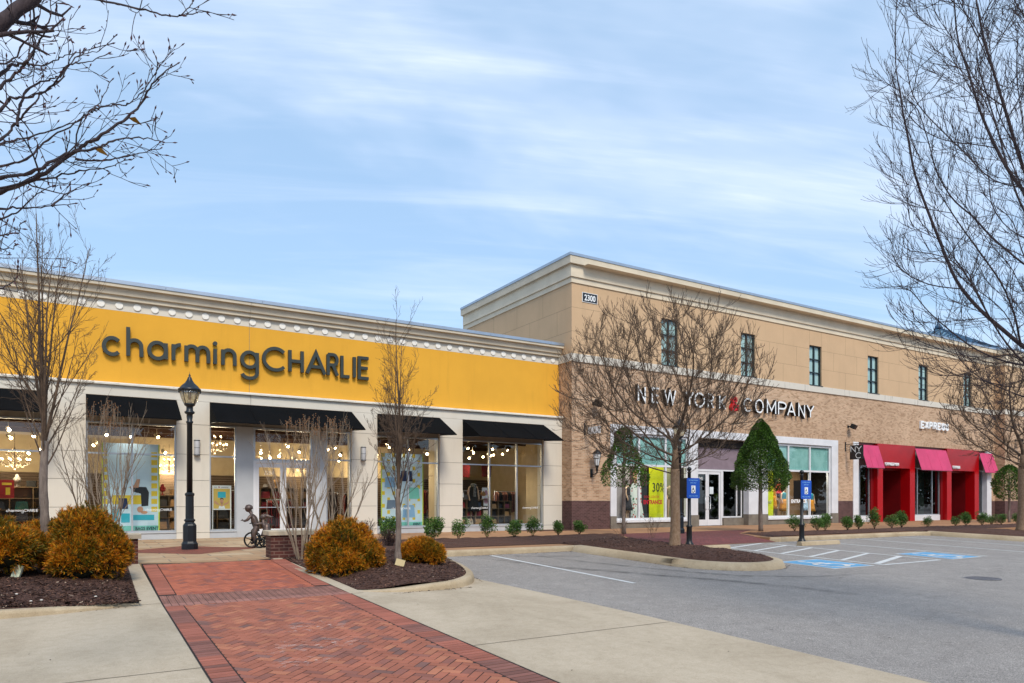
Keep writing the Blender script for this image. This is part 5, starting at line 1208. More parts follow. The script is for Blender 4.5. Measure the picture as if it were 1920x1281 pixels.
vr = [(.08, 0, .50), (.05, 0, .60), (-.03, 0, .76), (-.07, 0, .86), (-.10, 0, .91), (-.135, 0, .98),          # 0-5 pelvis..head
      (-.06, -.10, .83), (-.12, -.16, .72), (-.20, -.14, .68), (-.245, -.13, .69),                                # 6-9 near arm forward
      (-.03, .10, .83), (-.10, .18, .72), (-.10, .17, .64), (-.11, .17, .62),                                        # 10-13 far arm
      (.06, -.06, .48), (-.0, -.09, .34), (.05, -.08, .17), (.05, -.08, .06), (-.03, -.08, .04),                        # 14-18 near leg
      (.06, .06, .48), (-.07, .09, .42), (-.05, .09, .22), (-.05, .09, .12), (-.12, .09, .11)]
er = [(0,1),(1,2),(2,3),(3,4),(4,5),(2,6),(6,7),(7,8),(8,9),(2,10),(10,11),(11,12),(12,13),(0,14),(14,15),(15,16),(16,17),(17,18),(0,19),(19,20),(20,21),(21,22),(22,23)]
rr = [.105, .098, .108, .055, .045, .07, .055, .040, .030, .022, .055, .040, .030, .024, .080, .062, .046, .034, .036, .080, .062, .046, .034, .036]
skin('rider_figure', vr, er, rr, BRZ, ST)
b = MB(); b.ball((-.145, 0, .985), .082, 16, 0, 1.05); b.lathe([(.098, 0), (.1, .02), (.092, .06), (.06, .10), (.0001, .115)], -.135, 0, 16, cz=.985); b.box(-.27, -.17, -.05, .05, .985, .997); b.ball((-.222, 0, .965), .014, 6); b.ball((-.14, -.08, .975), .02, 6); b.build('rider_head_and_cap', BRZ, ST)
for q in range(4):   # fingers spread on the reaching hand
    b = MB(); a = -.5 + q * .3; b.tube([(-.25, -.13, .69), (-.272, -.13 + .018 * (q - 1.5), .695 + .006 * q), (-.292, -.13 + .026 * (q - 1.5), .688 + .008 * q)], [.009, .008, .005], 6); b.build('finger', BRZ, ST)
b = MB(); b.tube([(-.24, -.13, .70), (-.255, -.135, .72), (-.265, -.137, .735)], [.009, .008, .005], 6); b.build('thumb', BRZ, ST)
vp = [(.30, .02, .42), (.28, .02, .50), (.24, .02, .62), (.21, .02, .69), (.20, .02, .76), (.20, -.06, .62), (.10, -.12, .60), (.0, -.11, .60), (.22, .10, .62), (.12, .14, .62), (.02, .11, .64), (.28, -.04, .38), (.30, -.05, .27), (.26, -.05, .22), (.32, .07, .38), (.34, .07, .24), (.40, .07, .14)]
ep = [(0,1),(1,2),(2,3),(3,4),(2,5),(5,6),(6,7),(2,8),(8,9),(9,10),(0,11),(11,12),(12,13),(0,14),(14,15),(15,16)]
skin('passenger_figure', vp, ep, [.09, .085, .080, .04, .055, .04, .030, .024, .04, .030, .024, .055, .042, .032, .055, .042, .032], BRZ, ST)
b = MB(); b.lathe([(.065, .62), (.08, .52), (.12, .40), (.16, .30), (.15, .29)], .30, .02, 16); b.build('passenger_dress', BRZ, ST)
b = MB(); b.ball((.195, .02, .77), .068, 14, 0, 1.08); b.ball((.215, .02, .785), .074, 14, 0, .95)
b.tube([(.24, .02, .82), (.32, .02, .80), (.40, .03, .775), (.46, .03, .79)], [.05, .045, .03, .01], 8); b.build('passenger_head_and_hair', BRZ, ST)
for o in kids(ST): o.scale = (1, 1, 1)
ST.scale = (1.06, 1.06, 1.06)

# ================================================================== SHOP CONTENTS
BULB = emis('warm_bulb', 'ffd9a0', 22); SPOTE = emis('warm_spot_face', 'ffdca6', 30); CRYS = mat('crystal_metal', '8d7b66', .2, 0, metal=.7)
def chandelier(x, y, z, lb_, s=1.0):
    t = thing('chandelier', lb_, 'chandelier', (x, y, z), 0, 'lit crystal chandeliers'); b = MB(); g = MB()
    b.tube([(0, 0, 1.9 / s * .5), (0, 0, .5)], .008, 5); b.lathe([(.03, -.25), (.06, -.18), (.03, -.1), (.05, 0), (.02, .1), (.035, .25), (.02, .45), (.0001, .55)], 0, 0, 8)
    for tier, (n, R_, h) in enumerate(((10, .42, 0), (6, .24, .28))):
        for j in range(n):
            a = 2 * PI * j / n + tier * .3; c, s_ = math.cos(a), math.sin(a)
            b.tube([(0, 0, h - .05), (R_ * .5 * c, R_ * .5 * s_, h - .14), (R_ * c, R_ * s_, h)], .007, 4); b.lathe([(.03, h), (.03, h + .01)], R_ * c, R_ * s_, 6)
            b.tube([(R_ * c, R_ * s_, h), (R_ * c, R_ * s_, h + .07)], .009, 5); g.ball((R_ * c, R_ * s_, h + .10), .019, 6, 0, 1.5)
            for q in range(3): b.ball((R_ * c * (1 - q * .2), R_ * s_ * (1 - q * .2), h - .05 - .05 * q), .012, 4, 1, 1.5)
    b.build('frame', [CRYS, mat('crystal', 'd8cfc0', .05, 0, metal=.3)], t); g.build('bulbs', BULB, t); t.scale = (s, s, s)
    ld = bpy.data.lights.new('chandelier_light', 'POINT'); ld.energy = 110; ld.color = (1, .78, .5); ld.shadow_soft_size = .3; lo = bpy.data.objects.new('chandelier_light', ld); sc.collection.objects.link(lo); lo.location = (0, 0, -.25); lo.parent = t
    return t
chandelier(-1.95, 28.5, 2.55, 'lit crystal chandelier in the leftmost store window, left of the slender tree')
chandelier(-2.9, 30.2, 2.75, 'lit crystal chandelier at the extreme left edge of the leftmost window', .9)
chandelier(4.12, 27.8, 3.25, 'lit crystal chandelier in the narrow window left of the entrance doors')
chandelier(2.95, 31.5, 2.6, 'lit crystal chandelier seen at the right side of the handbag poster window', .9)
chandelier(8.1, 31, 2.7, 'lit crystal chandelier deep inside behind the entrance doors', .9)
chandelier(11.2, 31.5, 2.9, 'lit crystal chandelier deep behind the second poster window', .8)
def spot(x, y, z, rz, lb_=None):
    global SPOT0
    if SPOT0 is None:
        t = thing('track_spotlight', 'small warm spotlight hanging from the shop ceiling track', 'spotlight', (x, y, z), rz, 'lit track spotlights inside the yellow store')
        b = MB(); b.tube([(0, 0, .25), (0, 0, .06)], .01, 5); b.tube([(0, .09, .07), (0, -.08, -.035)], .055, 10); b.build('housing', mat('spot_housing', 'b9a98c', .5, 0), t)
        b = MB(); d = Vector((0, -.14, -.09)).normalized(); c = Vector((0, -.085, -.038)); u = Vector((1, 0, 0)); v = d.cross(u)
        b.poly([c + (u * math.cos(a) + v * math.sin(a)) * .052 for a in [j * PI / 5 for j in range(10)]]); b.build('lamp_face', SPOTE, t); SPOT0 = t; return t
    return dup(SPOT0, (x, y, z), rz)
SPOT0 = None; ORD = ['first', 'second', 'third', 'fourth', 'fifth', 'sixth', 'seventh', 'eighth', 'ninth', 'tenth', 'eleventh', 'twelfth', 'thirteenth', 'fourteenth', 'fifteenth', 'sixteenth']
rs = random.Random(3); SP = []
for (x, z) in ((14.71, 3.45), (15.09, 3.27), (15.15, 3.06), (15.67, 3.14), (16.04, 3.47), (16.12, 3.18), (16.55, 3.27), (16.92, 3.31), (17.1, 3.5), (13.9, 3.2), (14.3, 3.3)): SP.append((x, 28 + rs.uniform(-.3, 1.2), z + .2, rs.uniform(-.9, .9)))
for (x, z) in ((.68, 3.47), (.34, 3.04), (1.46, 3.45), (2.27, 3.46), (2.5, 2.9), (-2.1, 3.44), (-2.07, 3.19), (-1.54, 2.75), (-1.18, 2.8), (-2.6, 2.94), (-1.4, 3.3), (5.84, 3.0), (6.79, 3.26), (4.9, 2.75), (8.77, 3.31), (8.56, 3.26), (9.0, 2.8), (5.9, 2.8), (6.3, 2.85), (7.4, 3.1), (8.2, 2.8), (10.29, 3.17), (11.67, 3.42), (12.48, 3.16), (12.8, 3.19), (10.91, 3.39), (12.23, 3.4), (6.6, 2.9), (7.9, 2.9), (5.5, 2.9), (7.1, 2.75), (8.9, 3.0), (10.6, 3.0)): SP.append((x, 27.5 + rs.uniform(0, 1.5), z + .15, rs.uniform(-.7, .7)))
for nm_, lo_, hi_ in (('in the leftmost store window', -9, 0), ('in the window left of the lamp post', 0, 3.2), ('in the entrance bay', 3.2, 9.4), ('in the patterned poster window', 9.4, 13.4), ('in the rightmost store window', 13.4, 20)):
    for i_, q in enumerate(sorted(p for p in SP if lo_ <= p[0] < hi_)):
        t_ = spot(*q); t_['label'] = 'lit ceiling spotlight, %s from the left %s' % (ORD[min(15, i_)], nm_)
for (x, y) in ((15.3, 28.3), (.9, 28.0), (6.3, 28.6), (-2, 28), (11, 28.2)):
    ld = bpy.data.lights.new('shop_spot_light', 'SPOT'); ld.energy = 300; ld.color = (1, .83, .6); ld.spot_size = rad(120); ld.spot_blend = .8; ld.shadow_soft_size = .15
    lo = bpy.data.objects.new('shop_spot_light', ld); sc.collection.objects.link(lo); lo.location = (x, y, 3.75)
    lo['label'] = 'ceiling track light'; lo.rotation_euler = (rad(-25), 0, 0)
# wall shelving with handbags
SHELF = mat('shelf_wood', '6f5a3c', .6, .15); BAGC = ['8c1a1c', '1c1c20', '1d2c44', 'b38a5a', '0f5a48', 'd6c9b2', '7a1f3a', '3c3230']
def shelving(x, y, w, nx, nz, lb_, cell=.38, z0=.1):
    t = thing('display_shelves', lb_, 'shelves', (x, y, 0)); b = MB(); H = nz * cell; cw = w / nx
    for i in range(nx + 1): b.box(i * cw - .015, i * cw + .015, 0, .35, z0, z0 + H)
    for j in range(nz + 1):
        for i in range(nx): b.box(i * cw + .015, (i + 1) * cw - .015, 0, .35, z0 + j * cell - .012, z0 + j * cell + .012)
    b.box(0, w, .352, .37, z0, z0 + H); b.build('shelf_frame', SHELF, t); return t
BAGS = {}
def handbag(x, y, z, ci, s=1.0, rz=0):
    c = BAGC[ci % len(BAGC)]
    if c not in BAGS:
        t = thing('handbag', 'shop handbag on a display shelf', 'handbag', (x, y, z), rz, 'handbags displayed in the yellow store')
        b = MB(); P_ = [(-.15, 0), (.15, 0), (.13, .2), (.11, .215), (-.11, .215), (-.13, .2)]; b.extrude(P_, lambda u, v, k: (u, -.055 * (1 - v * 1.6) if k == 0 else .055 * (1 - v * 1.6), v)); b.build('bag_body', mat('bag_' + c, c, .4, .1), t)
        b = MB(); b.tube([(.07 * math.cos(a), -.02, .205 + .10 * math.sin(a)) for a in [j * PI / 8 for j in range(9)]], .006, 5); b.build('bag_handle', M_['black'], t)
        BAGS[c] = t; t.scale = (s,) * 3; return t
    r = dup(BAGS[c], (x, y, z), rz); r.scale = (s,) * 3; return r
BAGC_NAMES = {'8c1a1c': 'dark red', '1c1c20': 'black', '1d2c44': 'navy', 'b38a5a': 'tan', '0f5a48': 'green', 'd6c9b2': 'cream', '7a1f3a': 'wine', '3c3230': 'brown'}
ORD = ['first', 'second', 'third', 'fourth', 'fifth', 'sixth', 'seventh', 'eighth', 'ninth', 'tenth', 'eleventh', 'twelfth', 'thirteenth', 'fourteenth', 'fifteenth', 'sixteenth']
def fill(x, y, w, nx, nz, cs, p=.9, cell=.38, z0=.1, seed=1, where=''):
    r = random.Random(seed); cw = w / nx
    for i in range(nx):
        for j in range(nz):
            if r.random() < p:
                ci = r.choice(cs); hb = handbag(x + (i + .5) * cw, y + .15, z0 + j * cell + .014, ci, min(1.25, cw / .36), r.uniform(-.2, .2))
                hb['label'] = '%s handbag, %s from the left, %s shelf up, %s' % (BAGC_NAMES[BAGC[ci % 8]], ORD[i], ORD[j], where)
shelving(13.3, 26.9, 2.0, 5, 3, 'low white cubby shelves of handbags in the rightmost store window', .36, .24); fill(13.3, 26.9, 2.0, 5, 3, [1, 2, 3, 0, 5], .9, .36, .24, 2, 'rightmost store window')
shelving(-3.4, 28.6, 2.6, 4, 4, 'dark shelves of green and black bags in the leftmost window', .38, .2); fill(-3.4, 28.6, 2.6, 4, 4, [4, 1, 7, 4], .8, .38, .2, 3, 'leftmost store window')
shelving(3.7, 27.4, .9, 2, 3, 'shelves of dark bags behind the framed poster', .4, .2); fill(3.7, 27.4, .9, 2, 3, [1, 7, 1], .9, .4, .2, 4, 'behind the framed poster')
shelving(5.1, 29.0, 2.2, 5, 4, 'shelves of red handbags seen through the entrance doors', .42, .1); fill(5.1, 29.0, 2.2, 5, 4, [0, 0, 6, 3], .95, .42, .1, 5, 'behind the doors')
shelving(2.3, 29.4, .9, 2, 3, 'shelves of tan bags right of the bag poster window', .42, .2); fill(2.3, 29.4, .9, 2, 3, [3, 3, 7], .9, .42, .2, 7, 'beside the luggage poster')
shelving(11.8, 28.6, .9, 2, 4, 'shelves of tan and red bags right of the patterned poster', .42, .1); fill(11.8, 28.6, .9, 2, 4, [3, 0, 7], .9, .42, .1, 9, 'beside the patterned poster')
shelving(7.5, 28.6, 1.3, 3, 4, 'shelves of brown and red bags right of the entrance doors', .42, .1); fill(7.5, 28.6, 1.3, 3, 4, [3, 0, 6, 7], .95, .42, .1, 10, 'right of the doors')
SKINM = mat('mannequin_skin', 'c9a78a', .5, 0)
def mannequin(x, y, z, top, bottom, lb_, s=1.0, rz=0, legs=True, skinc=SKINM, zlift=0):
    t = thing('mannequin', lb_, 'mannequin', (x, y, z), rz)
    V = [(0, 0, .95), (0, 0, 1.12), (0, -.01, 1.32), (0, 0, 1.44), (0, 0, 1.50), (-.17, 0, 1.40), (-.23, -.02, 1.15), (-.22, -.10, .93), (-.21, -.12, .84), (.17, 0, 1.40), (.25, .02, 1.15), (.24, -.05, .93), (.23, -.07, .84), (-.08, 0, .90), (-.09, -.01, .5), (-.09, .01, .1), (-.09, -.06, .03), (.08, 0, .90), (.10, -.03, .5), (.10, .01, .1), (.10, -.06, .03)]
    E_ = [(0,1),(1,2),(2,3),(3,4),(2,5),(5,6),(6,7),(7,8),(2,9),(9,10),(10,11),(11,12),(0,13),(13,14),(14,15),(15,16),(0,17),(17,18),(18,19),(19,20)]
    R_ = [.13, .10, .13, .055, .045, .055, .04, .028, .022, .055, .04, .028, .022, .085, .055, .036, .032, .085, .055, .036, .032]
    skin('mannequin_body', V, E_, R_, skinc, t, sub=1)
    b = MB(); b.lathe([(.165, .92), (.135, 1.12), (.16, 1.30), (.15, 1.40), (.08, 1.45)], 0, 0, 14, sx=1.12, sy=.85); b.build('top', top, t)
    if bottom: b = MB(); b.lathe([(.26, .42), (.22, .6), (.17, .92), (.14, 1.08)], 0, 0, 16, sx=1.1, sy=.9); b.build('skirt', bottom, t)
    t.scale = (s, s, s); return t
def fab(n, c, c2=None): return mat(n, c, .9, .3, 16, col2=c2)
mannequin(14.45, 27.0, .35, fab('black_knit', '15151a'), fab('black_knit', '15151a'), 'mannequin in a black dress and grey scarf in the rightmost store window', 1.08)
b = MB(); b.lathe([(.11, 0), (.15, .05), (.13, .12), (.08, .15)], 14.45, 26.98, 14, cz=1.86); b.box(14.38, 14.5, 26.82, 26.86, 1.45, 1.95); tag(b.build('scarf', fab('grey_scarf', '8b8a86', '4b4a48')), 'grey scarf round the neck of the mannequin in black', 'scarf')
def clothes_rack(x, y, w, cols, lb_, h=1.5, rz=0):
    t = thing('clothes_rack', lb_, 'clothes rack', (x, y, 0), rz); b = MB(); b.tube([(0, 0, 0), (0, 0, h), (w, 0, h), (w, 0, 0)], .015, 6); b.build('rail', M_['alu'], t)
    r = random.Random(int(x * 100)); n = int(w / .09)
    for i in range(n):
        g = MB(); xx = (i + .5) * w / n; L_ = r.uniform(.7, 1.0); g.extrude([(-.2, 0), (.2, 0), (.17, L_), (.03, L_ + .08), (-.03, L_ + .08), (-.17, L_)], lambda u, v, k: (xx + (-.02 if k == 0 else .02) + .01 * math.sin(u * 40), u, h - .1 - L_ + v), 0)
        g.build('garment', fab('garment_' + cols[i % len(cols)], cols[i % len(cols)]), t)
    return t
clothes_rack(16.1, 28.0, 1.1, ['7a4a40', '9a6a58', '17161a', '17161a', '8a5a4a'], 'rail of dusky pink and black clothes at the right of the rightmost window', 1.7)
clothes_rack(-2.6, 30.6, 1.8, ['2a2018', '6a5a48', '184a3a', '8a8070'], 'rail of brown and green clothes deep in the leftmost window', 1.6)
clothes_rack(9.7, 30.2, 1.4, ['7a2018', '3a2a24', '9a7a50'], 'rail of rust and tan clothes deep behind the patterned poster', 1.6)
clothes_rack(14.0, 30.8, 2.4, ['1a1a1e', '7c1a1e', 'b0a08c', '3a3038', '8a5048'], 'long rail of mixed clothes deep in the rightmost window', 1.75)
clothes_rack(5.0, 31.2, 2.4, ['5a1a14', '2a2018', '9a6a30'], 'long rail of red and brown clothes deep behind the doors', 1.7)
clothes_rack(15.2, 29.4, 1.3, ['141418', '2a2026', '8a4a40', '141418'], 'rail of black clothes behind the middle pane of the rightmost window', 1.75)
clothes_rack(-3.2, 27.4, .8, ['5a5248', 'a8a090', '3a342c'], 'rail of grey knitwear at the left edge of the leftmost window', 1.6)
clothes_rack(6.0, 27.9, .9, ['6a1a14', '8c1a1c', '3a1a14'], 'short rail of red clothes just inside the entrance doors', 1.3)
shelving(15.5, 27.2, 1.0, 3, 3, 'shelves of coral and black bags under the right panes of the rightmost window', .34, .24); fill(15.5, 27.2, 1.0, 3, 3, [1, 6, 3], .9, .34, .24, 21, 'right of the handbag cubbies')
clothes_rack(12.0, 27.6, .55, ['8c1518', '7d2a20', '5a2a20'], 'rail of red clothes right of the patterned poster', 1.75)
clothes_rack(8.0, 27.3, .55, ['3a2a22', '5a3a2a'], 'rail of brown clothes right of the entrance doors', 1.6)
for (x, y, z, c) in ((14.9, 28.6, 2.35, '8c1518'), (16.2, 28.9, 2.4, '6c1820')):
    b = MB(); b.extrude([(-.22, 0), (.22, 0), (.26, .5), (.08, .62), (-.08, .62), (-.26, .5)], lambda u, v, k: (x + u, y + (.0 if k == 0 else .08), z + v)); tag(b.build('hanging_garment', fab('garment_' + c, c)), 'red garment displayed high on the wall %s in the rightmost window' % ('left' if c == '8c1518' else 'right'), 'garment')
# busts, boxes and folded piles on top of the shelves
rz_ = random.Random(17); nb = 0
for (x0, x1, y, z, n) in ((-3.3, -.9, 28.75, 1.74, 6), (13.4, 15.2, 27.05, 1.34, 4), (5.2, 7.2, 29.1, 1.80, 5), (2.35, 3.1, 29.5, 1.48, 2), (7.6, 8.7, 28.7, 1.80, 3), (11.9, 12.6, 28.7, 1.80, 2)):
    for i in range(n):
        x = x0 + (i + .5) * (x1 - x0) / n; t = thing('display_item', '', 'shop display', (x, y, z), rz_.uniform(-.3, .3), 'display pieces on top of the shop shelves'); b = MB(); kind = i % 3; c = rz_.choice(['1a1a1c', 'd8cfc0', '8c1a1c', '0f5a48', 'b38a5a', '6a6460'])
        if kind == 0: b.lathe([(.09, 0), (.09, .02), (.02, .03), (.02, .12), (.10, .16), (.12, .26), (.06, .33), (.045, .40), (.0001, .42)], 0, 0, 12); nm_ = 'bust'
        elif kind == 1: b.box(-.13, .13, -.1, .1, 0, .17); b.box(-.14, .14, -.11, .11, .17, .20); nm_ = 'box'
        else: b.lathe([(.16, 0), (.17, .015), (.10, .03), (.09, .11), (.05, .14), (.0001, .145)], 0, 0, 14); nm_ = 'hat'
        b.build(nm_, fab('display_' + c, c), t); wh = 'leftmost window' if x < 0 else ('rightmost window' if x > 13 else ('patterned poster window' if x > 11 else ('right entrance window' if x > 7.5 else ('entrance doors' if x > 5 else 'luggage poster window'))))
        t['label'] = '%s %s, %s on the shelf top seen through the %s' % ({'1a1a1c': 'black', 'd8cfc0': 'cream', '8c1a1c': 'red', '0f5a48': 'green', 'b38a5a': 'tan', '6a6460': 'grey'}[c], nm_, ORD[i], wh)
# ---- posters
def panel_thing(name, lb_, cat, x0, x1, y, z0, z1, m, layers=(), th=.012):
    t = thing(name, lb_, cat, ((x0 + x1) / 2, y, z0)); og = ((x0 + x1) / 2, y, z0)
    b = MB(); b.box(x0, x1, y, y + th, z0, z1); b.build('sheet', m, t, og)
    for i, (nm, polys, mm) in enumerate(layers):
        b = MB()
        for P_ in polys: b.poly([(px, y - .0015 * (i + 1), pz) for px, pz in P_])
        b.build(nm, mm, t, og)
    return t
def rc(a, c, b_, d): return [(a, b_), (c, b_), (c, d), (a, d)]
def ell(cx, cz, rx, rz, n=18): return [(cx + rx * math.cos(2*PI*i/n), cz + rz * math.sin(2*PI*i/n)) for i in range(n)]
PY = mat('poster_yellow', 'e8c93a', .6, .05); PB = mat('poster_pale_blue', 'd2e8f4', .6, .06, 1); PC = mat('poster_cyan', '35b3c9', .6, .05); PNV = mat('poster_navy', '1c2b52', .6, .05); PSK = mat('poster_skin', 'cf9a7c', .6, .05); PMT = mat('poster_mint', '7fd0c0', .6, .05); PLG = mat('poster_lime_edge', 'c8d82a', .6, 0); PGR = mat('poster_grey', '6f7f95', .6, 0); PBK = mat('poster_black', '23262c', .6, .05)
yq = [rc(2.02 - .09, 2.02 + .09, z, z + .17) for z in [.9 + .26 * i for i in range(8)]] + [rc(.53, .66, z, z + .17) for z in [.9 + .26 * i for i in range(8)]] + [rc(.8, 1.75, 1.15, 1.45), rc(.7, .85, .55, .8)]
leg = [[(1.30, 1.74), (1.78, 1.72), (1.86, 1.55), (1.84, 1.1), (1.64, 1.08), (1.62, 1.5), (1.35, 1.58)]]
P1 = panel_thing('window_poster', 'tall pale blue poster of luggage and a seated leg, left of the lamp post', 'poster', .50, 2.18, 26.35, .26, 3.15, PB,
 [('yellow_checks', yq, PY), ('lime_edge', [rc(2.14, 2.18, .26, 3.15), rc(.50, .54, .26, 3.15)], PLG), ('luggage', [rc(1.35, 2.02, .62, .80), rc(1.05, 1.30, .55, .85), rc(.8, .98, .6, 1.0)], PC), ('seated_leg', leg, PBK), ('foot', [ell(1.72, .88, .10, .05), ell(1.6, .98, .09, .10)], PSK), ('navy_bag', [[(.95, 1.0), (1.25, 1.0), (1.22, 1.35), (.98, 1.35)]], PNV), ('mint_panel', [rc(.54, 2.14, .28, .44)], PMT), ('arm', [[(1.25, 1.70), (1.42, 1.78), (1.5, 1.98), (1.6, 1.98), (1.55, 1.7)]], PSK)])
text('poster_text', 'BAGS EVENT', .15, (1.80, 26.335, .295), mat('poster_teal_text', '1d3b4a', .6, 0), P1, org=(1.34, 26.35, .26), sx=.8, bold=.004)
yq = []
for i in range(8):
    for j in range(11):
        if (i + j) % 2 == 0 and not (2 < i < 6 and 3 < j < 10): yq.append(rc(10.02 + i * .215, 10.14 + i * .215, .5 + j * .25, .65 + j * .25))
bag = lambda cx, cz, w, h: [(cx - w/2, cz), (cx + w/2, cz), (cx + w * .42, cz + h), (cx - w * .42, cz + h)]
P2 = panel_thing('window_poster', 'patterned yellow and pale blue poster of three handbags behind the second slender tree', 'poster', 9.98, 11.78, 26.3, .26, 3.15, PB,
 [('yellow_checks', yq, PY), ('navy_bag', [bag(11.05, 2.05, .55, .42)], PNV), ('mint_bag', [bag(11.35, 1.35, .55, .45)], PMT), ('blue_bag', [bag(11.15, .6, .55, .5), bag(10.35, 1.8, .45, .4)], mat('poster_blue', '8fb8dc', .6, .05)), ('grey_bag', [bag(10.45, .95, .5, .35)], PGR), ('mint_panel', [rc(9.98, 11.78, .28, .42)], PMT), ('lime_edge', [rc(11.74, 11.78, .26, 3.15), rc(9.98, 10.02, .26, 3.15)], PLG)])
text('poster_text', 'EVENT', .13, (11.5, 26.285, .285), mat('poster_teal_text', '1d3b4a', .6, 0), P2, org=(10.88, 26.3, .26), sx=.85, bold=.004)
P3 = panel_thing('framed_poster', 'white framed poster of a woman with a blue parcel overhead, left of the entrance doors', 'poster', 3.80, 4.42, 26.2, .95, 1.80, M_['wht'],
 [('picture', [rc(3.84, 4.38, .99, 1.69)], mat('poster_mustard', 'd8b860', .6, .05)), ('parcel', [rc(3.98, 4.24, 1.37, 1.58)], PC), ('face', [ell(4.11, 1.25, .06, .085), [(3.86, 1.2), (3.90, 1.16), (4.04, 1.10), (4.02, 1.16), (3.92, 1.26), (3.88, 1.28)], [(4.18, 1.10), (4.32, 1.16), (4.36, 1.26), (4.33, 1.28), (4.30, 1.22), (4.18, 1.16)], rc(4.08, 4.14, 1.08, 1.2)], PSK), ('hair', [[(4.05, 1.28), (4.06, 1.35), (4.11, 1.37), (4.16, 1.35), (4.17, 1.28), (4.14, 1.33), (4.08, 1.33)]], PBK), ('blouse', [[(4.0, .99), (4.22, .99), (4.19, 1.1), (4.11, 1.07), (4.03, 1.1)]], M_['wht'])])
text('poster_text', 'GIVE', .05, (3.90, 26.19, 1.72), PBK, P3, org=(4.11, 26.2, .95)); text('poster_text', 'HANDBAGS', .045, (4.20, 26.19, 1.72), PBK, P3, org=(4.11, 26.2, .95))
hm = MB(); hm.poly([(4.02 + .022 * (16 * math.sin(a) ** 3) / 13, 26.188, 1.74 + .022 * (13 * math.cos(a) - 5 * math.cos(2*a) - 2 * math.cos(3*a) - math.cos(4*a)) / 13) for a in [j * 2 * PI / 20 for j in range(20)]][::-1]); hm.build('red_heart', mat('heart_red', 'a81830', .5, 0), P3, (4.11, 26.2, .95))
b = MB(); b.box(3.80, 3.83, 26.2, 26.22, .24, .95); b.box(4.39, 4.42, 26.2, 26.22, .24, .95); b.build('easel_leg', M_['wht'], P3, (4.11, 26.2, .95))
panel_thing('window_poster', 'small red framed price card among the bags in the leftmost window', 'poster', -2.35, -1.95, 28.3, 1.35, 1.95, mat('poster_red', '9c1410', .6, 0), [('card_lines', [rc(-2.28, -2.02, 1.78, 1.86), rc(-2.18, -2.06, 1.46, 1.70)], PY)])
panel_thing('window_poster', 'white card with a pink sketch beside the mannequin in black', 'poster', 14.9, 15.25, 27.0, 1.05, 1.85, M_['wht'], [('pink_sketch', [ell(15.1, 1.62, .08, .12), rc(15.0, 15.18, 1.15, 1.4)], mat('poster_pink', 'c79aa8', .6, .2))])
panel_thing('shop_notice', 'white blank card on the display left of the mannequin in black', 'notice', 13.6, 13.95, 26.9, 1.42, 1.62, M_['wht'])
# first brick shop displays
YL = mat('acid_yellow_banner', 'd3da12', .6, .04); FL1 = mat('floral_dress', 'd9e2dc', .8, 0); 
kf = NT('floral_print'); vn = kf.n('ShaderNodeTexVoronoi'); vn.inputs['Scale'].default_value = 7; tcf = kf.n('ShaderNodeTexCoord'); kf.l(tcf.outputs['Object'], vn.inputs['Vector'])
of = kf.mix(kf.ramp(vn.outputs['Distance'], .32, .36), kf.mix(kf.ramp(kf.noise(4, 2), .45, .5), lin('c22433'), lin('2c7a5a')), lin('d7e0da')); kf.l(of, kf.p.inputs['Base Color']); kf.p.inputs['Roughness'].default_value = .8; FLOR = kf.m
kf = NT('dark_floral_print'); vn = kf.n('ShaderNodeTexVoronoi'); vn.inputs['Scale'].default_value = 9; tcf = kf.n('ShaderNodeTexCoord'); kf.l(tcf.outputs['Object'], vn.inputs['Vector'])
of = kf.mix(kf.ramp(vn.outputs['Distance'], .35, .4), kf.mix(kf.ramp(kf.noise(5, 2), .45, .5), lin('b83a4a'), lin('cfc9b8')), lin('16171b')); kf.l(of, kf.p.inputs['Base Color']); DFLOR = kf.m
panel_thing('window_poster', 'tall fashion poster of a woman in a pale floral dress beside the yellow banner', 'poster', 22.25, 23.35, 25.75, .40, 2.93, mat('poster_plum', '5b3a42', .6, .1),
 [('dark_part', [rc(22.95, 23.35, .4, 2.0)], PBK), ('dress', [[(22.3, .42), (23.15, .42), (22.98, 1.2), (22.95, 1.95), (22.72, 2.12), (22.42, 2.12), (22.27, 1.9)]], FLOR), ('head', [ell(22.58, 2.52, .14, .23), rc(22.5, 22.68, 2.1, 2.35)], PSK), ('hair', [[(22.42, 2.55), (22.44, 2.76), (22.58, 2.84), (22.72, 2.76), (22.76, 2.5), (22.70, 2.66), (22.58, 2.72), (22.48, 2.66)]], PBK)])
PN = panel_thing('sale_banner', 'acid yellow 30% banner left in the first brick shop window, partly behind the tree trunk', 'banner', 23.42, 24.55, 25.7, .40, 2.95, YL)
text('banner_text', '30%', .62, (24.02, 25.69, 1.72), PBK, PN, org=(23.985, 25.7, .40), sx=.82)
BN = panel_thing('sale_banner', 'acid yellow banner reading NEW ARRIVALS behind the cone shaped evergreen', 'banner', 31.35, 32.52, 25.7, .40, 2.95, YL)
text('banner_text', '30%', .62, (31.95, 25.69, 1.80), PBK, BN, org=(31.935, 25.7, .40), sx=.82); text('banner_text', 'NEW', .2, (31.75, 25.69, 1.36), PBK, BN, org=(31.935, 25.7, .40)); text('banner_text', 'ARRIVALS', .2, (31.98, 25.69, 1.12), PBK, BN, org=(31.935, 25.7, .40), sx=.85)
REDT = mat('red_window_text', 'b3122a', .5, 0)
text('window_lettering', 'ENTRANCE', .27, (23.08, Y2 + .092, 1.12), REDT, B2, org=o2, sx=.85, bold=.01); text('window_lettering', 'DOOR CENTER', .17, (23.0, Y2 + .092, 1.40), REDT, B2, org=o2, sx=.8)
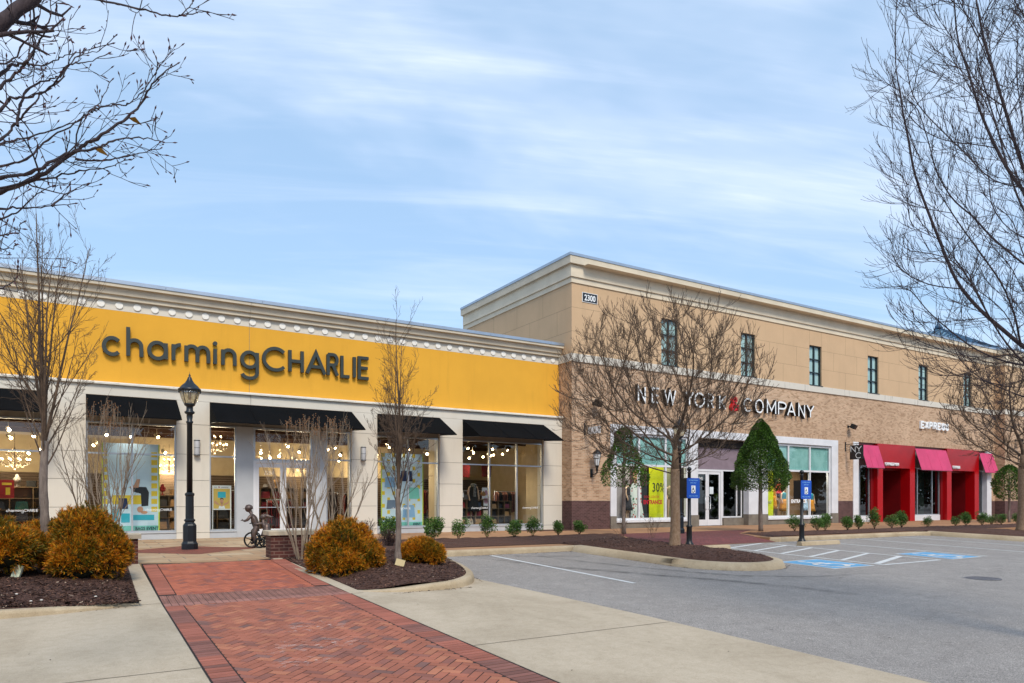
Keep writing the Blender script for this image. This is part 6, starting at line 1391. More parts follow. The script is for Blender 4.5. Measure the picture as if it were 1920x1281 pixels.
text('window_lettering', 'PLEASE USE', .17, (33.85, Y2 + .092, 1.42), M_['wht'], B2, org=o2, sx=.8); text('window_lettering', 'ENTRANCE', .27, (33.87, Y2 + .092, 1.16), M_['wht'], B2, org=o2, sx=.95, bold=.01)
mannequin(21.0, 25.75, .35, DFLOR, DFLOR, 'mannequin in a dark floral dress at the left of the first brick shop window', 1.1)
mannequin(22.0, 25.65, .35, fab('charcoal_dress', '34343a'), fab('charcoal_dress', '34343a'), 'pale mannequin in a charcoal dress left of the white mullion', 1.1, .5)
mannequin(24.85, 25.8, .35, fab('taupe_top', '8d8466', '6d6446'), None, 'mannequin in a taupe top behind the tree trunk', 1.12)
MU = fab('mustard_skirt', 'c7861a', 'a86a10'); TL_ = fab('teal_top', '2f8390', '1e6b78')
mannequin(32.85, 26.0, .35, MU, MU, 'mannequin in a long mustard dress beside the NEW ARRIVALS banner', 1.12)
mannequin(33.45, 25.75, .30, TL_, MU, 'mannequin in teal top and mustard skirt just left of the ball topped signpost', 1.0)
mannequin(35.35, 25.8, .30, fab('tan_print_top', '8a6a4a', '5a4a3a'), fab('pale_blue_skirt', 'a8c4dc'), 'mannequin in patterned top and pale blue skirt in the right pane', 1.02, .2, skinc=SKINM)
mannequin(36.0, 25.85, .25, TL_, MU, 'mannequin in teal blouse and mustard skirt in the rightmost pane', 1.0, -.2)
panel_thing('window_poster', 'dark poster of a woman in a red blouse, left of the signpost', 'poster', 33.55, 34.3, 26.4, 1.45, 2.95, mat('poster_dark_plum', '2c2026', .6, .1), [('blouse', [[(33.65, 1.7), (34.15, 1.7), (34.2, 2.15), (33.98, 2.3), (33.8, 2.3), (33.62, 2.15)]], mat('poster_coral', 'd03a3a', .6, .05)), ('face', [ell(33.9, 2.5, .10, .15)], PSK), ('hair', [[(33.78, 2.45), (33.78, 2.62), (33.9, 2.70), (34.03, 2.62), (34.05, 2.38), (34.0, 2.55), (33.9, 2.62), (33.82, 2.56)]], mat('poster_brown_hair', '3a1c14', .6, 0))])
panel_thing('window_poster', 'orange toned picture in a pale frame behind the ball topped signpost', 'poster', 34.4, 34.85, 27.0, 2.3, 2.95, mat('pale_frame', 'e0cdb0', .6, 0), [('picture', [rc(34.46, 34.79, 2.34, 2.89)], mat('poster_orange', 'c9783a', .6, .2))])
panel_thing('window_poster', 'small yellow sale card low in the side window by the brick shop door', 'poster', 28.2, 28.75, 26.0, 1.25, 1.65, YL)
for (x, en) in ((1.3, 60), (10.9, 60), (4.1, 25)):  # spots without fixtures, added just inside the glass to brighten the posters
    ld = bpy.data.lights.new('window_display_light', 'SPOT'); ld.energy = en * .7; ld.color = (1, .93, .82); ld.spot_size = rad(120); ld.spot_blend = .9; ld.shadow_soft_size = .2
    lo = bpy.data.objects.new('window_display_light', ld); sc.collection.objects.link(lo); lo.location = (x, 25.97, 3.7); lo.rotation_euler = (rad(8), 0, 0)
for (x, en) in ((21.4, 260), (23.0, 300), (31.9, 260), (33.8, 340), (36, 320), (24.6, 160)):  # unseen spots added to brighten the brick shop's dark window displays
    ld = bpy.data.lights.new('display_light', 'SPOT'); ld.energy = en; ld.color = (1, .9, .75); ld.spot_size = rad(110); ld.spot_blend = .9; ld.shadow_soft_size = .2
    lo = bpy.data.objects.new('display_light', ld); sc.collection.objects.link(lo); lo.location = (x, 25.45, 4.1); lo.rotation_euler = (rad(12), 0, 0)
LIMBS = [
 (52, [(-1.195, 4.473, 2.486), (-0.831, 4.72, 3.132), (-0.547, 4.898, 3.702), (-0.406, 4.929, 3.962), (-0.23, 4.94, 4.216), (0.12, 4.96, 4.833)]),
 (24, [(-1.153, 5.267, 2.639), (-0.788, 5.63, 3.05), (-0.477, 5.787, 3.31), (-0.241, 5.475, 3.354), (-0.054, 5.473, 3.556), (0.068, 5.231, 3.577), (0.248, 5.234, 3.756), (0.344, 5.288, 3.94), (0.41, 5.079, 3.988), (0.527, 5.12, 4.137)]),
 (20, [(-1.153, 5.267, 2.845), (-0.77, 5.502, 3.172), (-0.466, 5.664, 3.363), (-0.29, 5.388, 3.328), (-0.097, 5.383, 3.49), (0.055, 5.122, 3.455), (0.155, 5.173, 3.548), (0.313, 5.19, 3.625), (0.427, 4.952, 3.523)]),
 (13, [(-0.874, 5.682, 3.283), (-0.497, 6.038, 3.767), (-0.426, 6.108, 3.918), (-0.329, 5.88, 3.948), (-0.246, 5.942, 4.118), (-0.139, 5.708, 4.125), (-0.047, 5.764, 4.335), (0.098, 5.789, 4.448), (0.189, 5.565, 4.459)]),
 (14, [(-0.794, 5.166, 3.22), (-0.446, 5.422, 3.697), (-0.407, 5.51, 3.815), (-0.273, 5.26, 3.756), (-0.181, 5.317, 3.862), (-0.091, 5.094, 3.911), (0.009, 5.145, 3.99), (0.132, 5.183, 4.108)]),
 (15, [(-0.681, 4.862, 3.323), (-0.416, 5.053, 3.729), (-0.374, 5.139, 3.844), (-0.283, 4.915, 3.779), (-0.22, 4.989, 3.956), (-0.173, 4.792, 3.977), (-0.161, 4.898, 4.232)]),
 (13, [(-0.699, 4.99, 3.259), (-0.436, 5.299, 3.775), (-0.329, 5.346, 3.958), (-0.255, 5.133, 3.965), (-0.267, 5.252, 4.149), (-0.274, 5.088, 4.113), (-0.275, 5.201, 4.377)]),
 (15, [(-1.106, 5.589, 3.127), (-0.764, 5.85, 3.393), (-0.517, 6.28, 3.678), (-0.345, 6.007, 3.658), (-0.218, 6.042, 3.843), (-0.022, 5.754, 3.906), (0.098, 5.793, 4.087), (0.175, 5.859, 4.3)]),
 (12, [(-0.924, 5.244, 2.795), (-0.457, 5.545, 3.118), (-0.321, 5.575, 3.165), (-0.161, 5.309, 3.118), (-0.052, 5.356, 3.173)]),
 (9, [(-0.17, 5.259, 3.098), (-0.087, 5.32, 3.217), (0.018, 5.369, 3.322)]),
 (11, [(-0.97, 5.507, 2.745), (-0.487, 5.915, 3.17), (-0.367, 5.954, 3.29), (-0.252, 5.716, 3.338), (-0.128, 5.753, 3.428)]),
 (10, [(-0.328, 4.535, 4.056), (-0.14, 4.533, 4.014), (0.076, 4.514, 4.024), (0.255, 4.237, 3.874), (0.401, 4.26, 3.903), (0.439, 4.069, 3.809), (0.5, 4.144, 3.942), (0.535, 4.235, 4.06)]),
 (6, [(0.43, 4.074, 3.806), (0.5, 4.144, 3.881), (0.578, 4.209, 3.959)]),
 (12, [(-0.913, 5.94, 3.376), (-0.528, 6.408, 3.889), (-0.345, 6.41, 3.986), (-0.156, 6.126, 3.982), (-0.023, 6.157, 4.093), (0.11, 5.908, 4.111), (0.24, 5.941, 4.205)]),
 (9, [(-0.297, 5.219, 3.93), (-0.293, 5.329, 3.977), (-0.206, 5.388, 4.036), (-0.126, 5.171, 3.99), (-0.02, 5.219, 4.091), (0.148, 4.948, 4.048)]),
 (8, [(-0.665, 5.087, 2.644), (-0.426, 5.176, 2.835), (-0.353, 5.243, 2.884), (-0.3, 5.043, 2.898)]),
 (7, [(-0.665, 5.087, 2.583), (-0.426, 5.176, 2.752), (-0.375, 5.257, 2.793), (-0.343, 5.069, 2.766)]),
 (8, [(-0.598, 4.929, 2.343), (-0.406, 4.929, 2.453), (-0.357, 5.012, 2.522), (-0.324, 4.823, 2.504)]),
 (9, [(-0.05, 5.42, 3.482), (0.128, 5.424, 3.529), (0.258, 5.457, 3.604), (0.371, 5.22, 3.565), (0.446, 5.286, 3.631)]),
 (11, [(-0.617, 5.526, 3.167), (-0.244, 5.533, 3.351), (-0.021, 5.51, 3.449), (0.133, 5.247, 3.412), (0.25, 5.289, 3.504)]),
 (9, [(-0.264, 5.199, 4.348), (-0.27, 5.315, 4.183), (-0.273, 5.429, 4.043), (-0.261, 5.253, 3.822)]),
 (9, [(0.039, 5.365, 3.796), (0.107, 5.437, 3.885), (0.184, 5.502, 3.95), (0.251, 5.293, 3.876), (0.323, 5.361, 3.991), (0.397, 5.148, 4.04), (0.426, 5.242, 4.17)]),
 (11, [(-0.345, 5.131, 3.495), (-0.297, 5.214, 3.758), (-0.19, 5.262, 3.881), (-0.115, 5.047, 3.833), (-0.047, 5.118, 4.017)]),
 (9, [(-0.487, 5.92, 3.98), (-0.402, 5.981, 3.941), (-0.313, 6.039, 3.862), (-0.229, 5.819, 3.602), (-0.214, 5.922, 3.499)]),
 (9, [(-0.644, 5.308, 3.859), (-0.446, 5.422, 4.183), (-0.369, 5.487, 4.384), (-0.287, 5.269, 4.349), (-0.178, 5.315, 4.451)]),
 (10, [(-0.698, 5.341, 4.05), (-0.467, 5.669, 4.108), (-0.355, 5.713, 4.274), (-0.256, 5.484, 4.354), (-0.231, 5.581, 4.56), (-0.166, 5.373, 4.526)]),
]
# ================================================================== TREES
def rotv(v, axis, a): return Matrix.Rotation(a, 3, axis) @ v
def grow(mb, p, d, Ln, r0, lvl, P, rng, r1=None):
    """one limb and everything it carries; P: per level settings"""
    q = P[lvl]; n = q.get('seg', 5); r1 = r0 * q.get('taper', .25) if r1 is None else r1; r1 = max(r1, P['rmin'])
    pts = [p.copy()]; dirs = [d.copy()]; st = Ln / n
    for i in range(n):
        d = d + Vector((rng.gauss(0, 1), rng.gauss(0, 1), rng.gauss(0, 1))) * q.get('jit', .06) + Vector((0, 0, q.get('up', .05)))
        d.normalize(); p = p + d * st; pts.append(p.copy()); dirs.append(d.copy())
    rs_ = [r0 + (r1 - r0) * (i / n) ** .8 for i in range(n + 1)]
    mb.tube(pts, rs_, q.get('sides', 3), q.get('mi', 0), False)
    if (lvl + 1) in P:
        k = q['kids']; k = int(k * (.75 + .5 * rng.random()) + .5)
        for i in range(k):
            t = q.get('t0', .25) + (1 - q.get('t0', .25)) * (i + rng.random() * .9) / k; t = min(t, .99)
            f = t * n; j = int(f); f -= j; pp = pts[j].lerp(pts[j + 1], f); dd = dirs[j + 1]
            ax = dd.orthogonal().normalized(); ax = rotv(ax, dd, rng.uniform(0, 2 * PI)); a = rad(rng.gauss(q.get('ang', 40), q.get('angv', 8)))
            nd = rotv(dd, ax, a); nd.normalize()
            nl = Ln * q.get('lr', .5) * (1 - q.get('fall', .5) * t) * rng.uniform(.7, 1.2)
            grow(mb, pp, nd, nl, max(P['rmin'], rs_[j] * q.get('rr', .55)), lvl + 1, P, rng)
    elif 'bud' in P and rng.random() < P.get('budp', 1):
        e = pts[-1]; b = P['bud']; mb.tube([e, e + d * b * .5, e + d * b], [r1, b * .16, .0004], 4, 1, False)
def tree_obj(name, label, loc, trunk_fn, crown_fn, tm, cm, cat='tree', group=None):
    t = thing(name, label, cat, loc); a = MB(); trunk_fn(a); a.build('trunk', tm, t); b = MB(); crown_fn(b); b.build('crown', cm, t); return t
def trunk_tube(b, H, r0, r1, lean=(0, 0), n=14, sides=14, seed=1, flare=1.5, knots=()):
    r_ = random.Random(seed); pts = []; rs_ = []
    for i in range(n + 1):
        t = i / n; z = H * t - .08; pts.append((lean[0] * t + .012 * math.sin(t * 9 + seed), lean[1] * t + .012 * math.cos(t * 7 + seed), z))
        r = (r0 + (r1 - r0) * t) * (1 + (flare - 1) * math.exp(-t * 14)) * (1 + r_.uniform(-.035, .035))
        for (kt, kr) in knots: r *= 1 + kr * math.exp(-((t - kt) / .025) ** 2)
        rs_.append(r)
    b.tube(pts, rs_, sides, 0, True)
# --- slender upright maples in the two near beds
def slender(loc, H0, H, seed, width, label, tr=.062, leaders=5):
    rng = random.Random(seed)
    P = {'rmin': .0022, 1: dict(seg=9, kids=11, t0=.12, ang=32, angv=8, lr=.42, fall=.55, rr=.42, up=.055, jit=.03, sides=7, taper=.16), 2: dict(seg=5, kids=7, t0=.2, ang=32, angv=9, lr=.42, fall=.4, rr=.6, up=.07, jit=.06, sides=4, taper=.35),
         3: dict(seg=4, kids=3, t0=.2, ang=30, lr=.5, rr=.75, up=.05, jit=.09, sides=3, taper=.5), 4: dict(seg=3, jit=.1, up=.03, sides=3), 'bud': .010, 'budp': .6}
    def cf(b):
        base = Vector((0, 0, H0 - .1))
        grow(b, base, Vector((.01, 0, 1)), H - H0, tr * .62, 1, P, rng)
        for i in range(leaders):
            a = 2 * PI * i / leaders + rng.uniform(-.3, .3); s_ = rng.uniform(.10, .20) * width; d = Vector((math.cos(a) * s_, math.sin(a) * s_, 1)).normalized()
            grow(b, base + Vector((0, 0, .05 + .09 * i)), d, (H - H0) * rng.uniform(.62, .90), tr * .45, 1, P, rng)
        for i in range(8):
            a = 2.4 * i + rng.uniform(-.3, .3); s_ = rng.uniform(.38, .62) * width; d = Vector((math.cos(a) * s_, math.sin(a) * s_, 1)).normalized()
            Q = dict(P); Q[1] = dict(P[1], kids=8, up=.045, lr=.34)
            grow(b, Vector((0, 0, H0 - .45 + .10 * i)), d, (H - H0) * rng.uniform(.38, .6), tr * .24, 1, Q, rng)
    return tree_obj('slender_tree', label, loc, lambda b: trunk_tube(b, H0 + .1, tr * 1.05, tr * .85, n=22, seed=seed, knots=((.12, .25), (.17, .3), (.42, .12), (.55, .14), (.7, .1))), cf, [BARK_G], [BARK_B, TWIGR])
slender((-.56, 14.05, hzL(-.56, 14.05)), 2.15, 6.1, 11, 1.0, 'bare slender upright tree rising between the two golden shrubs at the left', .066, 5)
slender((5.25, 12.9, hzR(5.25, 12.9)), 1.45, 4.85, 22, .62, 'bare slender tree in the middle bed, right of the large golden shrub', .055, 4)
b = MB(); b.box(-.09, .09, -.01, .01, 0, .13); o = tag(b.build('trunk_tag', mat('pale_tag', 'c8b486', .7, .1)), 'small pale board leaning at the foot of the middle slender tree', 'tag'); o.location = (5.22, 12.78, hzR(5.22, 12.78)); o.rotation_euler = (rad(-14), rad(14), rad(-35))
# --- space colonisation crowns: limbs grow towards free space until the envelope is filled evenly
def colonise(rng_seed, starts, env, n_att, step, infl, kill, up=.0, iters=120, fwd=.35):
    rs_ = np.random.RandomState(rng_seed); att = env(rs_, n_att)
    pos = [np.array(p, float) for p, d in starts]; par = [-1] * len(pos); dirs = [np.array(d, float) / np.linalg.norm(d) for p, d in starts]
    A_ = len(att); best = np.full(A_, 1e9); bi = np.zeros(A_, int)
    def upd(i0):
        nonlocal best, bi
        Q = np.array(pos[i0:]); D2 = ((att[:, None, :] - Q[None]) ** 2).sum(2); m = D2.argmin(1); v = D2[np.arange(len(att)), m]; k = v < best; best = np.where(k, v, best); bi = np.where(k, m + i0, bi)
    upd(0)
    nch = {}
    import collections; nch = collections.defaultdict(int)
    for it in range(iters):
        act = best < infl ** 2
        if not act.any(): break
        idx = bi[act]; P_ = np.array(pos); v = att[act] - P_[idx]; v /= np.linalg.norm(v, axis=1)[:, None] + 1e-9
        acc = np.zeros((len(pos), 3)); np.add.at(acc, idx, v); u = np.unique(idx); n0 = len(pos)
        for i in u:
            d = acc[i]; l_ = np.linalg.norm(d)
            if l_ < 1e-6 or nch[i] >= 3: continue
            nch[i] += 1
            d = d / l_ + dirs[i] * fwd + np.array([0, 0, up]) + rs_.normal(size=3) * .10; d /= np.linalg.norm(d); pos.append(pos[i] + d * step); par.append(i); dirs.append(d)
        if len(pos) == n0: break
        upd(n0); keep = best > kill ** 2
        if keep.sum() < 20: break
        att = att[keep]; best = best[keep]; bi = bi[keep]
    return np.array(pos), par, np.array(dirs)
def branch_mesh(mb, pos, par, dirs, nst, rtip, expo, rmax, rng, twig=(.2, .45), tw_n=1, tw_r=.6, thin=3.2, bud=None, twist=32, upb=.15, mi=0):
    n = len(pos); ch = [[] for _ in range(n)]
    for i, p in enumerate(par):
        if p >= 0: ch[p].append(i)
    w = np.zeros(n)
    for i in range(n - 1, -1, -1): w[i] = rtip ** expo if not ch[i] else sum(w[c] for c in ch[i])
    R_ = w ** (1 / expo); sc_ = rmax / R_[:nst].max() if rmax else 1
    if sc_ < 1: R_ = rtip + (R_ - rtip) * sc_
    P2 = pos.copy()
    for _ in range(2):
        Q = P2.copy()
        for i in range(nst, n):
            if ch[i]: c = max(ch[i], key=lambda k: R_[k]); Q[i] = .5 * P2[i] + .25 * (P2[par[i]] + P2[c])
        P2 = Q
    st_ = [(i, None) for i in range(nst)]
    while st_:
        i, frm = st_.pop(); pts = [P2[frm]] if frm is not None else []; rs_ = [min(R_[i], R_[frm] * .8)] if frm is not None else []
        while True:
            pts.append(P2[i]); rs_.append(R_[i])
            if not ch[i]: break
            c = max(ch[i], key=lambda k: R_[k])
            for k_ in ch[i]:
                if k_ != c: st_.append((k_, i))
            i = c
        if len(pts) > 1: mb.tube(pts, rs_, 8 if rs_[0] > .03 else (5 if rs_[0] > .012 else 3), mi, False)
    T_ = {'rmin': rtip * tw_r, 1: dict(seg=4, kids=3, t0=.2, ang=28, angv=8, lr=.5, fall=.3, rr=.85, up=upb * .4, jit=.05, sides=3, taper=.6), 2: dict(seg=3, jit=.06, up=upb * .5, sides=3, taper=.7)}
    if bud: T_['bud'] = bud; T_['budp'] = .8
    for i in range(nst, n):
        if R_[i] < rtip * thin:
            for q in range(tw_n if ch[i] else 2):
                if ch[i] and rng.random() > .75: continue
                d = Vector(dirs[i]); ax = rotv(d.orthogonal().normalized(), d, rng.uniform(0, 2 * PI)); nd = rotv(d, ax, rad(abs(rng.gauss(twist if ch[i] else 8, 8)))); grow(mb, Vector(P2[i]), nd, rng.uniform(*twig), rtip * .9, 1, T_, rng)
def vase(loc, H0, R_, H, seed, label, tr, zlow, natt=2600, step=.16, rmin=.0052, name='vase_tree', nst=13, off=(0, 0)):
    rng = random.Random(seed)
    def env(rs_, k):
        P_ = rs_.uniform(-1, 1, (k * 4, 3)); r = np.linalg.norm(P_, axis=1); ok = (r < 1) & (r > .22 + .3 * rs_.random(len(r))); P_ = P_[ok]
        zc_ = (H + zlow) / 2; Q = P_ * np.array([R_, R_, (H - zlow) / 2]) + np.array([0, 0, zc_]); rr = np.hypot(Q[:, 0], Q[:, 1]); ok = Q[:, 2] > H0 - .3 + (rr < R_ * .35) * .8 - (rr > R_ * .3) * .25
        Q = Q[ok]; th = np.arctan2(Q[:, 1], Q[:, 0]); ok = rr[ok] < R_ * (1 + .06 * np.sin(5 * th + seed) + .05 * np.sin(Q[:, 2] * 4 + th * 3)); return Q[ok][:k] + np.array([off[0], off[1], 0])
    starts = []
    for i in range(nst):
        a = i * 2.399; t = i / (nst - 1); el = rad(14 + 68 * t); d = (math.cos(a) * math.cos(el), math.sin(a) * math.cos(el), math.sin(el)); z = H0 - .3 + .7 * t
        starts.append(((d[0] * .10, d[1] * .10, z), d))
    def cf(b):
        pos, par, dirs = colonise(seed, starts, env, natt, step, 1.5, .30, .06); branch_mesh(b, pos, par, dirs, nst, rmin, 2.15, tr * .58, rng, (.22, .50), 2, .8, 3.1, None, 28, .5)
    def tf(b):
        trunk_tube(b, H0, tr, tr * .84, n=16, seed=seed); b.tube([(0, 0, H0 - .12), (.02, .01, H0 + .35), (.0, 0, H0 + .8)], [tr * .84, tr * .55, tr * .25], 12, 0)
    return tree_obj(name, label, loc, tf, cf, [BARK_Z], [BARK_B])
vase((13.3, 13.6, hzI(13.3, 13.6) - .02), 2.15, 2.82, 6.45, 31, 'bare rounded spreading tree in the kerbed island before the brick building', .135, 1.75, 3200, off=(-.36, .22))
vase((32.3, 13.5, hzI2(32.2, 13.5)), 2.6, 3.5, 7.4, 37, 'bare spreading tree in the far island before the pink awnings, at the right edge', .21, 2.4, 1800, .22, .0070, off=(.5, -.3))
# --- large near tree at the right, trunk just outside the frame
def big_right():
    rng = random.Random(77); seed = 77; zc_, hz__, R_ = 6.1, 3.6, 2.5
    def env(rs_, k):
        P_ = rs_.uniform(-1, 1, (k * 4, 3)); r = (np.abs(P_) ** 2.6).sum(1); P_ = P_[(r < 1)]; Q = P_ * np.array([R_, R_, hz__]) + np.array([0, 0, zc_]); rr = np.hypot(Q[:, 0], Q[:, 1])
        ok = (Q[:, 2] > 2.6 + .0 * rr) & ((rr > .5) | (Q[:, 2] > 4.2)); Q = Q[ok]; rr = rr[ok]; th = np.arctan2(Q[:, 1], Q[:, 0]); ok = rr < R_ * (1 + .05 * np.sin(6 * th) + .06 * np.sin(Q[:, 2] * 2.4 + th * 2)); return Q[ok][:k]
    starts = []; n = 12
    for i in range(n):
        a = i * 2.399 + .5; t = i / (n - 1); el = rad(48 + 38 * t); d = (math.cos(a) * math.cos(el), math.sin(a) * math.cos(el), math.sin(el)); starts.append(((d[0] * .15, d[1] * .15, 1.7 + 1.2 * t), d))
    def cf(b):
        pos, par, dirs = colonise(seed, starts, env, 5200, .14, 2.0, .25, .22, 150, .75); branch_mesh(b, pos, par, dirs, n, .0036, 1.95, .15, rng, (.2, .5), 2, .58, 2.6, .012, 34, .35)
    return tree_obj('large_bare_tree', 'large bare tree filling the right edge of the sky, its trunk outside the frame', (10.15, 3.25, gz(3.25)), lambda b: trunk_tube(b, 3.2, .17, .10, n=14, seed=4), cf, [BARK_D], [BARK_D, TWIGR])
big_right()
# --- overhanging tree at the left: limbs traced at their own distances from a trunk left of the lens
def left_over():
    rng = random.Random(9); root = Vector((-4.3, 3.1, gz(3.1)))
    t = thing('overhanging_tree', 'bare overhanging tree with pointed buds reaching into the sky at the upper left', 'tree', root)
    a = MB(); trunk_tube(a, 2.3, .17, .14, n=10, seed=2); a.build('trunk', [BARK_D], t)
    P = {'rmin': .0017, 1: dict(seg=5, kids=3, t0=.3, ang=32, lr=.5, rr=.7, up=.05, jit=.12, sides=4, taper=.55), 2: dict(seg=3, jit=.14, up=.06, sides=4, taper=.7), 'bud': .034, 'budp': 1}
    b = MB()
    def cr(P4, s):
        p0, p1, p2, p3 = P4; return .5 * ((2 * p1) + (p2 - p0) * s + (2 * p0 - 5 * p1 + 4 * p2 - p3) * s * s + (3 * p1 - p0 - 3 * p2 + p3) * s ** 3)
    for (r, q) in LIMBS:
        q = [Vector(v) - root for v in q]; pts = []
        if r in (75, 24, 20, 15, 14, 13) and q[0].x < -.5 + 10: q = [Vector((0, 0, 2.1))] + q if r == 75 else q
        e = [q[0] * 2 - q[1]] + q + [q[-1] * 2 - q[-2]]
        for i in range(len(q) - 1):
            for s_ in range(6): pts.append(cr(e[i:i+4], s_ / 6) + Vector((rng.gauss(0, .0035), rng.gauss(0, .0035), rng.gauss(0, .0035))))
        pts.append(q[-1]); n = len(pts); R0 = r * .001 * (1.0 if r > 50 else .72); rs_ = [max(.0026, R0 * (1 - (i / (n - 1)) * (.45 if r > 50 else .84))) * (1.25 if i % 6 == 0 else 1) for i in range(n)]
        b.tube(pts, rs_, 9 if r > 15 else 6, 0, False)
        d = (pts[-1] - pts[-2]).normalized(); b.tube([pts[-1], pts[-1] + d * .012, pts[-1] + d * .036], [.0025, .0055, .0004], 5, 1, False)
        L_ = 0
        for i in range(1, n):
            sg = pts[i] - pts[i-1]; L_ += sg.length
            if r > 50 and i < n * .3: continue
            if L_ > (.085 if r < 50 else .16):
                L_ = 0; dd = sg.normalized(); ax = rotv(dd.orthogonal().normalized(), dd, rng.uniform(0, 2 * PI)); nd = rotv(dd, ax, rad(rng.gauss(42, 8)))
                if rng.random() < .5: b.tube([pts[i], pts[i] + nd * .012, pts[i] + nd * rng.uniform(.02, .04)], [.002, .0045, .0004], 5, 1, False)
                else: grow(b, pts[i], nd, rng.uniform(.12, .42) * (1.3 - .6 * i / n), max(.0022, rs_[i] * .42), 1, P, rng)
    for (src) in ((1, 5), (3, 5)): pass
    b.build('crown', [BARK_D, mat('red_brown_bud', '4a2226', .6, .15)], t)
    # connect to the trunk
    c = MB()
    for (r, q) in LIMBS:
        q0 = Vector(q[0]) - root
        if r in (75, 24, 20) : c.tube([Vector((0, 0, 2.0)), Vector((0, 0, 2.0)).lerp(q0, .5) + Vector((0, 0, .15)), q0], [.11, .08 if r > 50 else .04, r * .001 * (1 if r > 50 else .72)], 9)
    c.build('limb', [BARK_D], t)
    lf = MB()      # two dead leaves still hanging on
    for (px_, idx, k_) in ((0, 2, 5), (1, 1, 6)):
        p = Vector(LIMBS[idx][1][k_]) - root; lf.poly([p, p + Vector((.03, .01, -.012)), p + Vector((.085, .02, -.02)), p + Vector((.04, -.02, .008))], 0)
    lf.build('dead_leaves', mat('dead_leaf', '9a7428', .8, .1), t)
left_over()

# --- crape myrtles: many pale stems from the ground, seed heads at the tips
def crape(loc, H, seed, label, spread=.34, n=9, fan=None):
    rng = random.Random(seed); t = thing('crape_myrtle', label, 'shrub', loc, 0, 'bare crape myrtles')
    P = {'rmin': .0022, 1: dict(seg=10, kids=7, t0=.30, ang=20, angv=7, lr=.42, fall=.5, rr=.55, up=.085, jit=.075, sides=6, taper=.26), 2: dict(seg=6, kids=5, t0=.2, ang=22, lr=.5, fall=.4, rr=.7, up=.10, jit=.07, sides=4, taper=.5), 3: dict(seg=4, jit=.08, up=.08, sides=3, taper=.6), 'bud': .016, 'budp': .8}
    b = MB()
    for i in range(n):
        a = i * 2.4 + rng.uniform(-.3, .3); s_ = spread * rng.uniform(.5, 1.5); d = Vector((math.cos(a) * s_, math.sin(a) * s_, 1)).normalized()
        grow(b, Vector((math.cos(a) * .07, math.sin(a) * .07, -.05)), d, H * rng.uniform(.68, .88), .021 * rng.uniform(.8, 1.2), 1, P, rng)
    s = b
    for _ in range(46):
        a, r = rng.uniform(0, 2 * PI), rng.uniform(0, .42); z = H * rng.uniform(.84, .98); x, y = r * math.cos(a), r * math.sin(a)
        s.tube([(x, y, z - .3), (x + .01, y, z)], .0025, 3, 0, False)
        for q in range(4): s.ball((x + rng.gauss(0, .02), y + rng.gauss(0, .02), z - .04 * q), .011, 5, 1)
    s.build('stems', [CRAPE, mat('seed_head', '8a5f38', .8, .2)], t); return t
crape((4.02, 15.35, .02), 3.2, 41, 'bare crape myrtle in front of the right garden wall, brown seed heads at the top', .26, 10)
crape((4.75, 15.5, .02), 3.2, 42, 'bare crape myrtle right behind the large golden shrub near the entrance', .24, 8)
crape((.35, 15.2, .05), 3.15, 43, 'bare crape myrtle behind the left golden shrub before the handbag poster window', .26, 11)
# --- dormant low twiggy shrubs
def twiggy(loc, H, W, seed, label, m, n=60, kids_=5, leaf=None, rmin=.0022):
    rng = random.Random(seed); t = thing('bare_shrub', label, 'shrub', loc, 0)
    P = {'rmin': rmin, 1: dict(seg=5, kids=kids_, t0=.25, ang=28, lr=.55, rr=.7, up=.04, jit=.1, sides=3, taper=.5), 2: dict(seg=4, kids=3, t0=.2, ang=30, lr=.5, rr=.8, up=.03, jit=.12, sides=3), 3: dict(seg=2, jit=.1, sides=3)}
    b = MB()
    for i in range(n):
        a = rng.uniform(0, 2 * PI); s_ = rng.uniform(.1, 1) * W / H; d = Vector((math.cos(a) * s_, math.sin(a) * s_, 1)).normalized()
        grow(b, Vector((rng.gauss(0, .05), rng.gauss(0, .05), -.03)), d, H * rng.uniform(.6, .95), .005, 1, P, rng)
    b.build('stems', [m], t)
    if leaf: leafcloud('leaves', t, [((0, 0, H * .6), (W * .9, W * .9, H * .42))], leaf[0], leaf[1], leaf[2], seed)
    return t
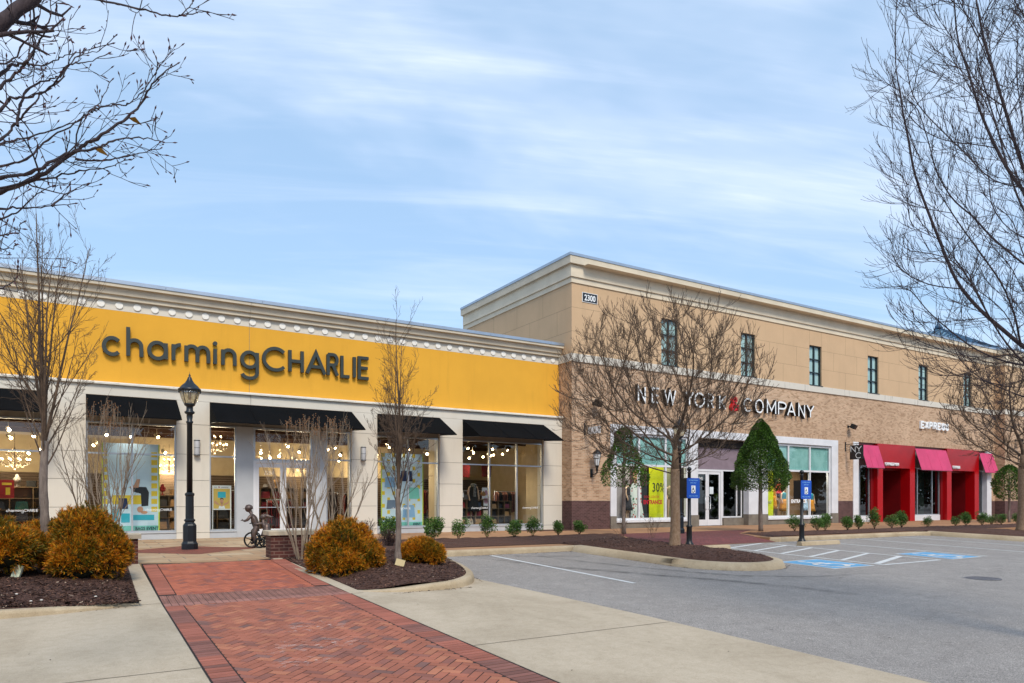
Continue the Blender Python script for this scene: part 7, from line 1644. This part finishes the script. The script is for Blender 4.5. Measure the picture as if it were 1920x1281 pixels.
# --- leaf masses (numpy)
def blob_points(ells, n, rs_, shell=.55):
    tot = sum(e[1][0] * e[1][1] * e[1][2] for e in ells); out = []; nor = []
    for c, r in ells:
        k_ = int(n * r[0] * r[1] * r[2] / tot) + 1; v = rs_.normal(size=(k_, 3)); v /= np.linalg.norm(v, axis=1)[:, None]
        rad_ = (shell + (1 - shell) * rs_.random(k_) ** .5); out.append(np.array(c) + v * np.array(r) * rad_[:, None]); nor.append(v)
    return np.concatenate(out), np.concatenate(nor)
def leafcloud(name, parent, ells, n, size, cols, seed, up=.2, shell=.55, aspect=.5, outward=.6, P=None, Nn=None):
    rs_ = np.random.RandomState(seed)
    if P is None: P, Nn = blob_points(ells, n, rs_, shell)
    n = len(P); d = Nn * outward + rs_.normal(size=(n, 3)) * .6 + np.array([0, 0, up]); d /= np.linalg.norm(d, axis=1)[:, None]
    s = np.cross(d, rs_.normal(size=(n, 3))); s /= np.linalg.norm(s, axis=1)[:, None] + 1e-9; sz = size * rs_.uniform(.6, 1.3, n)[:, None]
    a = P; b = P + d * sz * .5 + s * sz * aspect * .5; c = P + d * sz; e = P + d * sz * .5 - s * sz * aspect * .5
    V = np.stack([a, b, c, e], 1).reshape(-1, 3); F = np.arange(n * 4).reshape(n, 4)
    C_ = np.array([c_[:3] for c_ in cols]); k_ = rs_.randint(0, len(C_), n)
    ph = np.sin(P[:, 0] * 9 + seed) * np.sin(P[:, 1] * 8 + 1) * np.sin(P[:, 2] * 9 + 2); cc = C_[k_] * (1 + .25 * ph + rs_.uniform(-.18, .18, n))[:, None]
    return fastmesh(name, V, F, LEAF, parent, np.clip(cc, 0, 1))
# small shrubs, three shapes, copied along the shopfront beds
GREEN = [lin('35561f'), lin('517530'), lin('436328'), lin('6f9040')]
def small_shrub(loc, seed, label, n=2200, w=.27, h=.60, cols=GREEN):
    t = thing('evergreen_shrub', label, 'shrub', loc, 0, 'clipped evergreen shrubs along the shopfronts'); r_ = random.Random(seed)
    E_ = [((0, 0, h * .5), (w * .75, w * .75, h * .36))] + [((r_.uniform(-.17, .17), r_.uniform(-.17, .17), h * r_.uniform(.3, .9)), (w * .45, w * .45, h * .2)) for _ in range(11)]
    leafcloud('leaves', t, E_, n, .045, cols, seed, .3, .35, .6)
    b = MB(); 
    for i in range(7): a = i * .9; b.tube([(0, 0, -.03), (.06 * math.cos(a), .06 * math.sin(a), .14), (.13 * math.cos(a), .13 * math.sin(a), .38 * h / .5)], [.009, .006, .003], 4)
    b.build('stems', [TWIG], t); return t
SH = [small_shrub((9.0, 19.35, .06), 51, ''), small_shrub((9.98, 19.6, .06), 52, '', 1500, .29, .62), small_shrub((11.0, 19.6, .06), 53, '', 2000, .26, .74)]
labs = ['broad clipped green shrub, first of the row below the cream pier', 'thin see-through green shrub, second of the row under the rightmost window', 'narrow green shrub, third in the row under the rightmost window']
for s_, l_ in zip(SH, labs): s_['label'] = l_
SH[0].scale = (1.25, 1.25, 1.1)
row = [((11.95, 19.5), 0, 1.12, 'tall rounded green shrub, fourth in the row under the rightmost window'), ((12.9, 19.7), 2, 1.0, 'upright green shrub, fifth in the row, at the window corner'), ((13.92, 19.9), 0, .95, 'green shrub before the last cream pier'), ((14.85, 19.9), 0, .92, 'green shrub before the brick corner pier, last of the left row'),
       ((7.75, 19.7), 0, 1.05, 'green shrub partly behind the trunk of the middle slender tree'),
       ((24.2, 18.0), 1, 1.15, 'loose green shrub at the left end of the second shop row'), ((24.9, 17.7), 1, 1.0, 'yellowish green shrub half behind the ball topped signpost'), ((25.5, 17.5), 0, 1.0, 'round green shrub just right of the ball topped signpost'), ((26.7, 17.5), 0, 1.05, 'round green shrub under the right end of the second shop window'), ((27.7, 17.5), 0, .95, 'green shrub before the plum brick pier'),
       ((28.7, 17.5), 2, 1.05, 'upright green shrub at the white jamb left of the first pink awning'), ((30.1, 17.6), 1, 1.05, 'green shrub under the first pink awning'), ((31.0, 17.6), 0, 1.1, 'dense green shrub before the first red portal'), ((32.4, 17.4), 1, .8, 'low spreading green shrub before the first dark doorway'),
       ((35.1, 17.5), 1, .95, 'green shrub under the middle pink awning, left one'), ((36.1, 17.4), 0, .95, 'green shrub under the middle pink awning, right one'), ((37.6, 17.5), 2, .95, 'green shrub before the second red portal'), ((38.5, 17.5), 1, .95, 'brownish green shrub before the second doorway'), ((39.3, 17.5), 0, .95, 'broad green shrub before the right red pillar'),
       ((41.0, 17.5), 1, 1.05, 'light green shrub under the last pink awning'), ((42.6, 17.6), 0, 1.05, 'green shrub below the right white jamb'), ((44.0, 17.7), 0, 1.0, 'green shrub before the litter bin'), ((45.4, 17.7), 2, 1.05, 'last green shrub of the far row')]
rv = random.Random(4)
for (x, y), k_, s_, l_ in row: dup(SH[k_], (x + rv.uniform(-.12, .12), y + rv.uniform(-.15, .15), .07), x * 7 % 6, l_, (s_ * rv.uniform(.82, 1.15), s_ * rv.uniform(.82, 1.15), s_ * rv.uniform(.78, 1.1)))
twiggy((6.35, 18.2, .05), .72, .50, 61, 'round bare brown shrub behind the large golden shrub, before the cream pier', TWIG, 70, 6, rmin=.003)
twiggy((6.9, 17.6, .05), .45, .34, 62, 'low purple brown shrub behind the middle slender tree', mat('plum_twig', '3c2a2a', .9, .2), 40, 5, (900, .03, [lin('4a3534'), lin('3a2a2c'), lin('5a4238')]))
twiggy((14.3, 16.9, .10), .62, .30, 63, 'small bare tan shrub at the left end of the kerbed island', mat('tan_twig', '7d6450', .9, .2), 9, 4)
twiggy((15.0, 16.3, .15), .72, .34, 64, 'small bare tan shrub beside the trunk in the kerbed island', mat('tan_twig', '7d6450', .9, .2), 9, 4)
twiggy((38.6, 17.3, .05), .6, .35, 65, 'small bare twiggy shrub among the far green shrubs', mat('tan_twig', '7d6450', .9, .2), 9, 4)
# --- clipped evergreen cones
CONE = [lin('35531b'), lin('4c7022'), lin('3f601e'), lin('60842c'), lin('29411a')]
def cone_tree(loc, z0, z1, R_, seed, label, n, prof, size=.075, holes=0):
    t = thing('cone_evergreen', label, 'tree', loc); rs_ = np.random.RandomState(seed)
    b = MB(); trunk_tube(b, z0 + .6, .085 * R_ / 1.05, .07 * R_ / 1.05, seed=seed, flare=1.2)
    for i in range(14): a = i * 2.4; zz = z0 + .1 + (z1 - z0) * .05 * i; rr = R_ * .7 * (1 - i / 18); b.tube([(0, 0, zz - .25), (rr * math.cos(a), rr * math.sin(a), zz + .2)], [.02, .006], 4)
    b.tube([(0, 0, z0 + .5), (0, 0, z1 - .4)], [.06, .01], 6)
    b.build('trunk', [BARK_G], t)
    u = rs_.random(n) ** .8; th = rs_.uniform(0, 2 * PI, n); r = np.interp(u, [p[0] for p in prof], [p[1] for p in prof]) * R_
    lump = 1 + .07 * np.sin(th * 5 + u * 14 + seed) + .05 * np.sin(th * 9 - u * 22) ; r = r * lump * (.70 + .30 * rs_.random(n) ** .35)
    P_ = np.stack([r * np.cos(th), r * np.sin(th), z0 + u * (z1 - z0) + .05 * np.sin(th * 4)], 1)
    if holes:
        k_ = np.sin(P_[:, 0] * 4.5 + 1) * np.sin(P_[:, 1] * 5) * np.sin(P_[:, 2] * 4.2 + seed) < holes; P_, th = P_[k_], th[k_]
    Nn = np.stack([np.cos(th), np.sin(th), np.full(len(th), .25)], 1)
    leafcloud('crown', t, None, 0, size, CONE, seed, .25, P=P_, Nn=Nn, outward=.5, aspect=.55); return t
cone_tree((24.0, 19.6, .08), 1.62, 4.52, 1.12, 71, 'dense clipped cone shaped evergreen tree before the white column', 60000, [(0, .80), (.06, .98), (.2, 1.0), (.45, .80), (.7, .52), (.9, .25), (1, .04)], .058)
cone_tree((17.5, 20.6, .08), 1.70, 3.92, .92, 72, 'ragged smaller evergreen tree left of the vase shaped tree, seen through its branches', 8500, [(0, .7), (.08, .98), (.25, .92), (.45, .70), (.65, .48), (.8, .36), (.93, .30), (1, .10)], .08, .30)
cone_tree((46.8, 20.3, .05), 1.3, 3.3, .85, 73, 'round evergreen behind the trunk of the far right tree', 7000, [(0, .5), (.15, .9), (.5, 1.0), (.8, .7), (1, .1)], .09)
# --- golden threadleaf shrubs
GOLD = [lin('cc8012'), lin('d8961e'), lin('b4620c'), lin('7d6a18'), lin('565414'), lin('96600f')]
def golden(loc, lobes, seed, label, n, core='2b2a0c'):
    """tufts of thread-like sprays set over several lobes, each tuft its own little fan"""
    t = thing('golden_shrub', label, 'shrub', loc, 0, 'golden threadleaf shrubs'); rs_ = np.random.RandomState(seed)
    b = MB()
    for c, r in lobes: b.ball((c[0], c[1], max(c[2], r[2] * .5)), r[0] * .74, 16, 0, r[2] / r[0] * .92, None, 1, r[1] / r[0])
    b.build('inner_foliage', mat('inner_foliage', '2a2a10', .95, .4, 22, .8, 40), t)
    tot = sum(r[0] * r[1] for _, r in lobes); Pl, Nl = [], []
    for c, r in lobes:
        k_ = int(n * r[0] * r[1] / tot); v = rs_.normal(size=(k_, 3)); v[:, 2] = np.abs(v[:, 2]) - .75 * rs_.random(k_); v /= np.linalg.norm(v, axis=1)[:, None]
        az_ = np.arctan2(v[:, 1], v[:, 0]); bump_ = 1 + .08 * np.sin(az_ * 4 + v[:, 2] * 6 + seed) + .06 * np.sin(az_ * 9 - v[:, 2] * 12 + seed)
        P_ = np.array(c) + v * np.array(r) * (bump_ * (.80 + .18 * rs_.random(k_)))[:, None]; ok = P_[:, 2] > .02
        for c2, r2 in lobes:
            if c2 is not c: ok &= (((P_ - np.array(c2)) / (np.array(r2) * .78)) ** 2).sum(1) > 1
        Pl.append(P_[ok]); Nl.append(v[ok])
    P_, N_ = np.concatenate(Pl), np.concatenate(Nl); n = len(P_); G_ = np.array([c_[:3] for c_ in GOLD]); V, C_ = [], []
    D_ = N_ * .9 + rs_.normal(size=(n, 3)) * .30 + np.array([0, 0, .45]); D_ /= np.linalg.norm(D_, axis=1)[:, None]
    tl = rs_.uniform(.06, .125, n); tone = np.clip(.50 + .42 * np.sin(P_[:, 0] * 7 + seed) * np.sin(P_[:, 2] * 8 + 1.3) + rs_.normal(0, .28, n), 0, 1)
    K = 16
    for q in range(K):
        d = D_ + rs_.normal(size=(n, 3)) * .42; d /= np.linalg.norm(d, axis=1)[:, None]
        s = np.cross(d, rs_.normal(size=(n, 3))); s /= np.linalg.norm(s, axis=1)[:, None] + 1e-9; ln = (tl * rs_.uniform(.6, 1.1, n))[:, None]; w = rs_.uniform(.0035, .007, n)[:, None]
        o_ = P_ + rs_.normal(size=(n, 3)) * .010; m_ = o_ + d * ln * .5; tip = o_ + d * ln + np.array([0, 0, -.006])
        V.append(np.stack([o_ - s * w * .6, o_ + s * w * .6, m_ + s * w, m_ - s * w], 1)); V.append(np.stack([m_ - s * w, m_ + s * w, tip + s * w * .4, tip - s * w * .4], 1))
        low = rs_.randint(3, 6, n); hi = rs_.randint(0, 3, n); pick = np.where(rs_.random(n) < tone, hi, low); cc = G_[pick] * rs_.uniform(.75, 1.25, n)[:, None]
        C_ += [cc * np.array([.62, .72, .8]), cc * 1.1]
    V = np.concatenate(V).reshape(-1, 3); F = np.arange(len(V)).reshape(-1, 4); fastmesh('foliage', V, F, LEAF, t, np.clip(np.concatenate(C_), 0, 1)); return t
zr = hzR(4.1, 12.35)
def shrink(o, k): o.scale = (k, k, k * .98)
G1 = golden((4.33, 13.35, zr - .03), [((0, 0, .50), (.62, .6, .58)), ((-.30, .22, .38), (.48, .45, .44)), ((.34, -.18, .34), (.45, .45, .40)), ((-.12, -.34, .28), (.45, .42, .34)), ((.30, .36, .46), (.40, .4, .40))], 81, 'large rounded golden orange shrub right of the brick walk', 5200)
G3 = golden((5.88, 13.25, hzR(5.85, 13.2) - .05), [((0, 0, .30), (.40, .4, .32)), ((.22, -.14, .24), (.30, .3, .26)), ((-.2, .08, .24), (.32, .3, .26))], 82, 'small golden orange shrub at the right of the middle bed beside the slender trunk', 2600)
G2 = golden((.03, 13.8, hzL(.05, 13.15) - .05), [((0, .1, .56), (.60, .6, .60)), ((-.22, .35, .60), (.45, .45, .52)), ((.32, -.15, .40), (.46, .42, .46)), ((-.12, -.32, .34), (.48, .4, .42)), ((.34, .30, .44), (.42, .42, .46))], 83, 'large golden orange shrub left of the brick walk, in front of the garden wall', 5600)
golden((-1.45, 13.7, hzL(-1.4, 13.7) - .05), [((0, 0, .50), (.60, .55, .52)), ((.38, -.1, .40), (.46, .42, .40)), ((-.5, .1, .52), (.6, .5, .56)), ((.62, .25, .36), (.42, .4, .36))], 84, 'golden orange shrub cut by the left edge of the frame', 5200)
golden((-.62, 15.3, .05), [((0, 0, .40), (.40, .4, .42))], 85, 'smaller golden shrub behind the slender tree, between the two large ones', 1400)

G1.scale = (.88, .88, 1.03); G2.scale = (.84, .86, 1.05); G3.scale = (.84, .84, .88)

tl_ = np.random.RandomState(5); E_ = []
for q in range(46):
    x = -40 + q * 5.6 + tl_.uniform(-2, 2); y = -60 + tl_.uniform(-3, 3) if x < 98 else -44 + tl_.uniform(-4, 4); h = tl_.uniform(8, 15); E_ += [((x, y, h * .5), (3.0, 3.0, h * .5)), ((x + tl_.uniform(-1.5, 1.5), y, h * .62), (2.2, 2.2, h * .3))]
tlo = leafcloud('tree_line', None, E_, 26000, 1.1, [lin('1f2e17'), lin('2c3d1f'), lin('3a3a28')], 6, .2, .5, .7); stuff(tlo, 'dark line of evergreen trees beyond the car park, mirrored in the shop glass')
